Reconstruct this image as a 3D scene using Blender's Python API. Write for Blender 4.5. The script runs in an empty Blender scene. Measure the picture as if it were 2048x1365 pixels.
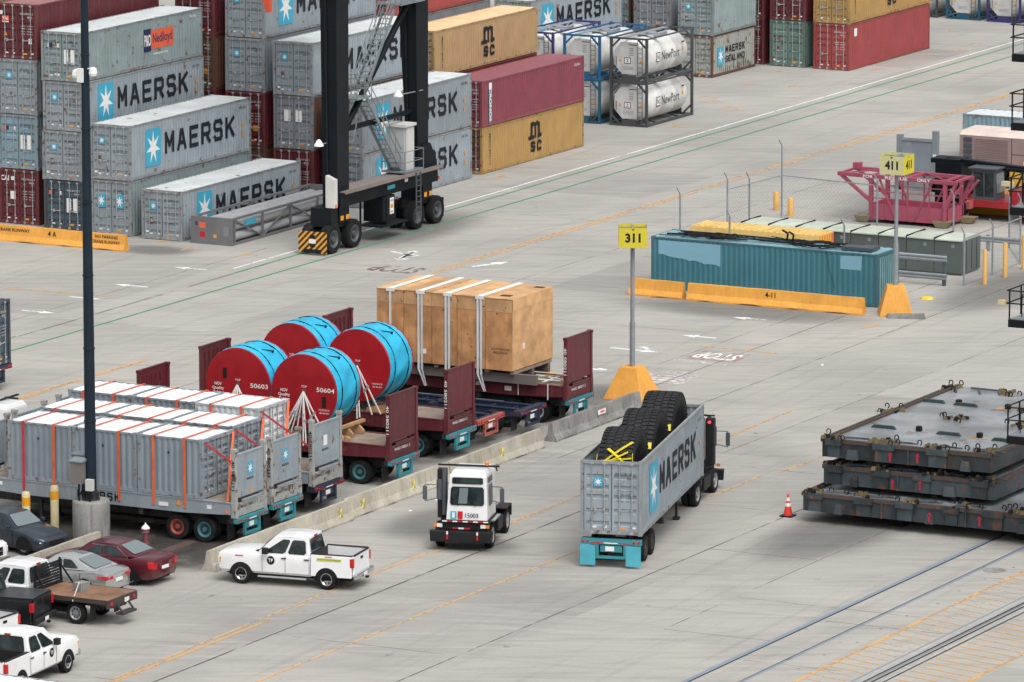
import bpy, bmesh, math, random
from mathutils import Vector, Matrix
R = math.radians
random.seed(7)
scene = bpy.context.scene
COL = scene.collection

# ---------------------------------------------------------------- camera, sky, sun, exposure
cam_data = bpy.data.cameras.new('camera')
cam_data.sensor_width = 36.0
cam_data.sensor_fit = 'HORIZONTAL'
cam_data.lens = 212.95
cam_data.clip_start = 1.0
cam_data.clip_end = 6000.0
cam = bpy.data.objects.new('camera', cam_data)
COL.objects.link(cam)
CY, CP, CR = R(62.035317), R(10.241815), R(-0.0556801)
fw = Vector((math.sin(CY) * math.cos(CP), math.cos(CY) * math.cos(CP), -math.sin(CP)))
rt = Vector((math.cos(CY), -math.sin(CY), 0))
up = rt.cross(fw)
rt2 = rt * math.cos(CR) + up * math.sin(CR)
up2 = -rt * math.sin(CR) + up * math.cos(CR)
M = Matrix((rt2, up2, -fw)).transposed().to_4x4()
M.translation = Vector((-250.0, -130.0, 50.26))
cam.matrix_world = M
scene.camera = cam

SUN_EL, SUN_AZ = 58.0, -128.0        # azimuth of the sun as seen from the yard, degrees from +x toward +y
world = bpy.data.worlds.new('World')
scene.world = world
world.use_nodes = True
wn = world.node_tree
wn.nodes.clear()
wo = wn.nodes.new('ShaderNodeOutputWorld')
wb = wn.nodes.new('ShaderNodeBackground')
sky = wn.nodes.new('ShaderNodeTexSky')
sky.sky_type = 'NISHITA'
sky.sun_disc = False
sky.sun_elevation = R(SUN_EL)
sky.sun_rotation = R(90.0 - SUN_AZ)
sky.air_density = 1.6
sky.dust_density = 7.0
sky.ozone_density = 1.0
hs = wn.nodes.new('ShaderNodeHueSaturation')
hs.inputs['Saturation'].default_value = 0.22      # an overcast sky has little blue in it
wn.links.new(sky.outputs[0], hs.inputs['Color'])
wn.links.new(hs.outputs[0], wb.inputs['Color'])
wb.inputs['Strength'].default_value = 0.15
wn.links.new(wb.outputs[0], wo.inputs[0])
sd = bpy.data.lights.new('sun', 'SUN')
sd.energy = 0.8
sd.angle = R(45)
sd.color = (1.0, 0.985, 0.96)
sun = bpy.data.objects.new('sun', sd)
COL.objects.link(sun)
sdir = Vector((math.cos(R(SUN_EL)) * math.cos(R(SUN_AZ)), math.cos(R(SUN_EL)) * math.sin(R(SUN_AZ)), math.sin(R(SUN_EL))))
sun.rotation_euler = sdir.to_track_quat('Z', 'Y').to_euler()
sun.location = (0, 0, 90)
scene.view_settings.view_transform = 'Standard'
scene.view_settings.look = 'None'
scene.view_settings.gamma = 1.0
scene.view_settings.exposure = 0.12
scene.render.resolution_x, scene.render.resolution_y = 1024, 682
scene.render.engine = 'CYCLES'

# ---------------------------------------------------------------- materials
MATS = {}


def mat(name, col, rough=0.55, metal=0.0, var=0.12, dirt=0.25, dirtcol=(0.16, 0.14, 0.115), rust=0.0,
        scale=1.0, streak=True, spec=0.5, rv=0.1, coat=0.0, bump=0.0, trans=0.0, emit=0.0):
    """painted / bare surface: cloudy value change, vertical grime, patches of rust"""
    if name in MATS:
        return MATS[name]
    m = bpy.data.materials.new(name)
    m.use_nodes = True
    nt = m.node_tree
    N, Lk = nt.nodes, nt.links
    b = N['Principled BSDF']
    b.inputs['Roughness'].default_value = rough
    b.inputs['Metallic'].default_value = metal
    b.inputs['Specular IOR Level'].default_value = spec
    if coat:
        b.inputs['Coat Weight'].default_value = coat
        b.inputs['Coat Roughness'].default_value = 0.08
    if trans:
        b.inputs['Transmission Weight'].default_value = trans
    if emit:
        b.inputs['Emission Color'].default_value = (*col, 1)
        b.inputs['Emission Strength'].default_value = emit
    c = (col[0], col[1], col[2], 1)
    if var == 0 and dirt == 0 and rust == 0:
        b.inputs['Base Color'].default_value = c
        MATS[name] = m
        return m
    tc = N.new('ShaderNodeTexCoord')
    oi = N.new('ShaderNodeObjectInfo')
    mu = N.new('ShaderNodeMath'); mu.operation = 'MULTIPLY'; mu.inputs[1].default_value = 57.0
    Lk.new(oi.outputs['Random'], mu.inputs[0])
    ad = N.new('ShaderNodeVectorMath'); ad.operation = 'ADD'
    Lk.new(tc.outputs['Object'], ad.inputs[0]); Lk.new(mu.outputs[0], ad.inputs[1])

    def noise(sc, det, vec=None, sx=1, sy=1, sz=1):
        n = N.new('ShaderNodeTexNoise')
        n.inputs['Scale'].default_value = sc; n.inputs['Detail'].default_value = det
        if (sx, sy, sz) != (1, 1, 1):
            mp = N.new('ShaderNodeMapping'); mp.inputs['Scale'].default_value = (sx, sy, sz)
            Lk.new(ad.outputs[0], mp.inputs[0]); Lk.new(mp.outputs[0], n.inputs['Vector'])
        else:
            Lk.new(ad.outputs[0], n.inputs['Vector'])
        return n.outputs['Fac']

    def rng(sock, a, b_, lo=0.0, hi=1.0):
        r = N.new('ShaderNodeMapRange')
        r.inputs[1].default_value = a; r.inputs[2].default_value = b_
        r.inputs[3].default_value = lo; r.inputs[4].default_value = hi
        Lk.new(sock, r.inputs[0])
        return r.outputs[0]

    def mix(a, b_, fac, kind='MIX'):
        x = N.new('ShaderNodeMix'); x.data_type = 'RGBA'; x.blend_type = kind
        Lk.new(fac, x.inputs['Factor'])
        for s, val in ((x.inputs['A'], a), (x.inputs['B'], b_)):
            if isinstance(val, tuple): s.default_value = val
            else: Lk.new(val, s)
        return x.outputs['Result']
    cur = c
    dk = tuple(v * (1 - var) for v in col) + (1,)
    lt = tuple(min(1, v * (1 + var * 0.7)) for v in col) + (1,)
    cur = mix(dk, lt, rng(noise(0.9 * scale, 4), 0.32, 0.68))
    if dirt:
        if streak:
            f1 = rng(noise(1.0 * scale, 4, None, 7, 7, 0.55), 0.5, 0.78, 0, dirt)
        else:
            f1 = rng(noise(2.2 * scale, 5), 0.48, 0.75, 0, dirt)
        cur = mix(cur, dirtcol + (1,), f1)
        f2 = rng(noise(6.0 * scale, 5), 0.55, 0.8, 0, dirt * 0.7)
        cur = mix(cur, dirtcol + (1,), f2)
    if rust:
        f3 = rng(noise(2.6 * scale, 7), 0.66 - rust * 0.25, 0.72 - rust * 0.2, 0, 0.9)
        cur = mix(cur, (0.15, 0.062, 0.03, 1), f3)
    if rv:
        wh = N.new('ShaderNodeTexWhiteNoise'); wh.noise_dimensions = '1D'; Lk.new(oi.outputs['Random'], wh.inputs['W'])
        hv = N.new('ShaderNodeHueSaturation'); Lk.new(rng(wh.outputs['Value'], 0, 1, 1 - rv, 1 + rv * .6), hv.inputs['Value']); Lk.new(cur, hv.inputs['Color']); cur = hv.outputs[0]
    Lk.new(cur, b.inputs['Base Color'])
    if bump:
        bp = N.new('ShaderNodeBump'); bp.inputs['Strength'].default_value = bump; bp.inputs['Distance'].default_value = 0.03
        Lk.new(noise(9 * scale, 4), bp.inputs['Height']); Lk.new(bp.outputs[0], b.inputs['Normal'])
    MATS[name] = m
    return m


def flat(name, col, rough=0.6, metal=0.0, coat=0.0, emit=0.0):
    return mat(name, col, rough, metal, 0, 0, rust=0, coat=coat, emit=emit, spec=.25 if max(col) < .03 and rough > .3 else .5)


K = {}
K['mgrey'] = mat('weathered_grey_paint', (0.275, 0.325, 0.365), 0.5, dirt=0.3, rust=0.06)
K['mgrey2'] = mat('greenish_grey_paint', (0.25, 0.32, 0.335), 0.55, dirt=0.4, rust=0.18)
K['dgrey'] = mat('slate_grey_paint', (0.215, 0.235, 0.265), 0.5, dirt=0.25, rust=0.0)
K['dblue'] = mat('dark_slate_blue_paint', (0.05, 0.085, 0.115), 0.5, dirt=0.3, rust=0.1)
K['bgrey'] = mat('blue_grey_paint', (0.215, 0.325, 0.385), 0.5, dirt=0.25, rust=0.05)
K['maroon'] = mat('maroon_paint', (0.115, 0.016, 0.024), 0.5, dirt=0.25, rust=0.1)
K['maroon2'] = mat('faded_maroon_paint', (0.215, 0.045, 0.068), 0.55, dirt=0.15)
K['red'] = mat('red_oxide_paint', (0.31, 0.055, 0.058), 0.5, dirt=0.15)
K['tan'] = mat('tan_paint', (0.46, 0.305, 0.155), 0.55, dirt=0.14)
K['ochre'] = mat('ochre_paint', (0.40, 0.245, 0.085), 0.55, dirt=0.14)
K['brown'] = mat('rusty_brown_paint', (0.14, 0.065, 0.04), 0.6, dirt=0.4, rust=0.4)
K['dgreen'] = mat('dark_green_paint', (0.14, 0.235, 0.205), 0.55, dirt=0.4, rust=0.25)
K['whiteroof'] = mat('toplit_white_roof', (0.84, 0.86, 0.87), 0.5, dirt=0.04, streak=False)  # light falling on the tops is put into this colour, far above the sides
K['roofg'] = mat('toplit_grey_roof', (0.62, 0.66, 0.67), 0.5, dirt=0.18, streak=False, rust=0.04, scale=0.6)  # lit copy of the grey side paints, overhead light in the colour
K['rooft'] = mat('toplit_tan_roof', (0.76, 0.57, 0.33), 0.55, dirt=0.12, streak=False)  # tan side paint lightened as a top lit by the sky
K['roofm'] = mat('toplit_maroon_roof', (0.27, 0.085, 0.11), 0.5, dirt=0.2, streak=False)  # faded maroon side paint, lightened for light from above
K['roofm2'] = mat('toplit_red_roof', (0.36, 0.17, 0.17), 0.5, dirt=0.2, streak=False)  # red side paint with the brightness of a lit top painted in
K['frameg'] = mat('grey_frame_paint', (0.36, 0.37, 0.36), 0.55, dirt=0.45, rust=0.45, scale=1.6)
K['bar'] = mat('galvanised_bar', (0.34, 0.36, 0.37), 0.45, dirt=0.3, scale=3)
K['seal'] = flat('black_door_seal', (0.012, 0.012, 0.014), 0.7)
K['black'] = flat('black_marking_paint', (0.012, 0.016, 0.022), 0.6)
K['white'] = flat('white_marking_paint', (0.78, 0.78, 0.77), 0.6)
K['mblue'] = flat('light_blue_logo', (0.045, 0.37, 0.55), 0.5)
K['navy'] = flat('navy_logo', (0.01, 0.02, 0.09), 0.5)
K['orange'] = flat('orange_red_logo', (0.75, 0.13, 0.06), 0.5)
K['yelmark'] = flat('amber_label', (0.75, 0.32, 0.02), 0.5)
K['teal'] = flat('teal_logo', (0.02, 0.28, 0.33), 0.5)
K['steel'] = mat('galvanised_steel', (0.30, 0.33, 0.36), 0.45, 0.3, dirt=0.2, scale=2)
K['dsteel'] = mat('dark_grey_steel', (0.07, 0.085, 0.10), 0.5, dirt=0.2, scale=2)
K['rubber'] = mat('tyre_rubber', (0.013, 0.013, 0.014), 0.85, spec=.2, var=0.3, dirt=0.25, dirtcol=(0.07, 0.065, 0.06), streak=False, scale=2)
K['chassis'] = mat('dark_chassis_steel', (0.02, 0.022, 0.026), 0.6, dirt=0.3, scale=2)
K['tealpaint'] = mat('teal_chassis_paint', (0.03, 0.27, 0.32), 0.55, dirt=0.4, rust=0.15, scale=2)
K['bluech'] = mat('navy_chassis_paint', (0.015, 0.03, 0.07), 0.5, dirt=0.35, rust=0.15, scale=2)
K['wood'] = mat('weathered_plank', (0.30, 0.235, 0.185), 0.8, var=0.25, dirt=0.4, scale=1.5)
K['timber'] = mat('pale_timber', (0.46, 0.27, 0.13), 0.8, var=0.25, dirt=0.25, streak=False, scale=2)
K['conc'] = mat('cast_concrete', (0.44, 0.405, 0.335), 0.9, var=0.2, dirt=0.4, dirtcol=(0.12, 0.11, 0.09), scale=1.0, bump=0.3)
K['conc2'] = mat('stained_concrete', (0.25, 0.245, 0.235), 0.9, var=0.25, dirt=0.7, dirtcol=(0.06, 0.06, 0.055), scale=1.3)
K['yelconc'] = mat('orange_yellow_painted_concrete', (0.74, 0.35, 0.06), 0.7, var=0.1, dirt=0.25, dirtcol=(0.2, 0.12, 0.05), scale=1.5)
K['redlens'] = flat('red_lens', (0.5, 0.012, 0.02), 0.25)
K['whlens'] = flat('clear_lens', (0.75, 0.75, 0.73), 0.15)
K['amblens'] = flat('amber_lens', (0.75, 0.22, 0.02), 0.25)
K['chrome'] = flat('bright_metal', (0.62, 0.62, 0.63), 0.22, 0.9)
K['glass'] = mat('tinted_glass', (0.020, 0.030, 0.033), 0.05, var=.6, dirt=.35, dirtcol=(.10, .12, .12), streak=False, scale=1.5)
K['glass2'] = flat('pale_reflecting_glass', (0.16, 0.20, 0.21), 0.07, 0.0)
K['plastic'] = flat('black_plastic', (0.018, 0.018, 0.02), 0.5)


# ---------------------------------------------------------------- mesh builder
class MB:
    def __init__(s):
        s.v, s.f, s.m = [], [], []

    def add(s, vs, fs, m=0):
        o = len(s.v)
        s.v += [tuple(v) for v in vs]
        for f in fs:
            s.f.append([o + i for i in f]); s.m.append(m)
        return s

    def box(s, x0, x1, y0, y1, z0, z1, m=0):
        return s.add([(x0, y0, z0), (x1, y0, z0), (x1, y1, z0), (x0, y1, z0), (x0, y0, z1), (x1, y0, z1), (x1, y1, z1), (x0, y1, z1)],
                     [(3, 2, 1, 0), (4, 5, 6, 7), (0, 1, 5, 4), (1, 2, 6, 5), (2, 3, 7, 6), (3, 0, 4, 7)], m)

    def hexa(s, b, t, m=0):
        """b, t: four bottom and four top corners, counter-clockwise from above"""
        return s.add(list(b) + list(t), [(3, 2, 1, 0), (4, 5, 6, 7), (0, 1, 5, 4), (1, 2, 6, 5), (2, 3, 7, 6), (3, 0, 4, 7)], m)

    def bar(s, p, q, w, h=None, m=0):
        h = h or w
        p, q = Vector(p), Vector(q)
        d = (q - p)
        if d.length < 1e-6: return s
        d.normalize()
        a = Vector((0, 0, 1)) if abs(d.z) < 0.95 else Vector((1, 0, 0))
        x = d.cross(a).normalized() * (w / 2)
        y = x.cross(d).normalized() * (h / 2)
        return s.add([p - x - y, p + x - y, p + x + y, p - x + y, q - x - y, q + x - y, q + x + y, q - x + y],
                     [(3, 2, 1, 0), (4, 5, 6, 7), (0, 1, 5, 4), (1, 2, 6, 5), (2, 3, 7, 6), (3, 0, 4, 7)], m)

    def tube(s, p, q, r, n=8, m=0, r2=None):
        p, q = Vector(p), Vector(q)
        r2 = r if r2 is None else r2
        d = (q - p).normalized()
        a = Vector((0, 0, 1)) if abs(d.z) < 0.95 else Vector((1, 0, 0))
        x = d.cross(a).normalized(); y = x.cross(d).normalized()
        vs = []
        for c, rr in ((p, r), (q, r2)):
            for i in range(n):
                t = 2 * math.pi * i / n
                vs.append(c + x * math.cos(t) * rr + y * math.sin(t) * rr)
        fs = [(i, (i + 1) % n, n + (i + 1) % n, n + i) for i in range(n)] + [tuple(range(n))[::-1], tuple(range(n, 2 * n))]
        return s.add(vs, fs, m)

    def path(s, pts, r, n=6, m=0):
        for a, b in zip(pts[:-1], pts[1:]):
            if (Vector(a) - Vector(b)).length > 1e-5: s.tube(a, b, r, n, m)
        return s

    def prism(s, poly, ax, a, b, m=0):
        """poly in the two other axes (x: (y,z), y: (x,z), z: (x,y))"""
        def pt(u, v, w):
            return {'x': (w, u, v), 'y': (u, w, v), 'z': (u, v, w)}[ax]
        n = len(poly)
        vs = [pt(u, v, a) for u, v in poly] + [pt(u, v, b) for u, v in poly]
        fs = [tuple(range(n)), tuple(range(n, 2 * n))[::-1]] + [((i + 1) % n, i, n + i, n + (i + 1) % n) for i in range(n)]
        return s.add(vs, fs, m)

    def lathe(s, prof, ax='z', c=(0, 0, 0), n=24, m=0, caps=True):
        """prof: (radius, height) along the axis; m may be a list, one per band"""
        c = Vector(c)
        vs = []
        for r_, h in prof:
            for i in range(n):
                t = 2 * math.pi * i / n
                u, v = r_ * math.cos(t), r_ * math.sin(t)
                d = {'z': (u, v, h), 'y': (u, h, v), 'x': (h, u, v)}[ax]
                vs.append(c + Vector(d))
        o = len(s.v)
        s.v += [tuple(v) for v in vs]
        for k in range(len(prof) - 1):
            mm = m[k] if isinstance(m, (list, tuple)) else m
            for i in range(n):
                j = (i + 1) % n
                s.f.append([o + k * n + i, o + k * n + j, o + (k + 1) * n + j, o + (k + 1) * n + i]); s.m.append(mm)
        if caps and prof[0][0] > 1e-4: s.f.append([o + i for i in range(n)][::-1]); s.m.append(m[0] if isinstance(m, (list, tuple)) else m)
        if caps and prof[-1][0] > 1e-4: s.f.append([o + (len(prof) - 1) * n + i for i in range(n)]); s.m.append(m[-1] if isinstance(m, (list, tuple)) else m)
        return s

    def quad(s, a, b, c, d, m=0):
        return s.add([a, b, c, d], [(0, 1, 2, 3)], m)

    def poly(s, pts, m=0):
        return s.add(pts, [tuple(range(len(pts)))], m)

    def mesh(s, name, mats, smooth=None):
        me = bpy.data.meshes.new(name)
        me.from_pydata(s.v, [], s.f)
        for mt in (mats if isinstance(mats, (list, tuple)) else [mats]): me.materials.append(mt)
        for p, i in zip(me.polygons, s.m): p.material_index = i
        bm = bmesh.new(); bm.from_mesh(me)
        bmesh.ops.recalc_face_normals(bm, faces=[f for f in bm.faces])
        bm.to_mesh(me); bm.free()
        if smooth:
            me.shade_smooth(); me.set_sharp_from_angle(angle=R(smooth))
        me.update()
        return me

    def build(s, name, mats, parent=None, loc=(0, 0, 0), rz=0.0, smooth=None, bevel=0.0, label=None):
        return place(name, s.mesh(name, mats, smooth), parent, loc, rz, bevel, label)


def place(name, me, parent=None, loc=(0, 0, 0), rz=0.0, bevel=0.0, label=None, rot=None):
    o = bpy.data.objects.new(name, me)
    COL.objects.link(o)
    o.location = loc
    o.rotation_euler = rot if rot else (0, 0, rz)
    if parent is not None: o.parent = parent
    if bevel:
        b = o.modifiers.new('edge', 'BEVEL'); b.width = bevel; b.segments = 2; b.limit_method = 'ANGLE'
    if label: o['label'] = label
    return o


def setmat(o, *ms):
    for i, m in enumerate(ms):
        if m is None: continue
        o.material_slots[i].link = 'OBJECT'; o.material_slots[i].material = m
    return o


def thing(name, label, cat, loc=(0, 0, 0), rz=0.0, group=None):
    o = bpy.data.objects.new(name, None)
    COL.objects.link(o)
    o.empty_display_size = 0.3
    o.location = loc; o.rotation_euler = (0, 0, rz)
    return tag(o, label, cat, group)


def tag(o, label, cat, group=None):
    o['label'] = label; o['category'] = cat
    if group: o['group'] = group
    return o


def struct(o, kind='structure'):
    o['kind'] = kind
    return o


def copy_tree(o, parent=None):
    c = o.copy(); COL.objects.link(c)
    if parent is not None: c.parent = parent
    for ch in list(o.children): copy_tree(ch, c)
    return c


FACE = {'-x': ((0, -1, 0), (0, 0, 1)), '+x': ((0, 1, 0), (0, 0, 1)), '-y': ((1, 0, 0), (0, 0, 1)), '+y': ((-1, 0, 0), (0, 0, 1)),
        'top': ((1, 0, 0), (0, 1, 0)), 'topr': ((0, -1, 0), (1, 0, 0)), 'topl': ((0, 1, 0), (-1, 0, 0)),
        '-yv': ((0, 0, -1), (1, 0, 0))}
TXT = {}


def text_mesh(s, bold):
    k = (s, bold)
    if k not in TXT:
        cu = bpy.data.curves.new('lettering', 'FONT')
        cu.body = s; cu.size = 1.0; cu.offset = bold; cu.resolution_u = 3
        cu.align_x = 'LEFT'; cu.extrude = 0.0
        o = bpy.data.objects.new('tmp', cu)
        COL.objects.link(o)
        dg = bpy.context.evaluated_depsgraph_get()
        me = bpy.data.meshes.new_from_object(o.evaluated_get(dg))
        bpy.data.objects.remove(o)
        bpy.data.curves.remove(cu)
        me.materials.clear(); me.materials.append(K['black'])
        xs = [v.co.x for v in me.vertices] or [0]; ys = [v.co.y for v in me.vertices] or [0]
        bx = (min(xs), max(xs), min(ys), max(ys))
        for v in me.vertices:
            v.co.x -= (bx[0] + bx[1]) / 2; v.co.y -= (bx[2] + bx[3]) / 2; v.co.z = 0
        TXT[k] = (me, max(1e-3, bx[1] - bx[0]), max(1e-3, bx[3] - bx[2]))
    return TXT[k]


def T(parent, s, h, m, loc, face='-x', w=None, bold=0.0, name='lettering', basis=None):
    """one line of writing, centred on loc, h metres high"""
    me, bw, bh = text_mesh(s, bold)
    X, Y = basis if basis else FACE[face]
    X, Y = Vector(X), Vector(Y); Z = X.cross(Y)
    o = bpy.data.objects.new(name, me); COL.objects.link(o)
    sy = h / bh; sx = (w / bw) if w else sy
    mm = Matrix((X, Y, Z)).transposed().to_4x4() @ Matrix.Diagonal((sx, sy, 1, 1))
    mm.translation = Vector(loc)
    if parent is not None: o.parent = parent
    o.matrix_local = mm
    setmat(o, m)
    return o


STROKE = {   # block letters in a unit square, centre lines
    'M': [[(0, 0), (0, 1)], [(0, 1), (.5, .35)], [(.5, .35), (1, 1)], [(1, 1), (1, 0)]],
    'A': [[(0, 0), (.42, 1)], [(.58, 1), (1, 0)], [(.2, .32), (.8, .32)], [(.40, .98), (.60, .98)]],
    'E': [[(0, 0), (0, 1)], [(0, 1), (1, 1)], [(0, .52), (.85, .52)], [(0, 0), (1, 0)]],
    'R': [[(0, 0), (0, 1)], [(0, 1), (.85, 1)], [(.85, 1), (1, .88)], [(1, .88), (1, .58)], [(1, .58), (.85, .46)], [(.85, .46), (0, .46)], [(.55, .46), (1, 0)]],
    'S': [[(1, .84), (.85, 1)], [(.85, 1), (.15, 1)], [(.15, 1), (0, .86)], [(0, .86), (0, .66)], [(0, .66), (.15, .53)], [(.15, .53), (.85, .5)], [(.85, .5), (1, .36)], [(1, .36), (1, .14)], [(1, .14), (.85, 0)], [(.85, 0), (.15, 0)], [(.15, 0), (0, .16)]],
    'K': [[(0, 0), (0, 1)], [(0, .42), (1, 1)], [(.38, .6), (1, 0)]],
    'L': [[(0, 0), (0, 1)], [(0, 0), (1, 0)]],
    'N': [[(0, 0), (0, 1)], [(0, 1), (1, 0)], [(1, 0), (1, 1)]],
    'D': [[(0, 0), (0, 1)], [(0, 1), (.7, 1)], [(.7, 1), (1, .75)], [(1, .75), (1, .25)], [(1, .25), (.7, 0)], [(.7, 0), (0, 0)]],
    'm': [[(0, 0), (0, 1)], [(0, .8), (.2, 1)], [(.2, 1), (.4, .9)], [(.45, 0), (.45, .9)], [(.45, .85), (.66, 1)], [(.66, 1), (.88, .9)], [(.92, 0), (.92, .9)], [(-.3, -.04), (.2, -.04)], [(.86, -.04), (1.15, .04)]],
    's': [[(1, .84), (.8, 1)], [(.8, 1), (.15, 1)], [(.15, 1), (.05, .6)], [(.05, .6), (1, .42)], [(1, .42), (.85, 0)], [(.85, 0), (0, .1)]],
    'c': [[(1, .8), (.75, 1)], [(.75, 1), (.2, 1)], [(.2, 1), (0, .7)], [(0, .7), (0, .3)], [(0, .3), (.25, 0)], [(.25, 0), (1, .12)]]}


def block(parent, s, h, w, m, loc, face='-y', th=.19, gap=.32, name='lettering'):
    """heavy block lettering built from strokes; th is the stroke width against the height"""
    k = ('blk', s, round(h / w, 3), th)
    if k not in TXT:
        b = MB(); n = len(s); cwid = w / (n + gap * (n - 1)); t = th * h; lw, lh = cwid - t, h - t; q = 0
        for i, ch in enumerate(s):
            ox, oy = -w / 2 + i * cwid * (1 + gap) + t / 2, -h / 2 + t / 2
            for (a, c) in STROKE[ch]:
                p, r = Vector((ox + a[0] * lw, oy + a[1] * lh, 0)), Vector((ox + c[0] * lw, oy + c[1] * lh, 0))
                d = (r - p).normalized(); e = Vector((-d.y, d.x, 0)) * t / 2
                if a[0] == c[0] or a[1] == c[1] or True: p, r = p - d * t * .42, r + d * t * .42
                z = Vector((0, 0, .0004 * (q % 11))); q += 1
                b.quad(p - e + z, r - e + z, r + e + z, p + e + z)
        TXT[k] = b.mesh('lettering', K['black'])
    X, Y = FACE[face]; X, Y = Vector(X), Vector(Y)
    o = bpy.data.objects.new(name, TXT[k]); COL.objects.link(o)
    mm = Matrix((X, Y, X.cross(Y))).transposed().to_4x4(); mm.translation = Vector(loc)
    o.parent = parent; o.matrix_local = mm; setmat(o, m)
    return o


def star_pts(r, n=7, inner=0.42):
    return [((r if k % 2 == 0 else r * inner) * math.sin(math.pi * k / n), (r if k % 2 == 0 else r * inner) * math.cos(math.pi * k / n)) for k in range(2 * n)]


def rrect(w, h, r, n=4):
    out = []
    for cx, cy, a0 in ((w / 2 - r, h / 2 - r, 0), (-w / 2 + r, h / 2 - r, 90), (-w / 2 + r, -h / 2 + r, 180), (w / 2 - r, -h / 2 + r, 270)):
        for k in range(n + 1):
            a = R(a0 + 90 * k / n); out.append((cx + r * math.cos(a), cy + r * math.sin(a)))
    return out


LOGO = {}


def logo(parent, w, h, loc, face='-x', basis=None, sc=1.0):
    """light blue rounded panel with a white seven-pointed star"""
    k = (round(w, 3), round(h, 3), sc)
    if k not in LOGO:
        b = MB(); b.poly([(x, y, 0) for x, y in rrect(w, h, min(w, h) * 0.12)], 0)
        st = star_pts(min(w, h) * 0.46 * sc, 7, 0.36)
        f = h / w if h > w else 1.0
        c = [(0, 0, 0.004)] + [(x, y * min(f, 1.5), 0.004) for x, y in st]
        b.add(c, [(0, 1 + i, 1 + (i + 1) % 14) for i in range(14)], 1)
        me = b.mesh('logo', [K['mblue'], K['white']])
        LOGO[k] = me
    X, Y = basis if basis else FACE[face]
    X, Y = Vector(X), Vector(Y); Z = X.cross(Y)
    o = bpy.data.objects.new('logo', LOGO[k]); COL.objects.link(o)
    mm = Matrix((X, Y, Z)).transposed().to_4x4(); mm.translation = Vector(loc)
    if parent is not None: o.parent = parent
    o.matrix_local = mm
    return o


QD = {}


def marks(parent, face, items, name='label_plate', basis=None):
    """small plates: (x, y, z, width, height, material key); a negative height makes a triangle"""
    X, Y = basis if basis else FACE[face]
    X, Y = Vector(X), Vector(Y); Z = X.cross(Y)
    for x, y, z, w, h, k in items:
        tri = h < 0
        if tri not in QD:
            b = MB()
            b.poly([(-.5, -.5, 0), (.5, -.5, 0), (0, .5, 0)] if tri else [(-.5, -.5, 0), (.5, -.5, 0), (.5, .5, 0), (-.5, .5, 0)])
            QD[tri] = b.mesh(name, K['white'])
        o = bpy.data.objects.new(name, QD[tri]); COL.objects.link(o)
        mm = Matrix((X, Y, Z)).transposed().to_4x4() @ Matrix.Diagonal((w, abs(h), 1, 1)); mm.translation = Vector((x, y, z))
        if parent is not None: o.parent = parent
        o.matrix_local = mm
        setmat(o, K[k])


def wheel_mesh(r, w, key='w'):
    k = ('wheel', round(r, 3), round(w, 3))
    if k not in TXT:
        b = MB(); h = w / 2
        b.lathe([(r * 0.60, -h * 0.86), (r * 0.80, -h), (r * 0.95, -h * 0.92), (r, -h * 0.68), (r, h * 0.68), (r * 0.95, h * 0.92), (r * 0.80, h), (r * 0.60, h * 0.86)], 'y', n=28, caps=False)
        for g in (-0.34, 0.0, 0.34):
            pass
        TXT[k] = b.mesh('wheel', K['rubber'], 40)
    return TXT[k]


def rim_mesh(r, w, style, mname):
    k = ('rim', round(r, 3), round(w, 3), style)
    if k not in TXT:
        b = MB(); h = w / 2
        for sgn in (1, -1):
            b.lathe([(r * 0.62, sgn * h * 0.90), (r * 0.56, sgn * h * 0.92), (r * 0.50, sgn * h * 0.62), (r * 0.42, sgn * h * 0.50), (r * 0.20, sgn * h * 0.52), (r * 0.18, sgn * h * 0.84), (0.001, sgn * h * 0.86)], 'y', n=24, m=([0] * 7 if style else [0, 0, 0, 2, 0, 0, 0]), caps=False)
            if style:   # openings between the spokes
                n = style
                for i in range(n):
                    a0 = 2 * math.pi * (i + 0.22) / n; a1 = 2 * math.pi * (i + 0.78) / n
                    y0, y1 = sgn * (h * 0.62 + 0.012), sgn * (h * 0.55 + 0.012)
                    b.poly([(r * 0.47 * math.cos(a0), y0, r * 0.47 * math.sin(a0)), (r * 0.47 * math.cos(a1), y0, r * 0.47 * math.sin(a1)),
                            (r * 0.28 * math.cos((a0 * .7 + a1 * .3)), y1, r * 0.28 * math.sin((a0 * .7 + a1 * .3))), (r * 0.28 * math.cos((a0 * .3 + a1 * .7)), y1, r * 0.28 * math.sin((a0 * .3 + a1 * .7)))][::1], 1)
        TXT[k] = b.mesh('rim', [K['steel'], K['seal'], K['chassis']], 35)
    return TXT[k]


def wheel(parent, x, y, r, w, rim='steel', style=0, rz=0.0, dual=0.0):
    """wheel part with its rim; dual adds a second tyre inboard at this offset"""
    o = place('wheel', wheel_mesh(r, w), parent, (x, y, r), rz)
    rm = place('rim', rim_mesh(r, w, style, rim), o)
    setmat(rm, K[rim])
    if dual:
        o2 = place('wheel', wheel_mesh(r, w), parent, (x, y + dual, r), rz)
        rm2 = place('rim', rim_mesh(r, w, style, rim), o2); setmat(rm2, K[rim])
    return o


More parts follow.
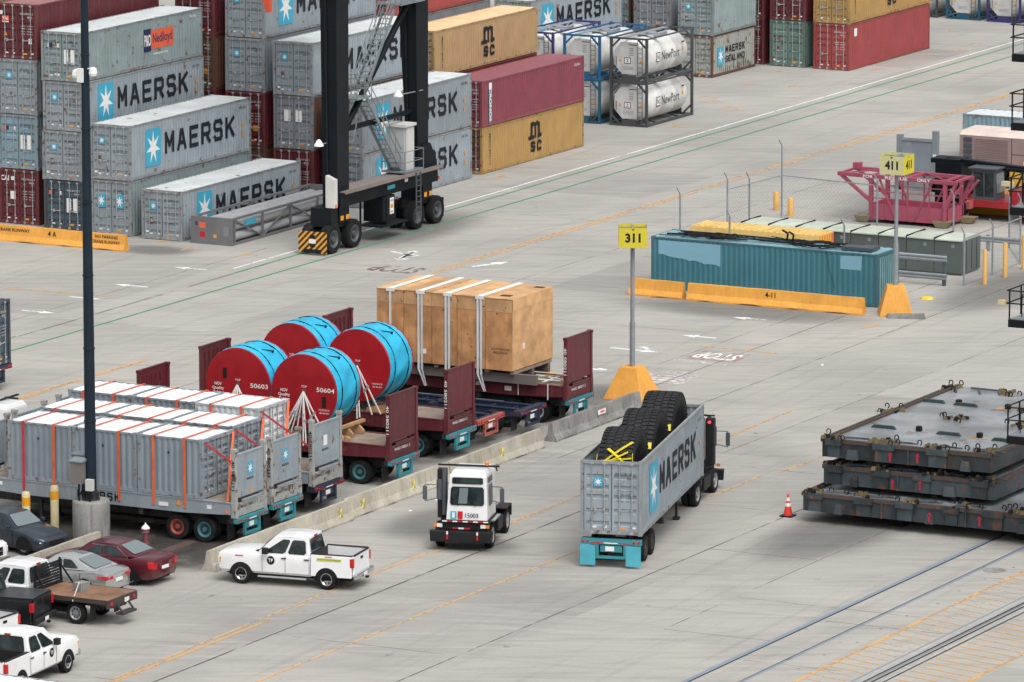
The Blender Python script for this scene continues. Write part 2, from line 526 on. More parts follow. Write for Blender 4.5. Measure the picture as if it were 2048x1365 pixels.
# ---------------------------------------------------------------- ground and everything painted on it
def concrete_ground():
    m = bpy.data.materials.new('yard_concrete'); m.use_nodes = True
    nt = m.node_tree; N, Lk = nt.nodes, nt.links
    b = N['Principled BSDF']; b.inputs['Roughness'].default_value = 0.85
    tc = N.new('ShaderNodeTexCoord')

    def noise(sx, sy, sc, det, rot=0.0, dist=0.0, off=0.0):
        """noise drawn out by sx metres-per-unit along the direction rot and sy across it"""
        mp = N.new('ShaderNodeMapping'); mp.vector_type = 'TEXTURE'; mp.inputs['Scale'].default_value = (sx, sy, 1); mp.inputs['Rotation'].default_value = (0, 0, R(rot))
        mp.inputs['Location'].default_value = (off, off * .7, 0)
        Lk.new(tc.outputs['Object'], mp.inputs[0])
        n = N.new('ShaderNodeTexNoise'); n.inputs['Scale'].default_value = sc; n.inputs['Detail'].default_value = det
        n.inputs['Distortion'].default_value = dist
        Lk.new(mp.outputs[0], n.inputs['Vector']); return n.outputs['Fac']

    def rng(sock, a, b_, lo=0.0, hi=1.0):
        r = N.new('ShaderNodeMapRange')
        for i, v in zip((1, 2, 3, 4), (a, b_, lo, hi)): r.inputs[i].default_value = v
        Lk.new(sock, r.inputs[0]); return r.outputs[0]

    def mix(a, b_, fac):
        x = N.new('ShaderNodeMix'); x.data_type = 'RGBA'
        Lk.new(fac, x.inputs['Factor'])
        for s, val in ((x.inputs['A'], a), (x.inputs['B'], b_)):
            if isinstance(val, tuple): s.default_value = (*val, 1)
            else: Lk.new(val, s)
        return x.outputs['Result']
    # slabs differ a little from one pour to the next (voronoi-free: a brick pattern of 7.6 x 6.1 m)
    br = N.new('ShaderNodeTexBrick'); br.offset = 0.0
    br.inputs['Scale'].default_value = 1.0; br.inputs['Mortar Size'].default_value = 0.0
    br.inputs['Brick Width'].default_value = 9.1; br.inputs['Row Height'].default_value = 8.65
    br.inputs['Color1'].default_value = (0.265, 0.258, 0.243, 1); br.inputs['Color2'].default_value = (0.375, 0.365, 0.338, 1)
    mpb = N.new('ShaderNodeMapping'); mpb.inputs['Location'].default_value = (300, 296.9, 0)
    Lk.new(tc.outputs['Object'], mpb.inputs[0]); Lk.new(mpb.outputs[0], br.inputs['Vector'])
    cur = br.outputs['Color']
    cur = mix(cur, (0.43, 0.412, 0.37), rng(noise(1, 1, 0.045, 5), 0.40, 0.64, 0, 0.8))
    cur = mix(cur, (0.235, 0.23, 0.22), rng(noise(1, 1, 0.11, 7, 0, 0.6), 0.48, 0.74, 0, 0.5))
    # broom and drying streaks, tyre sweeps along and across the lanes
    cur = mix(cur, (0.215, 0.21, 0.20), rng(noise(5.0, .55, 1.0, 6, -60, 0.5), 0.50, 0.78, 0, 0.5))
    cur = mix(cur, (0.47, 0.455, 0.42), rng(noise(4.0, .45, 1.0, 6, -66, 0.5, 37), 0.52, 0.76, 0, 0.5))
    cur = mix(cur, (0.17, 0.165, 0.16), rng(noise(16, .5, 1.0, 4, 2, 0.3, 11), 0.56, 0.80, 0, 0.35))
    cur = mix(cur, (0.15, 0.147, 0.14), rng(noise(10, .5, 1.0, 4, -24, 0.8, 71), 0.58, 0.80, 0, 0.25))
    cur = mix(cur, (0.16, 0.157, 0.15), rng(noise(9, .6, 1.0, 4, -80, 0.9, 53), 0.57, 0.80, 0, 0.35))
    # oil drips, grit
    cur = mix(cur, (0.06, 0.056, 0.05), rng(noise(1, 1, 1.3, 5, 0, 0, 19), 0.70, 0.76, 0, 0.5))
    cur = mix(cur, (0.11, 0.105, 0.10), rng(noise(1, 1, 9.0, 3), 0.58, 0.78, 0, 0.35))
    cur = mix(cur, (0.50, 0.49, 0.46), rng(noise(1, 1, 14.0, 2), 0.60, 0.80, 0, 0.3))
    Lk.new(cur, b.inputs['Base Color'])
    return m


gnd = MB()
gnd.quad((-420, -420, 0), (1400, -420, 0), (1400, 1400, 0), (-420, 1400, 0))
struct(gnd.build('ground', concrete_ground()))


def worn(name, col, wear=0.5, scale=3.0, a=1.0):
    """thin paint with holes worn through it"""
    if name in MATS: return MATS[name]
    m = bpy.data.materials.new(name); m.use_nodes = True
    nt = m.node_tree; N, Lk = nt.nodes, nt.links
    b = N['Principled BSDF']; b.inputs['Roughness'].default_value = 0.7
    b.inputs['Base Color'].default_value = (*col, 1)
    tc = N.new('ShaderNodeTexCoord')
    n = N.new('ShaderNodeTexNoise'); n.inputs['Scale'].default_value = scale; n.inputs['Detail'].default_value = 6
    n2 = N.new('ShaderNodeTexNoise'); n2.inputs['Scale'].default_value = 0.35; n2.inputs['Detail'].default_value = 3
    Lk.new(tc.outputs['Object'], n.inputs['Vector']); Lk.new(tc.outputs['Object'], n2.inputs['Vector'])
    ad = N.new('ShaderNodeMath'); ad.operation = 'ADD'
    Lk.new(n.outputs['Fac'], ad.inputs[0]); Lk.new(n2.outputs['Fac'], ad.inputs[1])
    r = N.new('ShaderNodeMapRange')
    for i, v in zip((1, 2, 3, 4), (0.55 + wear * 0.55, 0.95 + wear * 0.4, a, 0.0)): r.inputs[i].default_value = v
    Lk.new(ad.outputs[0], r.inputs[0])
    Lk.new(r.outputs[0], b.inputs['Alpha'])
    MATS[name] = m
    return m


Z1, Z2 = 0.004, 0.008
W = {'y': worn('worn_yellow_line_paint', (0.62, 0.36, 0.13), 0.68), 'y2': worn('yellow_line_paint', (0.62, 0.33, 0.10), 0.9, 2.0),
     'yf': worn('faded_yellow_line_paint', (0.60, 0.38, 0.16), 0.32), 'w': worn('white_line_paint', (0.78, 0.78, 0.77), 0.95, 5),
     'wf': worn('faded_white_line_paint', (0.62, 0.60, 0.58), 0.45), 'g': worn('green_line_paint', (0.03, 0.26, 0.11), 1.3),
     'j': worn('dark_joint_sealant', (0.10, 0.095, 0.09), 0.72, 1.0, 0.85), 'jf': worn('faint_joint', (0.14, 0.13, 0.12), 0.6, 1.0, 0.7),
     'r': worn('red_ground_paint', (0.50, 0.25, 0.27), 0.45, 2.5, 0.55), 'rd': worn('dark_red_lettering', (0.16, 0.06, 0.08), 0.5, 3, 0.8),
     'b': worn('blue_grey_seal_strip', (0.20, 0.25, 0.31), 1.2, 1.0), 'k': worn('black_slot', (0.02, 0.02, 0.022), 1.2, 1.0)}


def strip(b, p, q, w, z=Z1, m=0, wob=0.0):
    p, q = Vector((*p, z)), Vector((*q, z))
    d = (q - p); n = max(1, int(d.length / 2.5)) if wob else 1
    u = d.normalized(); s = Vector((-u.y, u.x, 0)) * w / 2
    prev = None
    for i in range(n + 1):
        c = p + d * (i / n) + (s.normalized() * random.uniform(-wob, wob) if wob else Vector((0, 0, 0)))
        if prev is not None: b.quad(prev - s, c - s, c + s, prev + s, m)
        prev = c
    return b


def arrow(b, tail, tip, w=0.28, z=Z1, m=0, head=0.9, hw=0.75):
    t, p = Vector((*tail, z)), Vector((*tip, z))
    d = (p - t).normalized(); s = Vector((-d.y, d.x, 0))
    nk = p - d * head
    b.quad(t - s * w / 2, nk - s * w / 2, nk + s * w / 2, t + s * w / 2, m)
    b.poly([nk - s * hw / 2, p, nk + s * hw / 2], m)
    return b


jb = MB()
for (p, q, w, m) in (((-82, -20.3), (-28, -20.1), .10, 0), ((-82, -27.9), (-18, -27.9), .07, 0), ((-54, -32.6), (-28, -32.6), .05, 1),
                     ((-28, -14.3), (40, -14.1), .06, 1), ((-16, -10.5), (20, -10.45), .06, 0), ((-28, -19.9), (30, -20.6), .05, 1), ((-12, 21.45), (16, 21.5), .05, 1),
                     ((-30, 24.2), (14, 24.0), .05, 1), ((-40, 8.2), (60, 8.0), .05, 1), ((-11, -8.2), (30, -8.9), .05, 1), ((20, 2.0), (60, 2.0), .05, 1)):
    strip(jb, p, q, w, Z1, m, 0.012)
for (x, y0, y1) in ((-41.2, -27.9, -32.5), (-48.5, -32.6, -40.2), (-57.7, -37.3, -42.1), (-33.6, -20.2, -32), (-41.0, -38.8, -40.3), (-50.6, -37.3, -42), (-54.6, -32.6, -37), (-62, -20.3, -27.9), (-26, -14, -27.9),
                    (-16.5, -10.4, 12.5), (-7.3, -10.4, 12.5), (1.8, -8, 19.5), (11, 2, 19.5), (20, 2.4, 12), (29, 8, 19), (-71, -10, -20.2), (-34, 2, 12.5), (38, -8, 12), (47, 2, 12)):
    strip(jb, (x, y0), (x + 0.1, y1), 0.05, Z1, 1, 0.012)
struct(jb.build('expansion_joints', [W['j'], W['jf']]))

yb = MB()
strip(yb, (-80, -18.75), (-66, -18.75), .11, Z2, 0, .03); strip(yb, (-80, -19.0), (-60, -18.95), .12, Z2, 1, .03)
strip(yb, (-66, -18.7), (-52.4, -18.45), .10, Z2, 0, .02); strip(yb, (-60, -18.92), (-52.4, -18.7), .07, Z2, 2, .02)
strip(yb, (-52, -18.45), (-47, -18.5), .12, Z2, 0, .02); strip(yb, (-42.5, -18.75), (-35.5, -18.7), .15, Z2, 0, .02); strip(yb, (-47, -18.6), (-42.5, -18.7), .1, Z2, 1, .02)
strip(yb, (-35, -18.6), (-22, -18.6), .14, Z2, 1, .02); strip(yb, (-22, -18.6), (-13.9, -18.5), .16, Z2, 0, .02)
strip(yb, (-80, -23.5), (-27.3, -23.5), .11, Z2, 0, .01); strip(yb, (-26.5, -23.9), (-18, -24.2), .16, Z2, 2, .02)
strip(yb, (11.4, 13.1), (130, 13.2), .15, Z2, 1, .03); strip(yb, (9.5, 12.72), (130, 12.85), .12, Z2, 0, .03)
strip(yb, (-32, 13.2), (-16.4, 13.0), .22, Z2, 1, .03); strip(yb, (-30, 12.9), (-22, 12.7), .12, Z2, 2, .03)
strip(yb, (-3, 31), (-2.6, 23.5), .13, Z2, 1, .02); strip(yb, (-1.4, -7.9), (-1.5, -11.9), .15, Z2, 0)
strip(yb, (-61, -40.45), (-28, -40.4), .16, Z2, 0, .01); strip(yb, (-60, -45.9), (-30, -45.9), .18, Z2, 0, .02)
for i in range(44):
    x = -60 + i * 0.72
    strip(yb, (x, -40.55), (x - .42, -42.05), .09, Z2, 0)
    strip(yb, (x, -43.4), (x - .6, -45.75), .09, Z2, 1)
for (x, y) in ((79.9, 28.9), (74.1, 29), (80.7, 26.2), (70.5, 25.8), (72.6, 27.8), (62, 25.0), (90, 25), (103, 30.5), (109, 28.5), (104, 24.5), (97.5, 24.9), (11.1, 24.0), (11.4, 27.5), (15.7, 22.4), (40.2, 24.9), (86, 29.8), (69.5, 24.9), (100.7, 24.1), (12.8, 30.0), (28, 24.8)):
    strip(yb, (x - .7, y), (x + .7, y), .12, Z2, 1); strip(yb, (x, y), (x, y - .9), .12, Z2, 0)
strip(yb, (6.3, -12.6), (7.6, -12.9), .2, Z2, 1)
struct(yb.build('yellow_lane_marking', [W['y'], W['y2'], W['yf']]))

gb = MB()
strip(gb, (-40, 19.75), (140, 19.85), .14, Z2, 0, .01); strip(gb, (-40, 21.6), (-14, 21.65), .11, Z2, 0, .01); strip(gb, (-14, 21.5), (6, 21.6), .07, Z2, 1, .02)
strip(gb, (6, 21.6), (140, 21.75), .14, Z2, 0, .01)
struct(gb.build('green_runway_line', [W['g'], W['jf']]))
wb_ = MB()
strip(wb_, (7.2, 22.3), (140, 22.6), .13, Z2, 0, .01)
arrow(wb_, (6.25, 23.3), (6.2, 25.2), .17, Z2, 0, .8, .6); arrow(wb_, (.5, 23.2), (.5, 25.2), .17, Z2, 0, .8, .6)
arrow(wb_, (-3.6, 25.2), (-3.6, 23.3), .17, Z2, 0, .8, .6); arrow(wb_, (-7.9, 25.2), (-7.9, 23.3), .17, Z2, 0, .8, .6)
arrow(wb_, (6.2, -7.7), (6.2, -5.9), .2, Z2, 0, .8, .7); arrow(wb_, (.75, -7.7), (.75, -5.9), .2, Z2, 0, .8, .7)
arrow(wb_, (-3.75, -4.4), (-3.75, -6.9), .2, Z2, 0, .8, .7); arrow(wb_, (-2.9, -5.6), (-3.3, -6.3), .3, Z2, 0, .3, .3); arrow(wb_, (-8.9, -5.2), (-8.9, -7.2), .22, Z2, 0, .9, .7)
arrow(wb_, (13.2, 12.0), (15.4, 11.1), .3, Z2, 0, .9, .8); arrow(wb_, (15.5, 17.9), (14.6, 16.0), .22, Z2, 0, .3, .5)
arrow(wb_, (15.0, 17.0), (14.9, 15.9), .26, Z2, 0, .6, .9); arrow(wb_, (13.7, 16.4), (16.2, 16.9), .26, Z2, 0, .6, .9); arrow(wb_, (15.8, 16.8), (13.2, 16.2), .2, Z2, 0, .6, .9)
strip(wb_, (-5.0, -7.9), (-5.3, -11.2), .4, Z1, 1); strip(wb_, (-4.7, -8.35), (-2.7, -8.2), .16, Z1, 1)
strip(wb_, (-33, 3.7), (-29, 3.7), .3, Z2, 0)
wb_.quad((-10.6, -8.7, Z1), (-10.6, -11.5, Z1), (-7.6, -11.2, Z1), (-7.6, -8.6, Z1), 1)
struct(wb_.build('white_lane_marking', [W['w'], W['wf']]))
rb = MB()
rb.quad((-4.6, -8.5, Z1), (-4.6, -11.2, Z1), (-2.3, -11.0, Z1), (-2.3, -8.6, Z1), 0)
for k in range(5): strip(rb, (-10.2 + .55 * k, -8.9), (-10.2 + .55 * k, -11.3), .12, Z2, 0)
struct(rb.build('red_lane_marking', [W['r']]))
struct(T(None, 'STOP', 1.5, W['w'], (-3.45, -9.8, Z2), 'topl', 2.1, 0.02, name='white_stop_lettering'))
struct(T(None, 'STOP', 1.9, W['rd'], (10.8, 15.0, Z2), 'topl', 2.7, 0.03, name='red_stop_lettering'))
rl = MB()
rl.box(-75, -20, -37.05, -36.85, -.1, 0.006, 0); strip(rl, (-75, -37.1), (-20, -37.1), .07, Z2, 1)
strip(rl, (-75, -38.75), (-20, -38.75), .16, Z1, 0, .01); strip(rl, (-75, -38.68), (-20, -38.68), .04, Z2, 1)
struct(rl.build('cable_slot', [W['b'], W['k']]))
rr = MB()
strip(rr, (-75, -42.2), (-20, -42.2), .09, Z1, 0); strip(rr, (-75, -42.75), (-20, -42.75), .62, Z1, 1); strip(rr, (-75, -43.25), (-20, -43.25), .08, Z1, 2)
rr.box(-75, -20, -42.78, -42.70, 0.0, .03, 3); strip(rr, (-75, -42.62), (-20, -42.62), .09, Z2, 2); strip(rr, (-75, -42.88), (-20, -42.88), .1, Z2, 2)
struct(rr.build('crane_rail', [W['b'], mat('grey_rail_bed', (0.34, 0.34, 0.33), .9, dirt=.4), W['k'], K['chrome']]))
mh = MB(); mh.lathe([(0.46, Z1), (0.46, Z2)], 'z', (-39.6, -39.35, 0), 24); mh.lathe([(0.33, Z1), (0.33, Z2)], 'z', (-52.0, -13.9 - 2.2, 0), 20)
for k in range(14): mh.lathe([(0.07, Z1), (0.07, Z2)], 'z', (-58 + 2.4 * k, -39.7 + .12 * math.sin(k * 2.2), 0), 8)
struct(mh.build('manhole_cover', K['conc2']))

dg = MB(); dg.box(-52.9, -49.3, -9.45, -8.95, -.1, .007); struct(dg.build('drain_grate', mat('rusty_grate', (.085, .05, .045), .8, dirt=.4, streak=False, scale=3)))


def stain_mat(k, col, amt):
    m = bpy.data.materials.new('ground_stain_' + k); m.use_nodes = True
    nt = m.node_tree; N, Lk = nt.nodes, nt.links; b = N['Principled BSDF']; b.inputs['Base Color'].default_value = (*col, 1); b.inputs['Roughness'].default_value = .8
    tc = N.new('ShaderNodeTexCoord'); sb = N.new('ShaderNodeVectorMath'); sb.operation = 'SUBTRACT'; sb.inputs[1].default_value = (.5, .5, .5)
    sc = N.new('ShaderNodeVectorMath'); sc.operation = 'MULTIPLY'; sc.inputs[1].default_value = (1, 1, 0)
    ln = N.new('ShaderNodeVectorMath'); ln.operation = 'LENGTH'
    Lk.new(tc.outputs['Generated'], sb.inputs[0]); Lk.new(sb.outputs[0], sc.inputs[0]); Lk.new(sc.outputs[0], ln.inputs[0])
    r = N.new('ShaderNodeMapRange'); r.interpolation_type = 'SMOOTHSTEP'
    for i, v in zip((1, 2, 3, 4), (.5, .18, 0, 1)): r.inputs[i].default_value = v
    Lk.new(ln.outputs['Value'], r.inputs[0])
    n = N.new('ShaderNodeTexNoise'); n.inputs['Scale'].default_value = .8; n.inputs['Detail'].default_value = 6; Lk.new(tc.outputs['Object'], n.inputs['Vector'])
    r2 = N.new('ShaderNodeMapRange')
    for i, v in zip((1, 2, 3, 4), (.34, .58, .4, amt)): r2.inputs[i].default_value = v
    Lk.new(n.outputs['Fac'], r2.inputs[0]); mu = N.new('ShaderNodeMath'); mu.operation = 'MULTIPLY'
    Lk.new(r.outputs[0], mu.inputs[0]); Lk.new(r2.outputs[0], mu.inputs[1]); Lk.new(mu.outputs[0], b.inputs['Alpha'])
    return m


stz = .0008
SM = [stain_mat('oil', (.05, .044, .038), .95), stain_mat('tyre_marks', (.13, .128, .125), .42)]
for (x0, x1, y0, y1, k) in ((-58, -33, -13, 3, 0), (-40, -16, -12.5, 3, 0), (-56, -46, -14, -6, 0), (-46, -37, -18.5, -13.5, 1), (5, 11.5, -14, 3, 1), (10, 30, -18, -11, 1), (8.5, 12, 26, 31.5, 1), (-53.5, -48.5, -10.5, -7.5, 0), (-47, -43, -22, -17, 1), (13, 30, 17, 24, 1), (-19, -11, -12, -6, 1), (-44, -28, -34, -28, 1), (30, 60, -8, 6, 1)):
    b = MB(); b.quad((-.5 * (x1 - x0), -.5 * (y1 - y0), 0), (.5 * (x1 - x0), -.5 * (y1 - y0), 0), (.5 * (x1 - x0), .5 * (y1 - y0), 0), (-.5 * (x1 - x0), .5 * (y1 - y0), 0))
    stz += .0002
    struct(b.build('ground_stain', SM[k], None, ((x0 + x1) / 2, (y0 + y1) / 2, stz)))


# ---------------------------------------------------------------- shipping containers
CW = 2.438
KIT = {}


def corr(x0, x1, z0, z1, y, depth=0.036, per=0.278, mats=0):
    """vertical corrugations: sheet at y (outer) to y+depth (inner)"""
    b = MB(); xs = [(x0, 0)]
    n = max(1, int(round((x1 - x0) / per))); p = (x1 - x0) / n
    for i in range(n):
        s = x0 + i * p
        xs += [(s + p * .14, 0), (s + p * .36, 1), (s + p * .62, 1), (s + p * .86, 0)]
    xs.append((x1, 0))
    vs = [(x, y + depth * k, z0) for x, k in xs] + [(x, y + depth * k, z1) for x, k in xs]
    m = len(xs)
    b.add(vs, [(i, i + 1, m + i + 1, m + i) for i in range(m - 1)])
    return b


def kit(L, H):
    k = (L, H)
    if k in KIT: return KIT[k]
    W_ = CW; d = {}
    b = MB()
    for x in (0, L - .13):
        for y in (0, W_ - .13):
            b.box(x, x + .13, y, y + .13, .12, H - .12)
    for x in (-.004, L - .176):
        for y in (-.004, W_ - .158):
            for z in (0, H - .118):
                b.box(x, x + .18, y, y + .162, z, z + .12)
    for y in (0.01, W_ - .07):
        b.box(.13, L - .13, y, y + .06, H - .09, H - .015)
        b.box(.13, L - .13, y, y + .06, .03, .18)
    for x in (0.01, L - .09):
        b.box(x, x + .08, .13, W_ - .13, H - .13, H - .012); b.box(x, x + .08, .13, W_ - .13, .03, .17)
    b.box(.1, L - .1, .05, W_ - .05, .12, .17)
    d['frame'] = b.mesh('frame', K['frameg'])
    d['side'] = corr(.13, L - .13, .17, H - .08, .022).mesh('side_wall', K['mgrey'])
    r = MB(); n = int(round((L - .2) / .42)); p = (L - .2) / n; xs = [(.1, 0)]
    for i in range(n):
        s = .1 + i * p
        xs += [(s + p * .2, 0), (s + p * .32, 1), (s + p * .78, 1), (s + p * .9, 0)]
    xs.append((L - .1, 0)); vs = []
    for y, zz in ((.06, H - .035), (.25, H - .012), (W_ / 2, H - .004), (W_ - .25, H - .012), (W_ - .06, H - .035)):
        vs += [(x, y, zz - .02 * k) for x, k in xs]
    m = len(xs)
    r.add(vs, [(j * m + i, j * m + i + 1, (j + 1) * m + i + 1, (j + 1) * m + i) for j in range(4) for i in range(m - 1)])
    d['roof'] = r.mesh('roof', K['roofg'])
    e = MB(); n = 8; xs = [(.13, 0)]; p = (W_ - .26) / n
    for i in range(n):
        s = .13 + i * p; xs += [(s + p * .14, 0), (s + p * .36, 1), (s + p * .62, 1), (s + p * .86, 0)]
    xs.append((W_ - .13, 0)); m = len(xs)
    e.add([(L - .03 - .036 * k, y, .17) for y, k in xs] + [(L - .03 - .036 * k, y, H - .12) for y, k in xs], [(i, i + 1, m + i + 1, m + i) for i in range(m - 1)])
    d['end'] = e.mesh('end_wall', K['mgrey'])
    # door: centred on y=0, bottom z=.17, profile with pressed horizontal ribs
    dz0, dz1, hw = .17, H - .13, (W_ - .26) / 4 - .012
    D = MB(); prof = [(dz0, 0)]
    cs = [dz0 + (dz1 - dz0) * f for f in (.10, .29, .50, .64, .80)]
    for i, c in enumerate(cs):
        prof += [(c - .10, 0), (c - .06, 1), (c + .06, 1), (c + .10, 0)]
    prof.append((dz1, 0))
    m = len(prof)
    def px(kk): return 0.075 + .05 * kk
    inner = hw - .09
    D.add([(px(k), -inner, z) for z, k in prof] + [(px(k), inner, z) for z, k in prof], [(i, m + i, m + i + 1, i + 1) for i in range(m - 1)])
    for s in (-1, 1): D.box(.065, .12, s * inner if s > 0 else -hw, hw if s > 0 else -inner, dz0, dz1)
    D.box(.0655, .12, -inner, inner, dz1 - .07, dz1); D.box(.0655, .12, -inner, inner, dz0, dz0 + .07)
    D.box(.055, .13, hw, hw + .011, dz0, dz1, 1); D.box(.055, .13, -hw - .011, -hw, dz0, dz1, 1)
    d['door'] = D.mesh('door', [K['mgrey'], K['seal']])
    B = MB(); B.tube((0.03, 0, .05), (.03, 0, H - .05), .022, 8)
    for z in (.10, H - .10): B.box(.005, .06, -.07, .07, z - .05, z + .05)
    for z in (.45, 1.0, 1.6, 2.1): B.box(.01, .07, -.04, .04, z - .03, z + .03)
    d['bar'] = B.mesh('locking_bar', K['bar'])
    Hd = MB(); Hd.bar((.005, -.02, 1.0), (.005, .38, .97), .02, .05); Hd.box(.0, .05, .30, .40, .90, 1.06)
    d['handle'] = Hd.mesh('handle', K['bar'])
    KIT[k] = d
    return d


IDS = ['MSKU 716 204 4', 'MAEU 583 941 0', 'PONU 182 337 6', 'MSKU 290 418 8', 'MAEU 417 268 3', 'CRXU 970 615 2', 'MSCU 804 117 5', 'MWCU 631 502 9']
KFR = {k: mat('frame_' + k, c, .55, dirt=.4, rust=.35, scale=1.6) for k, c in
       {'mgrey': (.25, .28, .30), 'mgrey2': (.23, .27, .28), 'dgrey': (.19, .20, .21), 'dblue': (.05, .075, .10), 'bgrey': (.25, .33, .37), 'maroon': (.15, .03, .036), 'maroon2': (.24, .06, .08),
        'red': (.27, .05, .045), 'tan': (.42, .28, .14), 'ochre': (.36, .22, .08), 'brown': (.12, .06, .04), 'dgreen': (.09, .14, .12), 'white': (.5, .5, .5), 'sgrey': (.25, .30, .34), 'cwhite': (.55, .58, .6)}.items()}
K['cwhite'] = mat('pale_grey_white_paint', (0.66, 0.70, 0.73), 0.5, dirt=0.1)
K['sgrey'] = mat('light_storage_grey_paint', (0.25, 0.30, 0.345), 0.5, dirt=0.1)
ROOF = {'mgrey': 'roofg', 'mgrey2': 'roofg', 'dgrey': 'roofg', 'dblue': 'dblue', 'bgrey': 'roofg', 'maroon': 'maroon', 'maroon2': 'roofm', 'red': 'roofm2', 'tan': 'rooft', 'ochre': 'ochre', 'brown': 'brown', 'dgreen': 'dgreen'}  # the roof* entries are side paints lightened as if lit from above
K['creamy'] = mat('stained_pale_grey_paint', (.36, .375, .345), .6, dirt=.5, rust=.3); KFR['creamy'] = MATS['frame_brown']; ROOF['creamy'] = 'roofg'
cseed = [0]


def container(label, x, y, z, L=12.192, H=2.896, col='mgrey', roof=None, door=None, side=None, group='containers stacked in the yard', logo_='maersk',
              doorlogo=True, rz=0.0, lid=True, cat='container', white_ids=None, extra=None, side_col=None):
    d = kit(L, H)
    t = thing('shipping_container', label, cat, (x, y, z), rz, group)
    cm = K[col]
    fr = place('frame', d['frame'], t); setmat(fr, KFR.get(col, K['frameg']))
    s1 = place('side_wall', d['side'], t); setmat(s1, K[side_col] if side_col else cm)
    s2 = place('side_wall', d['side'], t, (L, CW, 0), rot=(0, 0, math.pi)); setmat(s2, cm)
    if lid:
        r_ = place('roof', d['roof'], t); setmat(r_, K[roof or ROOF[col]])
    e = place('end_wall', d['end'], t); setmat(e, cm)
    dm = K[door or col]
    hwid = (CW - .26) / 2
    white_ids = white_ids if white_ids is not None else (col in ('maroon', 'maroon2', 'red', 'brown', 'dblue'))
    ink = K['white'] if white_ids else K['black']
    cseed[0] += 1
    idt = IDS[cseed[0] % len(IDS)]
    for k, yc in enumerate((.13 + hwid * .5, .13 + hwid * 1.5)):     # right leaf, left leaf as seen from the door end
        dr = place('door', d['door'], t, (0, yc, 0)); setmat(dr, dm)
        for s in (-.27, .22):
            bb = place('locking_bar', d['bar'], dr, (0, s, 0))
        place('handle', d['handle'], dr, (0, -.27 if k else -.16, 0))
        if k == 0:
            T(dr, idt, .10, ink, (.055, 0, H - .52), '-x', .78); T(dr, '45G1', .10, ink, (.055, -.2, H - .69), '-x', .3)
            for q in range(4): T(dr, ('MAX GROSS', 'TARE', 'NET', 'CU CAP')[q], .05, ink, (.055, .2, H * .6 - q * .14), '-x', .26)
            for q in range(4): T(dr, ('32 500 KG', '3 900 KG', '28 600 KG', '76.4 CU M')[q], .05, ink, (.055, -.2, H * .6 - q * .14), '-x', .34)
        marks(dr, '-x', [(.054, .12, .30, .16, .07, 'white'), (.054, -.30, .30, .14, .06, 'white')] if k else [(.054, .1, .28, .24, .09, 'yelmark'), (.054, -.34, .30, .16, .07, 'white')])
    hy = .13 + hwid * 1.5
    if doorlogo and logo_ == 'maersk':
        logo(t, .36, .36, (.05, hy - .02, H - .85), '-x')
    if logo_ == 'maersk' and L > 12:
        logo(t, 1.55, 1.95, (2.28, .008, H * .52), '-y')
        block(t, 'MAERSK', 1.16, 7.1, K['black'], (7.0, .006, H * .54))
        marks(t, '-y', [(L - .75, .010, H * .52, .18, .2, 'yelmark'), (L - .8, .010, H * .35, .1, .25, 'yelmark')])
        T(t, 'MSKU 716204', .13, K['black'], (L - .8, .010, H - .45), '-y', .7)
    elif logo_ == 'pando':
        b = MB(); b.quad((6.7 - .75, 0, -.6), (6.7 + .0, 0, -.6), (6.7, 0, .6), (6.7 - .75, 0, .6), 0)
        b.quad((6.7 - .0, .001, -.6 + .1), (9.0, .001, -.5), (9.0, .001, .5), (6.7, .001, .6 - .1), 1)
        o = b.build('logo', [K['navy'], K['orange']], t, (0.25, .010, H * .56))
        T(t, 'P&O', .62, K['white'], (6.62 - .02, .004, H * .56), '-y', .66, .03)
        T(t, 'Nedlloyd', .66, K['navy'], (8.1, .004, H * .55), '-y', 1.95, .01)
        T(t, 'www.ponl.com', .17, K['white'], (7.9, .008, H * .26), '-y', 1.5, .02)
        T(t, 'PONU 182337', .14, K['white'], (L - .9, .008, H - .35), '-y', .8, .01)
    elif logo_ == 'msc':
        block(t, 'm', .95, 1.15, K['black'], (6.35, .006, H * .66), th=.22)
        block(t, 'sc', .62, 1.3, K['black'], (6.4, .006, H * .30), th=.26)
        T(t, 'MSCU 804117', .16, K['black'], (.95, .008, H * .5), '-yv', 1.75, .01)
    elif logo_ == 'cronos':
        marks(t, '-y', [(.95, .008, H * .5, .34, 2.2, 'teal'), (.95, .006, H * .86, .34, .36, 'white')])
        T(t, 'CRONOS', .26, K['white'], (.95, .003, H * .46), '-yv', 1.85, .03)
        T(t, 'CRXU 970615', .14, K['white'], (L - .85, .008, H - .4), '-y', .7, .01)
    elif logo_ == 'sealand':
        logo(t, .85, 1.15, (1.15, .008, H * .47), '-y')
        block(t, 'MAERSK', .46, 2.7, K['black'], (3.2, .006, H * .60))
        block(t, 'SEALAND', .40, 2.7, K['black'], (3.2, .006, H * .37))
    if extra: extra(t, H)
    return t


def ex_stars(t, H):
    for yy in (1.95, .85): logo(t, .5, .7, (.045, yy - .12, H * .62), '-x')


def ex_tal(t, H):
    marks(t, '-x', [(.05, 1.95, H - .8, .42, .28, 'orange'), (.049, 1.95, H - .98, .42, .05, 'white'), (.05, 1.95, H * .45, .22, -.2, 'yelmark'), (.05, 2.2, H - .5, .16, .2, 'white'), (.05, .45, H * .33, .2, .28, 'white')])
    T(t, 'TAL', .15, K['white'], (.045, 1.95, H - .8), '-x', .36, .03)


def ex_cai(t, H):
    T(t, 'CAI', .28, K['white'], (.045, 2.1, H - .5), '-x', .5, .03)
    marks(t, '-x', [(.05, 1.62, H - .5, .2, .2, 'white'), (.05, 1.62, H * .52, .32, .42, 'white')])


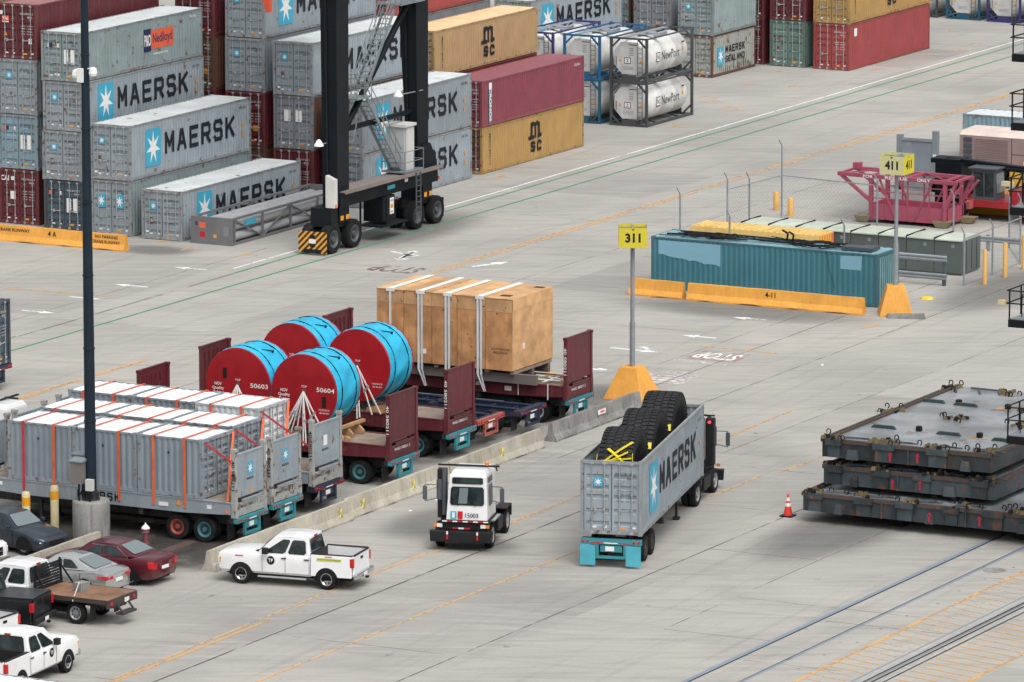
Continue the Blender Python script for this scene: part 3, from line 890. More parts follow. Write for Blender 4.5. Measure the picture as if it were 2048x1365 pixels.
def ex_pando(t, H):
    marks(t, '-x', [(.05, 2.0, H * .72, .13, .22, 'white'), (.049, 1.87, H * .72, .2, .24, 'navy'), (.05, 1.45, H * .72, .14, .2, 'white'),
                    (.05, .95, H * .5, .26, .75, 'white'), (.05, .55, H * .5, .26, .75, 'white'), (.05, 1.5, .36, .3, .1, 'white')])


def ex_flag(t, H):
    marks(t, '-x', [(.05, 2.05, H * .74, .2, .2, 'orange'), (.049, 1.88, H * .74, .16, .2, 'navy'), (.05, 1.45, H * .74, .12, .2, 'white'),
                    (.05, .95, H * .5, .26, .75, 'white'), (.05, .55, H * .5, .26, .75, 'white')])


def ex_white(t, H):
    marks(t, '-x', [(.05, 1.62, H * .62, .38, .62, 'white'), (.05, .92, H * .62, .38, .62, 'white')])


def ex_amber(t, H):
    marks(t, '-x', [(.05, .62, H * .33, .3, .3, 'yelmark'), (.05, .62, .34, .14, .08, 'white')])


def ex_hmark(t, H):
    marks(t, '-x', [(.05, 1.9, H * .38, .22, .3, 'brown'), (.05, 2.1, .4, .2, .12, 'white')])


def ex_dings(t, H):
    for k in range(16):
        x = 1.3 + k * .28 + random.uniform(-.05, .05); h = random.uniform(.2, .75); b = MB()
        b.quad((x, .0185, .22), (x + random.uniform(.04, .11), .0185, .22), (x + .05, .0185, .22 + h), (x, .0185, .22 + h * .8))
        b.build('rust_streak', K['brown'], t)


HC, ST = 2.896, 2.591
# block at the left: four columns deep, doors toward the trailers
container('yellow container at the far left edge, topmost behind the maroon one', 13.6, 41.15, 8.69, H=HC, col='tan', roof='rooft', logo_=None)
for i, c in enumerate(('mgrey', 'bgrey', 'dgrey')):
    container(('grey container under the yellow-roofed one, at the far left edge, third tier', 'blue-grey container at the far left edge, second tier', 'slate container at the far left edge, bottom tier')[i], 13.6, 41.15, 5.79 - 2.896 * i, col=c, logo_=None)
container('maroon container with a red and white door label, top of the leftmost full stack', 14.15, 38.14, 8.69, col='maroon', roof='roofm2', logo_=None, extra=ex_tal)
container('grey container with a small door star, below the maroon one at the left', 14.05, 38.12, 5.79, col='mgrey')
container('blue-grey container with two white door placards, second tier of the leftmost stack', 14.1, 38.16, 2.896, col='bgrey', logo_=None, extra=ex_flag)
container('maroon container behind the orange barrier, with white letters and a round sticker', 14.1, 38.14, 0, col='maroon', logo_=None, extra=ex_cai)
container('greenish grey container with a navy and orange side panel, top of its stack', 13.55, 35.08, 7.77, H=ST, col='mgrey2', logo_='pando', extra=ex_pando)
container('grey star container directly under the one with the navy and orange panel', 13.6, 35.05, 5.18, H=ST, col='mgrey')
container('grey container behind the light pole, second tier under two others', 13.55, 35.1, 2.591, H=ST, col='mgrey', extra=ex_hmark)
container('dark slate blue container at the bottom, behind the light pole and orange barrier', 13.6, 35.07, 0, H=ST, col='dblue', logo_=None, extra=ex_flag)
container('grey star container on top of the two-high stack right of the light pole', 13.1, 31.9, 2.896, col='mgrey', extra=ex_hmark)
container('grey container with two star stickers on its doors, right of the light pole', 13.15, 31.92, 0, col='mgrey', logo_=None, extra=ex_stars, side_col='mgrey2')
container('grey star container standing alone on the ground beside the gas tube frame', 13.12, 28.85, 0, H=ST, col='mgrey', extra=ex_hmark)
# second block, behind the gantry crane legs
X2 = 26.85
container('upper grey star container of the two-high pair behind the crane legs', X2, 25.95, 2.896, col='mgrey')
container('lower grey star container of the two-high pair behind the crane legs', X2, 25.93, 0, col='mgrey')
container('grey star container on the third tier, seen between the two crane legs', X2, 28.95, 5.79, col='mgrey', extra=ex_hmark)
container('grey container with two white squares on its doors, left of the near crane leg', X2 + .05, 28.97, 2.896, col='dgrey', logo_=None, extra=ex_white, side_col='brown')  # near long side set to brown, doors and far side stay slate
container('maroon container at the foot of the stack left of the near crane leg', X2, 28.95, 0, col='maroon', logo_=None)
container('grey star container on the fourth tier, cut by the top left of the crane', X2 + .2, 32.0, 8.69, col='mgrey')
container('grey container on the third tier left of the crane, under a cut-off one', X2 + .2, 32.02, 5.79, col='mgrey', logo_='maersk')
container('maroon container with an amber door label, second tier in the gap left of the crane', X2 + .15, 32.0, 2.896, col='maroon', logo_=None, extra=ex_amber)
container('rusty brown container on the ground behind the container beside the gas tube frame', X2 + .15, 32.0, 0, col='brown', logo_=None)
container('dark maroon container at the picture top beside the four-high grey one', X2 + .1, 35.06, 8.69, col='maroon', logo_=None)
container('rusty brown container under the dark maroon one, a narrow sliver at upper left', X2 + .1, 35.08, 5.79, col='brown', logo_=None, extra=ex_amber)
container('maroon container on the second tier in the narrow gap at upper left', X2 + .1, 35.06, 2.896, col='maroon', logo_=None)
container('slate container on the bottom tier hidden in the gap at upper left', X2 + .1, 35.06, 0, col='dgrey', logo_=None)
# third block
X3 = 40.35
container('maroon container with a pale roof and a vertical teal strip, on a mustard one', X3, 25.98, 2.591, H=ST, col='maroon2', logo_='cronos')
container('mustard container on the ground under the maroon one with the pale roof', X3, 26.0, 0, H=ST, col='ochre', logo_='msc', door='brown')
container('tan container with a pale top and black initials, third tier right of the crane', X3 + .05, 29.0, 5.18, H=ST, col='tan', logo_='msc', door='tan')
container('red-brown container hidden under the tan one, second tier', X3, 29.0, 2.591, H=ST, col='maroon', logo_=None)
container('slate container hidden under the tan one, bottom tier', X3, 29.0, 0, H=ST, col='dgrey', logo_=None)
container('red container cut by the picture top, behind the tan one', X3, 32.0, 8.08, H=ST, col='red', logo_=None)
container('grey container under the red one at the picture top, third tier', X3, 32.0, 5.18, H=HC, col='dgrey', logo_=None)
container('maroon container in the row behind the tan one, second tier', X3, 32.0, 2.591, H=ST, col='maroon', logo_=None)
container('slate container in the row behind the tan one, bottom tier', X3, 32.0, 0, H=ST, col='dgrey', logo_=None)
container('red container at the picture top between the crane legs', X3 + .1, 35.0, 8.69, H=HC, col='red', logo_=None)
# MAERSK pair behind the tank containers
container('grey star container behind the blue framed tank containers, at the picture top', 69.0, 38.1, 2.896, col='mgrey')
container('grey container under the star one behind the tank containers', 69.0, 38.12, 0, col='mgrey', logo_=None)
container('rusty grey container seen end-on in the gap behind the tank containers', 82.3, 38.1, 2.896, col='brown', logo_=None, door='mgrey2')
container('slate container bottom tier behind the tank containers', 82.3, 38.1, 0, col='dgrey', logo_=None)
X5 = 81.6
container('slate grey short container with a small star, behind the near tank frame', X5, 35.1, 2.896, L=6.058, H=HC, col='dgrey')
container('slate grey short container on the ground behind the tank frame', X5, 35.12, 0, L=6.058, H=HC, col='dgrey')
container('dark green container behind the slate short one', X5 + 6.6, 35.1, 2.896, L=6.058, H=HC, col='dgreen', logo_=None)
container('pale-sided short container above the rust-streaked one right of the tanks', X5, 32.05, 2.591, L=6.058, H=ST, col='mgrey2', extra=ex_hmark)
container('rust-streaked short container with black letters on the ground right of the tanks', X5, 32.1, 0, L=6.058, H=ST, col='creamy', logo_='sealand', extra=ex_dings)
X6 = 88.35
container('dark maroon container on the ground in the gap right of the rust-streaked short one', X6 + .3, 32.0, 0, H=HC, col='maroon', logo_=None)
container('dark maroon container on the upper tier in the gap right of the short pair', X6 + .3, 32.0, 2.896, H=HC, col='maroon', logo_=None)
container('maroon container with white door bars, over the rusty green one', X6 + .1, 29.05, 2.896, H=HC, col='maroon', logo_=None)
container('rust-blotched green container on the ground left of the red one', X6 + .1, 29.05, 0, H=HC, col='dgreen', logo_=None, extra=ex_hmark)
container('ochre container on top of the long red one at the picture top', X6, 26.02, 2.896, H=HC, col='ochre', logo_='msc')
container('long red container on the ground at the upper right, under the ochre one', X6, 26.0, 0, H=HC, col='red', logo_=None, extra=lambda t, H: marks(t, '-y', [(.95, .008, H * .8, .42, .5, 'white')]))


# ---------------------------------------------------------------- tank containers
def tank(label, x, y, z, fcol, text=True, group='tank containers', H=2.591, L=6.058, tankcol=None):
    t = thing('tank_container', label, 'tank container', (x, y, z), 0, group)
    fm = K[fcol]
    b = MB()
    for xx in (0, L - .14):
        for yy in (0, CW - .14):
            b.box(xx, xx + .14, yy, yy + .14, 0, H)
        for zz in (0.0, H - .13): b.box(xx + .02, xx + .12, .14, CW - .14, zz + .01, zz + .12)
        c = .62
        for (ya, za, yb_, zb) in ((.1, c, c, .1), (CW - .1, c, CW - c, .1), (.1, H - c, c, H - .1), (CW - .1, H - c, CW - c, H - .1)):
            b.bar((xx + .07, ya, za), (xx + .07, yb_, zb), .09, .1)
        b.box(xx + .03, xx + .10, .75, CW - .75, .1, .38)
    for yy in (0.02, CW - .12):
        b.box(.14, L - .14, yy, yy + .1, .03, .17); b.box(.14, L - .14, yy + .01, yy + .08, H - .11, H - .03)
    for xx in (1.5, 4.4): b.bar((xx, .05, .1), (xx + .0, CW / 2, .35), .12, .1); b.bar((xx, CW - .05, .1), (xx, CW / 2, .35), .12, .1)
    b.build('frame', fm, t)
    r = 1.1; cz = 1.33
    v = MB(); v.lathe([(0.001, .22), (.5, .25), (.85, .33), (1.04, .48), (r, .66), (r, 2.1), (r + .012, 2.12), (r + .012, 2.18), (r, 2.2), (r, 3.9), (r + .012, 3.92), (r + .012, 3.98), (r, 4.0), (r, L - .66), (1.04, L - .48), (.85, L - .33), (.5, L - .25), (.001, L - .22)],
                      'x', (0, CW / 2, cz), 40)
    v.build('vessel', K[tankcol or 'tankw'], t, smooth=40)
    wk = MB(); zt = H - .06
    wk.box(.3, L - .3, CW - .95, CW - .55, zt, zt + .03); wk.box(1.9, 2.3, .2, CW - .3, zt + .001, zt + .031)
    wk.lathe([(.3, 0), (.3, .18), (.24, .22)], 'z', (3.1, CW / 2, H - .22), 16); wk.lathe([(.12, 0), (.12, .16)], 'z', (2.2, CW / 2, H - .2), 10); wk.box(2.4, 4.0, CW / 2 - .5, CW / 2 - .42, H - .2, H - .04); wk.box(2.4, 4.0, CW / 2 + .42, CW / 2 + .5, H - .2, H - .04)
    wk.build('walkway', K['steel'], t)
    ld = MB()
    for yy in (.32, .62): ld.bar((-.01, yy, .1), (-.01, yy, H - .1), .03)
    for k in range(8): ld.bar((-.01, .32, .3 + .28 * k), (-.01, .62, .3 + .28 * k), .025)
    ld.build('ladder', K['dsteel'], t)
    pn = MB(); oc = []
    for yy, zz in ((.75, .42), (1.7, .42), (2.2, .95), (2.2, 1.8), (1.75, 2.3), (.7, 2.3), (.66, 1.2)): oc.append((yy, zz))
    pn.prism(oc, 'x', .145, .175); pn.build('end_panel', K['tankend'], t)
    marks(t, '-x', [(.14, 1.85, 1.25, .2, -.22, 'yelmark'), (.02, .45, 1.25, .2, -.2, 'yelmark'), (.14, 2.08, 1.15, .1, .55, 'dgrey'), (.14, 1.0, 2.15, .5, .05, 'black')] + [(.14, 1.1, 1.95 - .1 * k, .28, .04, 'dgrey') for k in range(5)] + [(.14, 1.3, .85 - .07 * k, .7, .02, 'dgrey') for k in range(3)])
    if text:
        marks(t, '-x', [(.138, 1.35, 1.22, .42, .36, 'black'), (.134, 1.35, 1.22, .34, .28, 'white')])
        T(t, 'Z', .18, K['black'], (.130, 1.35, 1.22), '-x', .16, .03)
        yo = CW / 2 - r - .012
        marks(t, '-y', [(1.65, yo, cz, .52, .56, 'black'), (1.65, yo - .004, cz, .42, .46, 'white')])
        T(t, 'N', .3, K['black'], (1.65, yo - .008, cz), '-y', .26, .02)
        T(t, 'NewPort', .52, K['dgreyink'], (3.25, yo - .002, cz + .03), '-y', 2.3, .0)
        marks(t, '-y', [(4.85, yo, cz + .2, .3, -.3, 'yelmark'), (4.85, yo, cz + .55, .4, .1, 'dgreyink')])
    return t


K['tankw'] = mat('white_tank_paint', (0.72, 0.72, 0.70), 0.35, dirt=0.3, dirtcol=(0.32, 0.30, 0.27), streak=False, scale=1.2)
K['tankend'] = mat('pale_tank_end', (0.56, 0.56, 0.56), 0.45, dirt=0.25, scale=2)
K['dgreyink'] = flat('dark_grey_lettering', (0.07, 0.075, 0.08))
K['fblue'] = mat('bright_blue_frame', (0.012, 0.13, 0.30), 0.4, dirt=0.15)
K['findigo'] = mat('indigo_frame', (0.035, 0.035, 0.16), 0.4, dirt=0.15)
K['fdark'] = mat('charcoal_frame', (0.055, 0.062, 0.07), 0.45, dirt=0.2)
K['fteal'] = mat('petrol_blue_frame', (0.01, 0.09, 0.16), 0.4, dirt=0.2)
tank('white lettered tank in a charcoal frame, upper of the nearest pair', 60.7, 26.08, 2.60, 'fdark')
tank('white lettered tank in a charcoal frame, on the ground in the nearest pair', 60.7, 26.08, 0, 'fdark')
tank('white tank in a bright blue frame, upper tier left of the charcoal framed pair', 60.7, 29.14, 2.60, 'fblue', False)
tank('white tank in a blue frame on the ground, half hidden behind the mustard container', 60.7, 29.14, 0, 'fteal', False)
tank('white tank in an indigo frame, upper tier farthest left of the tanks', 60.7, 32.2, 2.60, 'findigo', False)
tank('white tank in an indigo frame under another, hidden behind the mustard container', 60.7, 32.2, 0, 'findigo', False)
tank('tank in a petrol blue frame at the top right corner, left of the indigo one', 114.9, 28.8, 0, 'fteal', False, 'tank containers at the top right corner')
tank('tank in an indigo frame at the top right corner', 114.7, 25.8, 0, 'findigo', False, 'tank containers at the top right corner')
tank('tank in a charcoal frame next to the long red container, top right', 115.0, 31.9, 0, 'fdark', False, 'tank containers at the top right corner')
tank('tank in an indigo frame cut by the right edge at the top', 114.7, 22.7, 0, 'findigo', False, 'tank containers at the top right corner')


# ---------------------------------------------------------------- frame of long gas tubes
gt = thing('gas_tube_frame', 'low grey frame holding long pale gas tubes, left of the gantry crane wheels', 'gas tube frame', (13.05, 25.85, 0), 0)
b = MB(); gL, gH = 12.19, 1.42
b.box(0, .16, 0, CW, 0, gH); b.box(gL - .16, gL, 0, CW, 0, gH)
for y in (0, CW - .12):
    b.box(.16, gL - .16, y, y + .12, 0, .14); b.box(.16, gL - .16, y, y + .12, gH - .12, gH)
    for k in range(5):
        x = .35 + k * 2.87
        b.box(x - .06, x + .06, y + .02, y + .1, .14, gH - .12)
    for k in range(4):
        x0, x1 = .35 + k * 2.87, .35 + (k + 1) * 2.87
        a = (x0, y + .06, gH - .1) if k % 2 == 0 else (x0, y + .06, .1)
        c = (x1, y + .06, .1) if k % 2 == 0 else (x1, y + .06, gH - .1)
        b.bar(a, c, .09, .07)
b.build('frame', mat('mid_grey_frame', (0.155, 0.158, 0.17), 0.5, dirt=0.2), gt)
K['tube'] = mat('dusty_grey_tube', (0.36, 0.37, 0.39), 0.45, dirt=0.2)
for r_ in range(2):
    for k in range(4):
        b = MB(); b.lathe([(.06, .18), (.2, .24), (.25, .45), (.25, gL - .45), (.2, gL - .24), (.06, gL - .18)], 'x', (0, .37 + k * .565, .38 + r_ * .58), 18)
        b.build('gas_tube', K['tube'], gt, smooth=40)
marks(gt, '-x', [(-.004, 1.75, .98, .4, .3, 'orange'), (-.004, 1.75, .5, .3, .3, 'redlens'), (-.004, .35, .75, .3, .5, 'dgrey'), (-.004, 1.0, .45, .2, .18, 'yelmark'), (-.004, 2.1, 1.05, .12, .2, 'navy')])
marks(gt, '-y', [(2.0, .05, 1.02, 1.1, .3, 'mblue')])

# ---------------------------------------------------------------- chassis trailers, flat racks and their loads
def chassis(label, x, y, paint='tealpaint', rim='tealrim', group='container chassis parked behind the concrete barrier', L=12.2, rz=0.0, bumper='tealpaint', plate=True, first=('tealrim',), flaps='plastic', rail='chassis', bogie=1.55):
    t = thing('container_chassis', label, 'chassis trailer', (x, y, 0), rz, group)
    b = MB()
    for xx in (.62, 1.70):
        b.box(xx, xx + .12, .25, L - .1, .78, 1.08); b.box(xx - .04, xx + .16, .25, L - .1, 1.08, 1.12); b.box(xx - .04, xx + .16, .25, L - .1, .74, .78)
    k = .9
    while k < L - .5:
        b.box(.74, 1.70, k, k + .07, .86, 1.04); k += 1.1
    for yy in (.12, 4.3, L - .35): b.box(.04, 2.40, yy, yy + .2, .90, 1.12)
    b.build('rails', K[rail], t)
    a = MB()
    for yy in (bogie, bogie + 1.25):
        a.tube((.3, yy, .5), (2.14, yy, .5), .07, 10)
        for xx in (.62, 1.72): a.box(xx, xx + .1, yy - .4, yy + .4, .56, .74)
    a.build('axle_set', K['chassis'], t)
    for i, yy in enumerate((bogie, bogie + 1.25)):
        for xx, s in ((.15, 1), (2.29, -1)):
            rm = first[i % len(first)] if s == 1 else rim
            w = place('wheel', wheel_mesh(.51, .26), t, (xx + s * .13, yy, .51), R(90)); r_ = place('rim', rim_mesh(.51, .26, 0, ''), w); setmat(r_, K[rm])
            w = place('wheel', wheel_mesh(.51, .26), t, (xx + s * .43, yy, .51), R(90)); r_ = place('rim', rim_mesh(.51, .26, 0, ''), w); setmat(r_, K[rm])
    bp = MB()
    bp.box(.02, 2.42, -.06, .12, .92, 1.13, 0)
    for xx in (.62, 1.72): bp.box(xx, xx + .12, -.05, .05, .42, .92, 0)
    bp.box(.62, 1.84, -.06, .06, .36, .46, 0); bp.box(.80, 1.66, -.02, .01, .62, .88, 0)
    bp.build('bumper', K[bumper], t)
    for xx in (.12, .30, 2.14, 2.32): 
        c = MB(); c.lathe([(.001, -.085), (.05, -.08), (.055, -.06)], 'y', (xx, 0, 1.03), 12); c.build('tail_light', K['redlens'], t)
    s = MB(); s.box(.45, .95, -.068, -.061, .96, 1.0); s.build('reflector', K['redlens'], t); s = MB(); s.box(1.5, 2.0, -.068, -.061, .96, 1.0); s.build('reflector', K['redlens'], t)
    s = MB(); s.box(.95, 1.5, -.068, -.061, .96, 1.0); s.build('reflector', K['white'], t)
    if plate: s = MB(); s.box(1.0, 1.35, -.03, -.02, .66, .84); s.build('licence_plate', K['white'], t)
    for xx in (.06, 1.86):
        f = MB(); f.box(xx - .04, xx + .56, -.10, -.085, .10, .90) if flaps != 'plastic' else f.box(xx, xx + .54, .42, .44, .22, .88); f.build('mud_flap', K[flaps], t)
    for xx in (.5, 1.84):
        g = MB(); g.box(xx, xx + .1, L - 2.9, L - 2.78, .12, .9); g.box(xx - .08, xx + .18, L - 2.98, L - 2.70, .02, .12); g.build('landing_leg', K['chassis'], t)
    return t


def flatrack(label, x, y, col, group, L=12.19, z=1.14, name_text=None, postcol=None, panel_logo=False, ph=2.62):
    t = thing('flat_rack', label, 'flat rack container', (x, y, z), 0, group)
    m = K[col]; W_ = CW
    b = MB()
    for xx in (0, W_ - .12):
        pr = [(0.05, .0), (0.05, .6), (L - .05, .6), (L - .05, .0), (L - .5, .0), (L - 2.2, -.0), (2.2, 0), (.5, 0)]
        b.prism([(.2, .12), (2.4, .02), (L - 2.4, .02), (L - .2, .12), (L - .2, .6), (.2, .6)], 'x', xx, xx + .12)
        b.box(xx - (.0 if xx else .02), xx + .12 + (.02 if xx else 0), .2, L - .2, .56, .61)
    for k in range(12): b.box(.12, W_ - .12, .6 + k * 1.0, .7 + k * 1.0, .1, .5)
    b.build('base_frame', m, t)
    f = MB(); n = 40
    for k in range(9): f.box(.13 + k * .242, .13 + k * .242 + .232, .45, L - .45, .52, .588)
    f.build('deck', K['wood'], t)
    for i, (y0, sg) in enumerate(((0.0, 1), (L, -1))):
        e = MB()
        yy0, yy1 = sorted((y0, y0 + sg * .22))
        for xx in (0, W_ - .2): e.box(xx, xx + .2, yy0, yy1, 0, .62)
        ym0, ym1 = sorted((y0 + sg * .03, y0 + sg * .18))
        e.box(.2, W_ - .2, ym0, ym1, .03, .52)
        e.build('end_beam', K[postcol or col], t)
        for xx in (0, W_ - .2):
            p = MB(); p.box(xx + .02, xx + .18, yy0 + .02, yy1 - .02, .62, ph); p.box(xx, xx + .2, yy0, yy1, ph, ph + .12); p.box(xx + .01, xx + .19, yy0 + .01, yy1 - .01, .62, .80)
            p.build('corner_post', K[postcol or col], t)
        pn = MB(); ya, yb2 = sorted((y0 + sg * .05, y0 + sg * .12))
        dp = -.06 if col == 'maroon' else .16; pn.box(.2, W_ - .2, ya, yb2, .78, ph - dp); pn.box(.2, W_ - .2, ya - .02, yb2 + .02, ph - dp, ph - dp + .06)
        for k in range(6): pn.box(.3 + k * .36, .36 + k * .36, yb2 if sg > 0 else ya - .04, yb2 + .04 if sg > 0 else ya, .8, ph - .18)
        pn.build('end_panel', m, t)
        if sg == 1:
            g = MB(); g.box(.45, W_ - .45, -.05, .0, .62, .70); g.build('ledge', m, t)
            T(t, name_text or 'MAEU 580211 2', .12, K['white'] if col == 'maroon' else K['black'], (1.1, .024, .40), '-y', 1.3, .01)
            T(t, name_text or '40 580211', .13, K['white'] if col == 'maroon' else K['black'], (-.004, .11, 1.7), None, 1.2, .01, basis=((0, 0, -1), (0, -1, 0)))
            if panel_logo:
                logo(t, .46, .5, (1.22, .046, 1.62 + .2), '-y'); T(t, 'MAERSK', .1, K['black'], (1.22, .046, 1.42), '-y', .55, .02)
    return t


CH = [(-49.55, -11.3), (-46.6, -11.2), (-42.85, -10.95), (-36.75, -11.1), (-30.65, -10.5), (-27.45, -10.15), (-24.75, -10.75), (-21.6, -11.45)]
K['tealrim'] = mat('dull_teal_rim', (.03, .17, .20), .6, dirt=.4, scale=3)
K['orangerim'] = mat('orange_rim_paint', (0.36, 0.05, 0.03), 0.5, dirt=0.2, scale=3)
K['redch'] = mat('worn_red_chassis_paint', (0.45, 0.12, 0.10), 0.5, dirt=0.3, rust=0.2, scale=2)
chassis('teal chassis under the nearest grey flat rack, with one orange-red wheel rim', *CH[0], first=('tealrim', 'orangerim'))
chassis('teal chassis under the middle grey flat rack', *CH[1])
chassis('navy chassis under the third grey flat rack from the left', *CH[2], bumper='bluech', rim='chassis', first=('chassis',))
chassis('teal chassis under the maroon flat rack that carries the two nearer reels', *CH[3])
chassis('teal chassis under the maroon flat rack that carries the two farther reels', *CH[4])
chassis('empty navy chassis with a salmon red rear frame', *CH[5], bumper='redch', rim='chassis', first=('chassis',), rail='bluech')
chassis('empty navy blue chassis beside the crate trailer', *CH[6], bumper='bluech', rim='chassis', first=('chassis',), rail='bluech')
chassis('teal chassis under the plywood crate, with a pale wheel ring', *CH[7], first=('bar', 'tealrim'))

fgrp = 'grey flat racks carrying small grey boxes'
f1 = flatrack('nearest grey flat rack with black letters on its side beam', CH[0][0], CH[0][1], 'mgrey', fgrp, postcol='frameg', panel_logo=True, ph=2.62)
block(f1, 'MAERSK', .33, 2.0, K['black'], (-.024, 6.3, .33), '-x')
marks(f1, '-x', [(-.022, 3.3, .28, .45, .16, 'white'), (-.022, 2.6, .42, .26, -.24, 'yelmark'), (-.022, 1.2, .35, .22, .16, 'white'), (-.022, 10.9, .4, .14, .14, 'white')]); marks(f1, '-y', [(1.3, .045, 1.0, .24, -.26, 'yelmark')])
flatrack('middle grey flat rack with rust spots on its star-marked end panel', CH[1][0], CH[1][1], 'mgrey', fgrp, postcol='frameg', panel_logo=True)
f3 = flatrack('third grey flat rack from the left, a white patch on its end panel', CH[2][0], CH[2][1], 'mgrey', fgrp, postcol='frameg')
marks(f3, '-y', [(1.1, .045, 1.75, .3, .42, 'white')]); T(f3, 'MAERSK', .1, K['black'], (1.1, .045, 1.38), '-y', .55, .02)
mg = 'maroon flat racks'
flatrack('maroon flat rack under the two nearer reels', CH[3][0], CH[3][1], 'maroon', mg)
flatrack('maroon flat rack under the two farther reels', CH[4][0], CH[4][1], 'maroon', mg)
fm3 = flatrack('maroon flat rack under the plywood crate', CH[7][0], CH[7][1], 'maroon', mg)
marks(fm3, '-x', [(-.022, 2.9, .3, .34, .2, 'white'), (-.022, 4.9, .3, .2, .16, 'white'), (-.022, 4.4, .4, .2, .16, 'white'), (-.022, 8.9, .35, .5, .2, 'redlens'), (-.022, 2.4, .3, .05, .5, 'white'), (-.022, 0.95, .3, .05, .7, 'white')])

# small grey boxes, three on each grey flat rack
K['strap'] = mat('orange_webbing', (0.80, 0.13, 0.045), 0.7, var=.2, dirt=0.15, scale=3)
K['redstrap'] = mat('red_webbing', (0.55, 0.03, 0.04), 0.7, dirt=.1, scale=3)
rown = ['nearest trailer', 'middle grey trailer', 'third grey trailer']
posn = ['at its rear', 'in its middle', 'at its front']
ordn = ['first', 'second', 'third', 'fourth', 'fifth', 'sixth']
bh = 2.40
for r_ in range(3):
    fx, fy = CH[r_]
    y0 = fy + 1.35 + (.15, .4, 1.15)[r_]
    for k in range(3):
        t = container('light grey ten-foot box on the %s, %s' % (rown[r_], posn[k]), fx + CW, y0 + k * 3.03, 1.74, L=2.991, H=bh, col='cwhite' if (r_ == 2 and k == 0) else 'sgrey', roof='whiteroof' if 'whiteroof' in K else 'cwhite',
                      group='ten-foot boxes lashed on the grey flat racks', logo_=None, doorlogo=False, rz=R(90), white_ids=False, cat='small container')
        b = MB(); n = 0
        hh = H_ = bh
        b.poly([(1.5, CW + .006, hh * .72), (1.62, CW + .006, hh * .72), (1.56, CW + .006, hh * .72 + .13)]); b.build('mark', K['black'], t)
        for q, yy in enumerate((.82, 2.25)):
            idx = (2 - k) * 2 + (1 - q)
            ya = y0 + k * 3.03 + yy
            s = MB(); zt = 1.74 + bh + .012; w = .11
            s.box(fx - .035, fx - .018, ya - w / 2, ya + w / 2, 1.35 if r_ == 0 else 1.6, zt + .006)
            s.box(fx - .035, fx + CW + .035, ya - w * .4, ya + w * .4, zt, zt + .012)
            s.box(fx + CW + .018, fx + CW + .035, ya - w / 2, ya + w / 2, 1.5, zt + .006)
            o = s.build('lashing_strap', K['redstrap'] if (q == 1 and k == 2 and r_ == 0) else K['strap'])
            tag(o, 'orange lashing strap over the boxes on the %s, %s from the left' % (rown[r_], ordn[idx]), 'strap', 'orange lashing straps')
    for nm, p, q_ in (('leaning right', (fx + CW - .08, y0 - .03, 1.74 + bh - .1), (fx + .15, y0 - 1.05, 1.75)), ('running down to the right post', (fx + .15, y0 - .03, 1.74 + bh - .15), (fx + CW - .1, y0 - 1.1, 2.2))):
        s = MB(); s.bar(p, q_, .09, .09) if 'leaning' in nm else s.bar(p, q_, .05, .07)
        if 'leaning' in nm and r_ == 0: s.bar(q_, (fx - .03, y0 - 1.1, 1.3), .09, .05)
        o = s.build('lashing_strap', K['strap'] if 'leaning' in nm else K['redstrap'])
        tag(o, '%s strap behind the rear box, %s, %s' % ('orange' if 'leaning' in nm else 'red', rown[r_], nm), 'strap', 'diagonal straps at the rear boxes')

# cable reels
K['reelred'] = mat('crimson_reel_paint', (0.36, 0.006, 0.013), 0.5, var=.15, dirt=0.12, dirtcol=(.12, .01, .02), scale=2)
K['tarp'] = mat('cyan_tarpaulin', (0.02, 0.42, 0.66), 0.35, var=.2, dirt=0.0, scale=1.5, bump=.35)
K['webbing'] = flat('white_webbing', (0.74, 0.74, 0.73), 0.7)


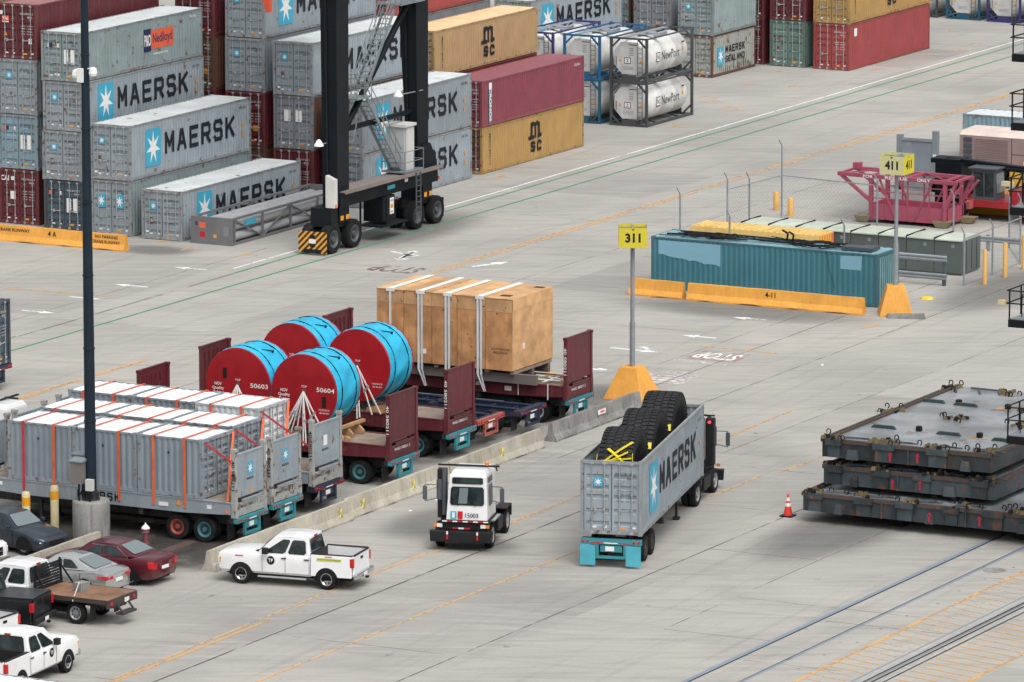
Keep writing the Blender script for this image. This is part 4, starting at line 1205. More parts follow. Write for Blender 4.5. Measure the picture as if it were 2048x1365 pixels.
def reel(label, x, y, num=None, hole=(0.0, 0.0), lash=True, quality=True, tilt=0.0):
    r = 1.55; zc = 3.70; w = 2.1
    t = thing('cable_reel', label, 'reel', (x, y, zc - r), 0, 'crimson reels wrapped in cyan tarpaulin')
    for xx in (0, w - .1):
        f = MB(); f.lathe([(r - .02, xx), (r, xx + .02), (r, xx + .08), (r - .02, xx + .1)], 'x', (0, 0, r), 64)
        f.build('flange', K['reelred'], t, smooth=40)
    tp = MB(); n = 72; prof = []; cols = 15
    vs = []
    for j in range(cols):
        u = j / (cols - 1); xx = .085 + u * (w - .17)
        for i in range(n):
            a = 2 * math.pi * i / n
            rr = r + .035 - .05 * (abs(2 * u - 1) > .93) + .022 * math.sin(a * 9 + j * .5) * math.sin(math.pi * u) + .014 * math.sin(a * 23 + j * 1.3) - (.035 if abs(abs(2 * u - 1) - .62) < .05 else 0)
            vs.append((xx, rr * math.cos(a), r + rr * math.sin(a)))
    tp.add(vs, [(j * n + i, j * n + (i + 1) % n, (j + 1) * n + (i + 1) % n, (j + 1) * n + i) for j in range(cols - 1) for i in range(n)])
    tp.build('tarpaulin', K['tarp'], t, smooth=50)
    for u in (.19, .81):
        s = MB(); s.lathe([(r + .04, .1 + u * (w - .2) - .012), (r + .046, .1 + u * (w - .2)), (r + .04, .1 + u * (w - .2) + .012)], 'x', (0, 0, r), 56); s.build('tie_band', K['seal'], t)
    kn = MB(); kn.bar((.75, -.72, r + 1.43), (1.3, -.92, r + 1.31), .04, .03); kn.bar((1.2, -.99, r + 1.27), (1.33, -.93, r + 1.30), .08, .06); kn.build('tie_knot', K['seal'], t)
    h = MB(); h.box(-.02, -.006, hole[0] - .09, hole[0] + .09, r + hole[1] - .22, r + hole[1] + .22); h.build('slot', K['seal'], t)
    hb = MB(); hb.lathe([(.09, -.05), (.09, -.005)], 'x', (0, 0, r), 14); hb.build('hub', K['dsteel'], t)
    if quality:
        T(t, 'NOV', .13, K['white'], (-.008, .95, r - .02), '-x', .34, .02); T(t, 'Quality', .16, K['white'], (-.008, .95, r - .22), '-x', .56, .02); T(t, 'Tubing', .16, K['white'], (-.008, .95, r - .40), '-x', .52, .02)
        T(t, 'HOUSTON TX', .07, K['white'], (-.008, -.95, r - .72), '-x', .5, .01); T(t, '800 486 0023', .06, K['white'], (-.008, -.95, r - .85), '-x', .44, .01)
    if num: T(t, num, .19, K['white'], (-.008, -1.02, r + .02 + (.1 if num == '50604' else .0)), '-x', .85, .015)
    T(t, 'TOP', .09, K['white'], (-.008, 0, r + .2), '-x', .26, .01)
    if lash:
        ls = thing('webbing_lashing', 'white straps fanning down from the hub of the %s' % label.split(',')[0], 'straps', (x, y, 0), 0, 'white lashings in front of the reels')
        for k, (yy, zz, xx) in enumerate(((-1.25, 1.75, -.25), (-.85, 1.7, -.3), (-.32, 1.55, -.42), (-.2, 1.5, -.44), (.25, 1.75, -.3), (.55, 1.75, -.28), (.8, 1.75, -.26), (1.05, 1.8, -.22))[:lash]):
            s = MB(); s.bar((-.07, 0, zc), (xx, yy, zz), .03, .055); s.build('strap', K['webbing'], ls)
            s = MB(); mp = Vector((-.07, 0, zc)).lerp(Vector((xx, yy, zz)), .45 + .06 * (k % 3)); s.box(mp.x - .03, mp.x + .03, mp.y - .05, mp.y + .05, mp.z - .09, mp.z + .09); s.build('buckle', K['bar'], ls)
    return t


reel('crimson reel numbered 50604, nearest right, cyan wrapped', -36.7, -7.02, '50604', (-.95, -.38), 8)
reel('crimson reel numbered 50603, nearest left, cyan wrapped', -36.7, -3.85, '50603', (.62, .45), 8)
reel('crimson reel without a number, farthest left, behind reel 50603', -30.55, -2.88, None, (-.25, .05), 0, False)
reel('crimson reel on the farther trailer, right of the unnumbered one', -30.55, -6.1, None, (.0, -9.0), 4)
for i, (x, y) in enumerate(((-36.75, -7.02), (-36.75, -3.85), (-30.6, -2.88), (-30.6, -6.1))):
    t = thing('wooden_cradle', 'timber cradle under the %s reel' % ('50604', '50603', 'unnumbered far left', 'far right unnumbered')[i], 'cradle', (x, y, 1.742), 0, 'timber cradles under the reels')
    for xx in (.15, 1.0, 1.9):
        for s in (-1, 1):
            b = MB(); b.prism([(s * .35, 0), (s * 1.75, 0), (s * 1.75, .14), (s * 1.45, .42), (s * 1.05, .30), (s * .35, .16)], 'x', xx, xx + .14); b.build('chock', K['timber'], t)
    for s in (-1, 1):
        b = MB(); b.box(-.05, 2.4, s * 1.5 - .08, s * 1.5 + .08, .42, .54); b.build('beam', K['timber'], t)
for i, (x, y) in enumerate(((-36.4, -9.0), (-35.6, -8.7), (-30.1, -8.35))):
    b = MB(); b.prism([(0, 0), (1.3, 0), (1.3, .2), (1.05, .3), (.8, .3), (.6, .16), (.2, .16), (0, .1)], 'x', 0, .14)
    o = b.build('timber_offcut', K['timber'], None, (x, y, 1.742)); tag(o, ('notched timber piece lying on the near maroon deck, left one', 'notched timber piece on the near maroon deck beside the other', 'notched timber piece lying on the farther maroon deck')[i], 'timber', 'notched timbers lying on the decks')

# plywood crate
K['ply'] = mat('plywood', (0.52, 0.265, 0.115), 0.75, rv=.3, var=.4, dirt=0.35, dirtcol=(.16, .08, .04), scale=1.3)
K['ply2'] = mat('pale_plywood', (0.60, 0.36, 0.175), 0.75, rv=.25, var=.22, dirt=0.25, dirtcol=(.3, .16, .08), scale=1.6, streak=False)
K['knot'] = flat('dark_knot', (0.06, 0.03, 0.02))
cr = thing('plywood_crate', 'big plywood crate with four pale straps on the farthest right trailer', 'crate', (-22.2, -9.1, 2.30), 0)
cw_, cl_, chh = 3.74, 6.75, 3.18
b = MB(); b.box(0.03, cw_ - .03, .03, cl_ - .03, 0.0, chh - .06); b.build('inner_frame', K['brown'], cr)
for (ya, yb2) in ((0, 1.35), (1.35, 2.75), (2.75, 4.0), (4.0, 5.4), (5.4, cl_)):
    b = MB(); b.box(0.005, .03, ya + .012, yb2 - .012, 0.0 + random.uniform(0, .03), chh - .62); b.build('panel', K['ply'], cr)
    b = MB(); b.box(0.0, .03, ya + .01, yb2 - .01, chh - .61, chh - .03); b.build('panel', K['ply2'], cr)
b = MB(); b.box(.0, cw_, .0, .03, 0.03, chh - .5); b.build('panel', K['ply2'], cr)
b = MB(); b.box(.0, cw_, -.01, .03, chh - .5, chh - .03); b.build('panel', K['ply2'], cr)
for k in range(5):
    b = MB(); b.box(-.02, cw_ + .02, k * 1.35 + .012, (k + 1) * 1.35 - .012, chh - .03, chh + .012 * (k % 2)); b.build('lid_board', K['ply2'], cr)
for (x, y, w, l) in ((.55, .45, .35, .5), (3.15, .2, .3, .45)):
    b = MB(); b.box(x, x + w, y, y + l, chh + .013, chh + .018); b.build('hole', K['knot'], cr)
for i in range(34):
    y, z = random.uniform(.1, cl_ - .1), random.choice((random.uniform(2.65, 3.1), random.uniform(.2, 3.0))); s = random.uniform(.015, .04)
    b = MB(); b.lathe([(s, -.004), (s, .0)], 'x', (-.0, y, z), 7); b.build('knot', K['knot'], cr)
for yy in (6.05, 4.55, 3.2, 1.62):
    for d in ((0,) if yy > 6 else (-.07, .09)):
        s = MB(); s.box(-.045, -.02, yy + d - .05, yy + d + .05, -.25, chh + .03); s.bar((-.03, yy + d, -.25), (.15, yy + d * .3 - .15, -1.0), .04, .07)
        s.build('strap', K['cwhite'], cr)
    s = MB(); s.box(-.05, cw_ + .05, yy - .13, yy + .13, chh + .022, chh + .045); s.box(-.055, .0, yy - .2, yy + .2, chh - .1, chh + .05); s.build('strap_guard', K['white'], cr)
marks(cr, '-x', [(-.006, 1.62 + 3.35 - .55, .55, .3, .22, 'white')]); marks(cr, '-y', [(1.0, -.012, 1.0, .22, .26, 'white')])
T(cr, 'HOUSTON TEXAS', .1, K['brown'], (-.006, .6, .95), '-x', .9, .01); T(cr, 'MADE IN USA', .1, K['brown'], (-.006, .6, .80), '-x', .7, .01)
bs = thing('skid_base', 'dark timber and steel skid under the plywood crate', 'skid', (-22.2, -9.1, 1.742), 0)
for xx in (.25, 1.8, 3.3):
    b = MB(); b.box(xx, xx + .2, -1.0 if xx < 1 else 0, cl_, 0, .42); b.build('beam', mat('dark_grey_timber', (.15, .13, .12), .8, dirt=.3), bs)
for k in range(6):
    b = MB(); b.box(0.1, cw_ - .1, k * 1.25, k * 1.25 + .2, .42, .545); b.build('cross_beam', K['wood'], bs)
tm = MB(); tm.bar((-21.2, -9.4, 1.85), (-19.6, -10.9, 1.9), .12); o = tm.build('plank', K['wood']); tag(o, 'grey plank lying on the deck between crate and maroon end panel', 'plank')
tm = MB()
for a, c in (((-21.3, -9.3, 1.9), (-21.0, -10.8, 1.86)), ((-21.5, -10.2, 1.84), (-19.6, -10.4, 1.9)), ((-20.4, -9.3, 1.9), (-20.9, -10.9, 1.9))): tm.bar(a, c, .08, .04)
o = tm.build('loose_webbing', K['webbing']); tag(o, 'loose white webbing heaped on the deck behind the crate', 'webbing')


# ---------------------------------------------------------------- barriers
def jersey(label, x0, x1, y, mkey='conc', ax='x', notch=True, cat='barrier', group=None):
    """profile extruded along ax; y is the centre line"""
    pr = [(-.30, 0), (-.30, .08), (-.16, .33), (-.085, .81), (.085, .81), (.16, .33), (.30, .08), (.30, 0)]
    t = thing('jersey_barrier', label, cat, (x0, y, 0) if ax == 'x' else (y, x0, 0), 0, group)
    L = x1 - x0; b = MB(); cuts = [0]
    segs = max(1, int(L / 1.6)) if notch else 1
    n = max(1, int(L / .5))
    rings = []
    for i in range(n + 1):
        u = L * i / n
        rings.append([(u, v + random.uniform(-.008, .008), w + (random.uniform(-.012, .012) if w > 0 else (0.05 if (notch and (int(u / .8) % 3 == 1)) else 0))) for v, w in pr])
    m = len(pr); vs = []
    for rg in rings: vs += [((u, v, w) if ax == 'x' else (v, u, w)) for u, v, w in rg]
    b.add(vs, [(i * m + j, i * m + (j + 1) % m, (i + 1) * m + (j + 1) % m, (i + 1) * m + j) for i in range(n) for j in range(m)] + [tuple(range(m)), tuple(range(n * m, n * m + m))[::-1]])
    b.build('wall', K[mkey], t)
    return t


def xmark(t, x, y=-.17, tilt=0.0):
    for s in (1, -1):
        b = MB(); b.bar((x - .13, y - .03 - .0, .28), (x + .13, y + .03, .62), .05, .01) if s > 0 else b.bar((x + .13, y - .03, .28), (x - .13, y + .03, .62), .05, .01)
        b.build('painted_cross', K['xyel'], t)


K['xyel'] = flat('yellow_spray_paint', (0.60, 0.55, 0.05), .6)
gb_ = 'concrete barriers along the trailer stand'
j1 = jersey('long concrete barrier behind the white pickup, left of the white yard tractor', -53.9, -43.0, -12.62, group=gb_)
xmark(j1, 10.0, -.20)
j2 = jersey('concrete barrier directly behind the white yard tractor', -42.95, -34.4, -12.45, group=gb_)
xmark(j2, 1.2, -.20); xmark(j2, 5.4, -.20)
j3 = jersey('concrete barrier with a yellow cross, left of the open-top truck', -34.35, -26.2, -12.5, group=gb_)
xmark(j3, 4.4, -.20)
j4 = jersey('stained concrete barrier with a white notice, behind the open-top truck', -24.9, -16.6, -12.35, 'conc2', group=gb_)
marks(j4, '-y', [(4.4, -.21, .58, .75, .22, 'white'), (4.45, -.213, .58, .4, .1, 'orange')])
jersey('concrete barrier between the dark sedan and the maroon sedan', -64.6, -52.75, -6.95, group=gb_)
jp = MB(); 
og = 'orange-yellow painted barriers'
j5 = jersey('orange barrier at the left lettered 4 A and crane runway', 29.9, 45.2, 9.35, 'yelconc', 'y', group=og)
for s, yy, zz, w, h in (('ON CRANE RUNWAY', 6.9, .60, 2.4, .17), ('4 A', 4.35, .56, .5, .30), ('NO PARKING', 1.1, .66, 1.35, .17), ('CRANE RUNWAY', 1.1, .40, 1.7, .17), ('NO PARKING', 10.5, .6, 1.3, .14)):
    T(j5, s, h, K['black'], (-.145 if zz > .5 else -.19, yy, zz), '-x', w, .012)
jersey('short orange barrier piece left of the one lettered 4-11', -1.55, 1.35, 9.75, 'yelconc', 'y', group=og)
j6 = jersey('long orange barrier lettered 4-11 in front of the teal container', -11.15, -1.8, 9.75, 'yelconc', 'y', group=og)
T(j6, '4-11', .27, K['black'], (-.15, 4.9, .58), '-x', .55, .02)
b = MB(); b.hexa([(-.55, -.55, 0), (.55, -.55, 0), (.55, .55, 0), (-.55, .55, 0)], [(-.2, -.2, 1.0), (.2, -.2, 1.0), (.2, .2, 1.0), (-.2, .2, 1.0)])
o = b.build('concrete_block', K['yelconc'], None, (-15.5, -7.4, 0), bevel=.02); tag(o, 'orange painted block half hidden behind the right end of the crate trailer', 'block')


def sign(label, num, x, y, rz_base, rz_sign, c1, c2):
    t = thing('lane_sign', label, 'sign', (x, y, 0), 0, 'numbered lane signs on orange bases')
    b = MB(); h = 1.42; r0, r1 = .98, .42
    if rz_base: r0 = .82
    b.hexa([(-r0, -r0, 0), (r0, -r0, 0), (r0, r0, 0), (-r0, r0, 0)], [(-r1, -r1, h), (r1, -r1, h), (r1, r1, h), (-r1, r1, h)])
    b.build('base', K['yelconc'], t, rz=rz_base, bevel=.03)
    b = MB(); b.tube((0, 0, h), (0, 0, 6.8), .095, 10); b.tube((0, 0, h), (0, 0, 3.4), .125, 10); b.build('post', K['steel'], t)
    s = bpy.data.objects.new('sign_box', None)
    bx = MB(); w = .62; z0, z1 = 6.82, 7.72
    bx.quad((-w, -w, z0), (-w, w, z0), (-w, w, z1), (-w, -w, z1), 0); bx.quad((w, -w, z0), (w, w, z0), (w, w, z1), (w, -w, z1), 0)
    bx.quad((-w, -w, z0), (w, -w, z0), (w, -w, z1), (-w, -w, z1), 1); bx.quad((-w, w, z0), (w, w, z0), (w, w, z1), (-w, w, z1), 1)
    bx.quad((-w, -w, z1 - .25), (w, -w, z1 - .25), (w, w, z1 - .25), (-w, w, z1 - .25), 2); bx.box(-w, w, -.05, .05, z1 - .12, z1 - .04, 2); bx.box(-.05, .05, -w, w, z1 - .115, z1 - .045, 2)
    s = bx.build('sign_box', [K[c1], K[c2], K['steel']], t, rz=rz_sign)
    T(s, num, .42, K['black'], (-w - .004, 0, (z0 + z1) / 2), '-x', .68, .045); T(s, num, .42, K['black'], (0, -w - .004, (z0 + z1) / 2), '-y', .68, .045)
    return t


K['signy'] = flat('yellow_sign_face', (0.62, 0.53, 0.03), .5); K['signp'] = flat('faded_yellow_sign_face', (0.56, 0.54, 0.28), .5)
sign('lane sign reading 311 on an orange base beside the crate trailer', '311', -14.3, -10.9, R(0), R(28), 'signy', 'signy')
sign('lane sign reading 411 on an orange base beside the teal container', '411', 10.6, -12.4, R(28), R(0), 'signp', 'signy')

# ---------------------------------------------------------------- rubber-tyred gantry crane
K['cblack'] = mat('blue_black_crane_paint', (0.004, 0.008, 0.012), 0.5, spec=.2, var=.2, dirt=0.04, dirtcol=(.04, .04, .04), scale=.7)
K['cblack2'] = mat('charcoal_crane_paint', (0.010, 0.014, 0.018), 0.55, spec=.2, var=.2, dirt=0.05, dirtcol=(.04, .04, .04), scale=.7)
K['lgrey'] = mat('light_grey_metal', (0.20, 0.235, 0.255), 0.5, dirt=0.25, scale=2)
K['beige'] = mat('dusty_deck_steel', (0.23, 0.19, 0.175), 0.7, dirt=0.3)
K['wmet'] = mat('off_white_metal', (0.66, 0.66, 0.63), 0.45, dirt=0.12)
m = bpy.data.materials.new('hazard_stripes'); m.use_nodes = True
nt = m.node_tree; tcn = nt.nodes.new('ShaderNodeTexCoord'); sp = nt.nodes.new('ShaderNodeSeparateXYZ'); a_ = nt.nodes.new('ShaderNodeMath'); a_.operation = 'SUBTRACT'
ab = nt.nodes.new('ShaderNodeMath'); ab.operation = 'ABSOLUTE'; ad = nt.nodes.new('ShaderNodeMath'); ad.operation = 'ADD'; fr = nt.nodes.new('ShaderNodeMath'); fr.operation = 'FRACT'
mu = nt.nodes.new('ShaderNodeMath'); mu.operation = 'MULTIPLY'; mu.inputs[1].default_value = 3.1; gt_ = nt.nodes.new('ShaderNodeMath'); gt_.operation = 'GREATER_THAN'; gt_.inputs[1].default_value = .5
mx = nt.nodes.new('ShaderNodeMix'); mx.data_type = 'RGBA'; mx.inputs['A'].default_value = (.02, .022, .025, 1); mx.inputs['B'].default_value = (.72, .33, .03, 1)
nt.links.new(tcn.outputs['Object'], sp.inputs[0]); nt.links.new(sp.outputs['Y'], ad.inputs[0]); nt.links.new(sp.outputs['Z'], ad.inputs[1])
nt.links.new(ad.outputs[0], mu.inputs[0]); nt.links.new(mu.outputs[0], fr.inputs[0]); nt.links.new(fr.outputs[0], gt_.inputs[0]); nt.links.new(gt_.outputs[0], mx.inputs['Factor'])
nt.links.new(mx.outputs['Result'], nt.nodes['Principled BSDF'].inputs['Base Color'])
K['stripe'] = m

rtg = thing('gantry_crane', 'black rubber-tyred gantry crane straddling the left container stacks', 'gantry crane', (14.3, 20.45, 0), 0)
# local: x along travel (0 = near leg), y toward the stacks
def leg(x0, x1, y0, y1, gx, ty, top=21.0):
    b = MB(); b.hexa([(x0, y0, 2.4), (x1, y0, 2.4), (x1, y1, 2.4), (x0, y1, 2.4)], [(x0 - gx, y0 - .02, top), (x1 + .04, y0 - .02, top), (x1 + .04, y1 + ty, top), (x0 - gx, y1 + ty, top)])
    b.build('leg', K['cblack'], rtg)
    b = MB(); b.hexa([(x0 + .02, y0 - .03, 2.5), (x1 - .02, y0 - .03, 2.5), (x1 - .02, y0 - .001, 2.5), (x0 + .02, y0 - .001, 2.5)], [(x0 - gx, y0 - .05, top), (x1 + .02, y0 - .05, top), (x1 + .02, y0 - .021, top), (x0 - gx, y0 - .021, top)]); b.build('leg_cover_plate', K['cblack2'], rtg)
    c = MB(); c.tube((x0 - .06, y0 + .5, 2.6), (x0 - .06 - gx, y0 + .6, top), .05, 6); c.build('cable_duct', K['cblack2'], rtg)
leg(-.62, .6, -.42, .40, .04, .12)
leg(8.05, 9.2, -.30, .25, .35, .85)
b = MB(); b.box(-.4, 9.9, -.5, .5, 2.3, 3.06); b.build('sill_beam', K['cblack'], rtg)
b = MB(); b.box(-.35, 10.0, -.75, .55, 3.07, 3.12); b.box(-.35, 10.0, -.78, -.75, 3.0, 3.2); b.build('walkway_deck', K['beige'], rtg)
b = MB()
for x in (-.4, .0): pass
b.prism([(7.2, 2.3), (9.9, 2.3), (9.9, 3.4), (9.2, 4.4), (8.4, 4.4)], 'y', -.45, .3); b.build('gusset', K['cblack'], rtg)
for bx in (.25, 9.05):
    b = MB(); b.box(bx - .5, bx + .5, -.35, .95, 1.5, 2.3); b.prism([(bx - 1.25, .62), (bx + 1.25, .62), (bx + 1.25, 1.1), (bx + .5, 1.6), (bx - .5, 1.6), (bx - 1.25, 1.1)], 'y', .22, .78); b.box(bx - .7, bx + .7, -.15, 1.0, 1.2, 1.5)
    b.build('bogie', K['cblack'], rtg)
    for dx in (-1.05, 1.1):
        for yy in (-.12, .98):
            w = place('wheel', wheel_mesh(.74, .52), rtg, (bx + dx, yy, .74)); r_ = place('rim', rim_mesh(.74, .5, 0, ''), w); setmat(r_, K['dsteel'])
    for yy in (-.36,):
        for dx in (-.25, .3): marks(rtg, '-y', [(bx + dx, yy - .01, 1.72, .3, .24, 'yelmark')])
b = MB(); b.box(-1.0, -.3, -.3, .9, 1.35, 2.3); b.build('drive_unit', K['cblack2'], rtg)
b = MB(); b.box(-.02, .02, -.82, .82, -.55, .55); b.build('bumper_plate', K['stripe'], rtg, (-1.72, .38, .66))
b = MB(); b.box(-.05, -.03, -.5, .5, -.55, -.35); b.build('bumper_foot', K['cblack2'], rtg, (-1.72, .38, .66))
marks(rtg, '-x', [(-1.75, .38, .72, .38, .22, 'white'), (-1.748, .38, .95, .3, .18, 'black'), (-1.748, .38, .5, .3, .16, 'black')])
b = MB(); b.box(-.03, .03, -.5, .5, -.5, .5); b.build('bumper_plate', K['cblack'], rtg, (11.05, .3, .75))
b = MB(); b.hexa([(-.95, -.45, 2.35), (-.6, -.45, 2.35), (-.6, .05, 2.35), (-.95, .05, 2.35)], [(-.95, -.45, 3.8), (-.6, -.45, 3.8), (-.6, .05, 4.0), (-.95, .05, 4.0)]); b.build('cabinet', K['wmet'], rtg)
b = MB(); b.box(3.9, 5.2, -.55, .6, .95, 2.25); b.build('power_box', K['cblack'], rtg, bevel=.03)
b = MB(); b.box(3.5, 6.2, -.75, .7, .72, .80)
for x in (3.55, 6.1): b.box(x, x + .08, .55, .63, .8, 2.4); 
b.box(4.05, 4.13, -.72, -.66, .7, 3.0); b.build('hanging_platform', K['cblack2'], rtg)
K['signgreen'] = flat('green_label', (.02, .22, .13))
marks(rtg, '-y', [(4.85, -.56, 1.7, .42, .85, 'white'), (4.85, -.563, 1.68, .3, .2, 'yelmark'), (4.3, -.56, 1.35, .12, .6, 'signgreen'), (4.9, -.506, 2.66, .8, .2, 'mblue'), (6.5, -.506, 2.8, .35, .18, 'white')])
T(rtg, 'DANGER', .09, K['redlens'], (4.85, -.564, 1.98), '-y', .34, .01); T(rtg, 'DIESEL', .09, K['redlens'], (4.85, -.564, 1.4), '-y', .3, .01)
b = MB()
for yy in (-.85, -.5): pass
for x in (7.0, 7.45): b.bar((x, -.82, .6), (x, -.82, 3.15), .06)
for k in range(9): b.bar((7.0, -.82, .75 + k * .28), (7.45, -.82, .75 + k * .28), .04)
b.build('ladder', K['dsteel'], rtg)
# stair flights between the legs
def flight(a, c, n=16, wid=.62):
    a, c = Vector(a), Vector(c); b = MB()
    for yy in (0, wid):
        o = Vector((0, yy, 0)); b.bar(a + o, c + o, .05, .2)
        for hh in (.55, 1.05): b.bar(a + o + Vector((0, 0, hh)), c + o + Vector((0, 0, hh)), .035)
        for k in range(7):
            p = a.lerp(c, k / 6) + o; b.bar(p, p + Vector((0, 0, 1.05)), .03)
    for k in range(n):
        p = a.lerp(c, (k + .5) / n); b.box(p.x - .13, p.x + .13, p.y, p.y + wid, p.z, p.z + .03)
    b.build('stair_flight', K['lgrey'], rtg)
flight((6.4, -.3, 3.3), (2.6, -.3, 7.7)); flight((2.7, -.25, 7.9), (5.9, -.25, 11.9))
def landing(x0, x1, y0, y1, z, name='landing'):
    b = MB(); b.box(x0, x1, y0, y1, z, z + .08)
    for x in (x0, (x0 + x1) / 2, x1):
        for y in (y0, y1): b.bar((x, y, z), (x, y, z + 1.1), .035)
    for hh in (.55, 1.1):
        for y in (y0, y1): b.bar((x0, y, z + hh), (x1, y, z + hh), .035)
        for x in (x0, x1): b.bar((x, y0, z + hh), (x, y1, z + hh), .035)
    b.build(name, K['lgrey'], rtg)
landing(1.2, 2.7, -.6, .6, 7.6); landing(5.7, 8.2, -.7, .7, 11.95); landing(5.9, 7.9, -.75, .6, 3.22)
b = MB(); b.tube((1.6, .1, 6.2), (1.6, .1, 7.6), .05, 8); b.bar((.6, .2, 7.5), (1.3, .2, 7.5), .1)
for k in range(5): b.bar((1.0 + .12 * k, -.4, 5.5 + .2 * k), (1.5, -.4, 5.7 + .3 * k), .03)
b.build('stair_bracket', K['lgrey'], rtg)
b = MB(); b.tube((.6, .0, 5.8), (8.0, .0, 12.2), .17, 12); b.build('diagonal_brace', K['cblack'], rtg)
b = MB(); b.tube((.6, .05, 6.1), (8.1, .05, 6.15), .15, 12); b.build('cross_brace', K['cblack'], rtg)
b = MB(); b.box(6.35, 7.35, -.45, .55, 3.32, 5.55); b.build('switch_cabinet', mat('cabinet_grey', (.42, .44, .46), .5, dirt=.1), rtg)
b = MB(); b.box(6.25, 7.45, -.6, .65, 5.56, 5.7); b.box(6.55, 7.36, -.5, -.46, 3.3, 5.5); b.build('cabinet_hood', K['wmet'], rtg)
marks(rtg, '-x', [(6.345, .05, 4.4, .02, 2.0, 'dgrey')])
for (x, y, z, sx) in ((-1.1, .25, 5.6, -1), (6.9, .1, 7.15, -1)):
    b = MB(); b.bar((x + 1.6, y - .5, z + .1), (x, y, z), .05); b.build('lamp_arm', K['lgrey'], rtg)
    b = MB(); b.lathe([(.05, .22), (.12, .15), (.24, -.05), (.25, -.12), (.001, -.14)], 'z', (x - .15, y, z + .05), 16); b.build('floodlight', K['white'], rtg)
for x in (.1, 9.3):
    b = MB(); b.lathe([(.07, 0), (.07, .15), (.04, .2)], 'z', (x - .9 if x < 1 else x + .8, -.45, 2.35), 10); b.build('beacon', K['orange'], rtg)
b = MB(); b.box(-.2, 9.3, .6, 1.0, 20.2, 21.0); b.build('top_beam', K['cblack'], rtg)
for x in (.0, 8.2):
    b = MB(); b.box(x, x + .9, 1.0, 24.5, 20.4, 21.4); b.build('girder', K['cblack'], rtg); b = MB(); b.box(x, x + .9, 23.7, 24.5, 0.0, 20.39); b.build('leg', K['cblack'], rtg)
sp = thing('container_spreader', 'orange-red spreader corner hanging at the top left of the near crane leg', 'spreader', (21.2, 30.7, 11.35), 0)
b = MB(); b.box(0, 6.5, -2.3, -1.1, .25, .55); b.build('beam', mat('orange_red_paint', (.70, .09, .035), .45, dirt=.15), sp)
b = MB(); b.hexa([(-.1, -2.5, -.35), (.15, -2.5, -.35), (.15, -2.25, -.35), (-.1, -2.25, -.35)], [(-.1, -2.4, .5), (.3, -2.4, .5), (.3, -2.0, .5), (-.1, -2.0, .5)]); b.build('corner_guide', MATS['orange_red_paint'], sp)
b = MB(); b.tube((1, -1.2, .5), (1, -1.2, 9.2), .03, 6); b.tube((5.5, -1.2, .5), (5.5, -1.2, 9.2), .03, 6); b.build('hoist_rope', K['seal'], sp)

# ---------------------------------------------------------------- light pole, bollards, hydrant, cone
lp = thing('light_pole', 'tall dark blue-black light pole on a round concrete plinth', 'light pole', (-51.35, -5.75, 0), 0)
b = MB(); b.lathe([(.74, 0), (.74, 1.62), (.72, 1.68), (.70, 1.70)], 'z', (0, 0, 0), 40); b.build('plinth', K['conc2'], lp, smooth=40)
K['pole'] = mat('blue_black_pole_paint', (0.012, 0.024, 0.038), 0.5, spec=.2, var=.15, dirt=0.05, dirtcol=(.06, .06, .06), scale=2)
b = MB(); z = 1.95; r0 = .235
while z < 26:
    b.lathe([(r0, z), (r0 - .012, z + 2.9)], 'z', (0, 0, 0), 14); b.lathe([(r0 + .012, z + 2.88), (r0 + .012, z + 2.94)], 'z', (0, 0, 0), 14); z += 2.9; r0 -= .0125
b.build('shaft', K['pole'], lp)
b = MB(); b.lathe([(.36, 1.7), (.36, 1.78), (.27, 1.79), (.26, 2.1)], 'z', (0, 0, 0), 16)
for k in range(8): b.tube((.3 * math.cos(k * .785), .3 * math.sin(k * .785), 1.7), (.3 * math.cos(k * .785), .3 * math.sin(k * .785), 2.0), .03, 6)
b.build('base_flange', K['chassis'], lp)
b = MB(); b.box(-.55, -.15, .1, .62, 2.4, 3.25); b.build('control_box', mat('brown_grey_box', (.20, .18, .17), .5, dirt=.2), lp)
b = MB(); b.hexa([(-.6, .05, 3.26), (-.1, .05, 3.26), (-.1, .67, 3.26), (-.6, .67, 3.26)], [(-.6, .05, 3.31), (-.1, .05, 3.40), (-.1, .67, 3.40), (-.6, .67, 3.31)]); b.build('box_hood', K['lgrey'], lp)
b = MB(); b.box(.05, .4, .2, .9, 2.3, 3.4); b.hexa([(.0, .15, 3.41), (.45, .15, 3.41), (.45, .95, 3.41), (.0, .95, 3.41)], [(.0, .15, 3.46), (.45, .15, 3.5), (.45, .95, 3.5), (.0, .95, 3.46)]); b.build('control_box', K['lgrey'], lp)
b = MB(); b.box(-.5, -.3, -.35, -.05, 2.15, 2.6); b.build('junction_box', K['wmet'], lp)
b = MB()
for x, y in ((-.4, .3), (-.3, .1), (-.4, -.2), (.2, .5)): b = MB(); b.tube((x, y, 1.7), (x, y, 2.4), .04, 6); b.build('conduit', K['cblack2'], lp)

for dy, dz in ((.36, 0.0), (-.42, .12)):
    b = MB(); b.lathe([(.14, 0), (.17, .1), (.14, .28), (.05, .34)], 'z', (-.1, dy, 18.45 + dz), 14); b.bar((-.1, dy, 18.75 + dz), (0, 0, 18.8), .06); b.build('camera_dome', K['white'], lp)
b = MB(); b.box(-.28, -.2, -.05, .22, 18.3, 18.85); b.build('camera_box', K['white'], lp)
K['cream'] = mat('cream_bollard_paint', (0.66, 0.56, 0.33), 0.55, dirt=.12); K['amber'] = flat('amber_band', (.80, .36, .015), .5)


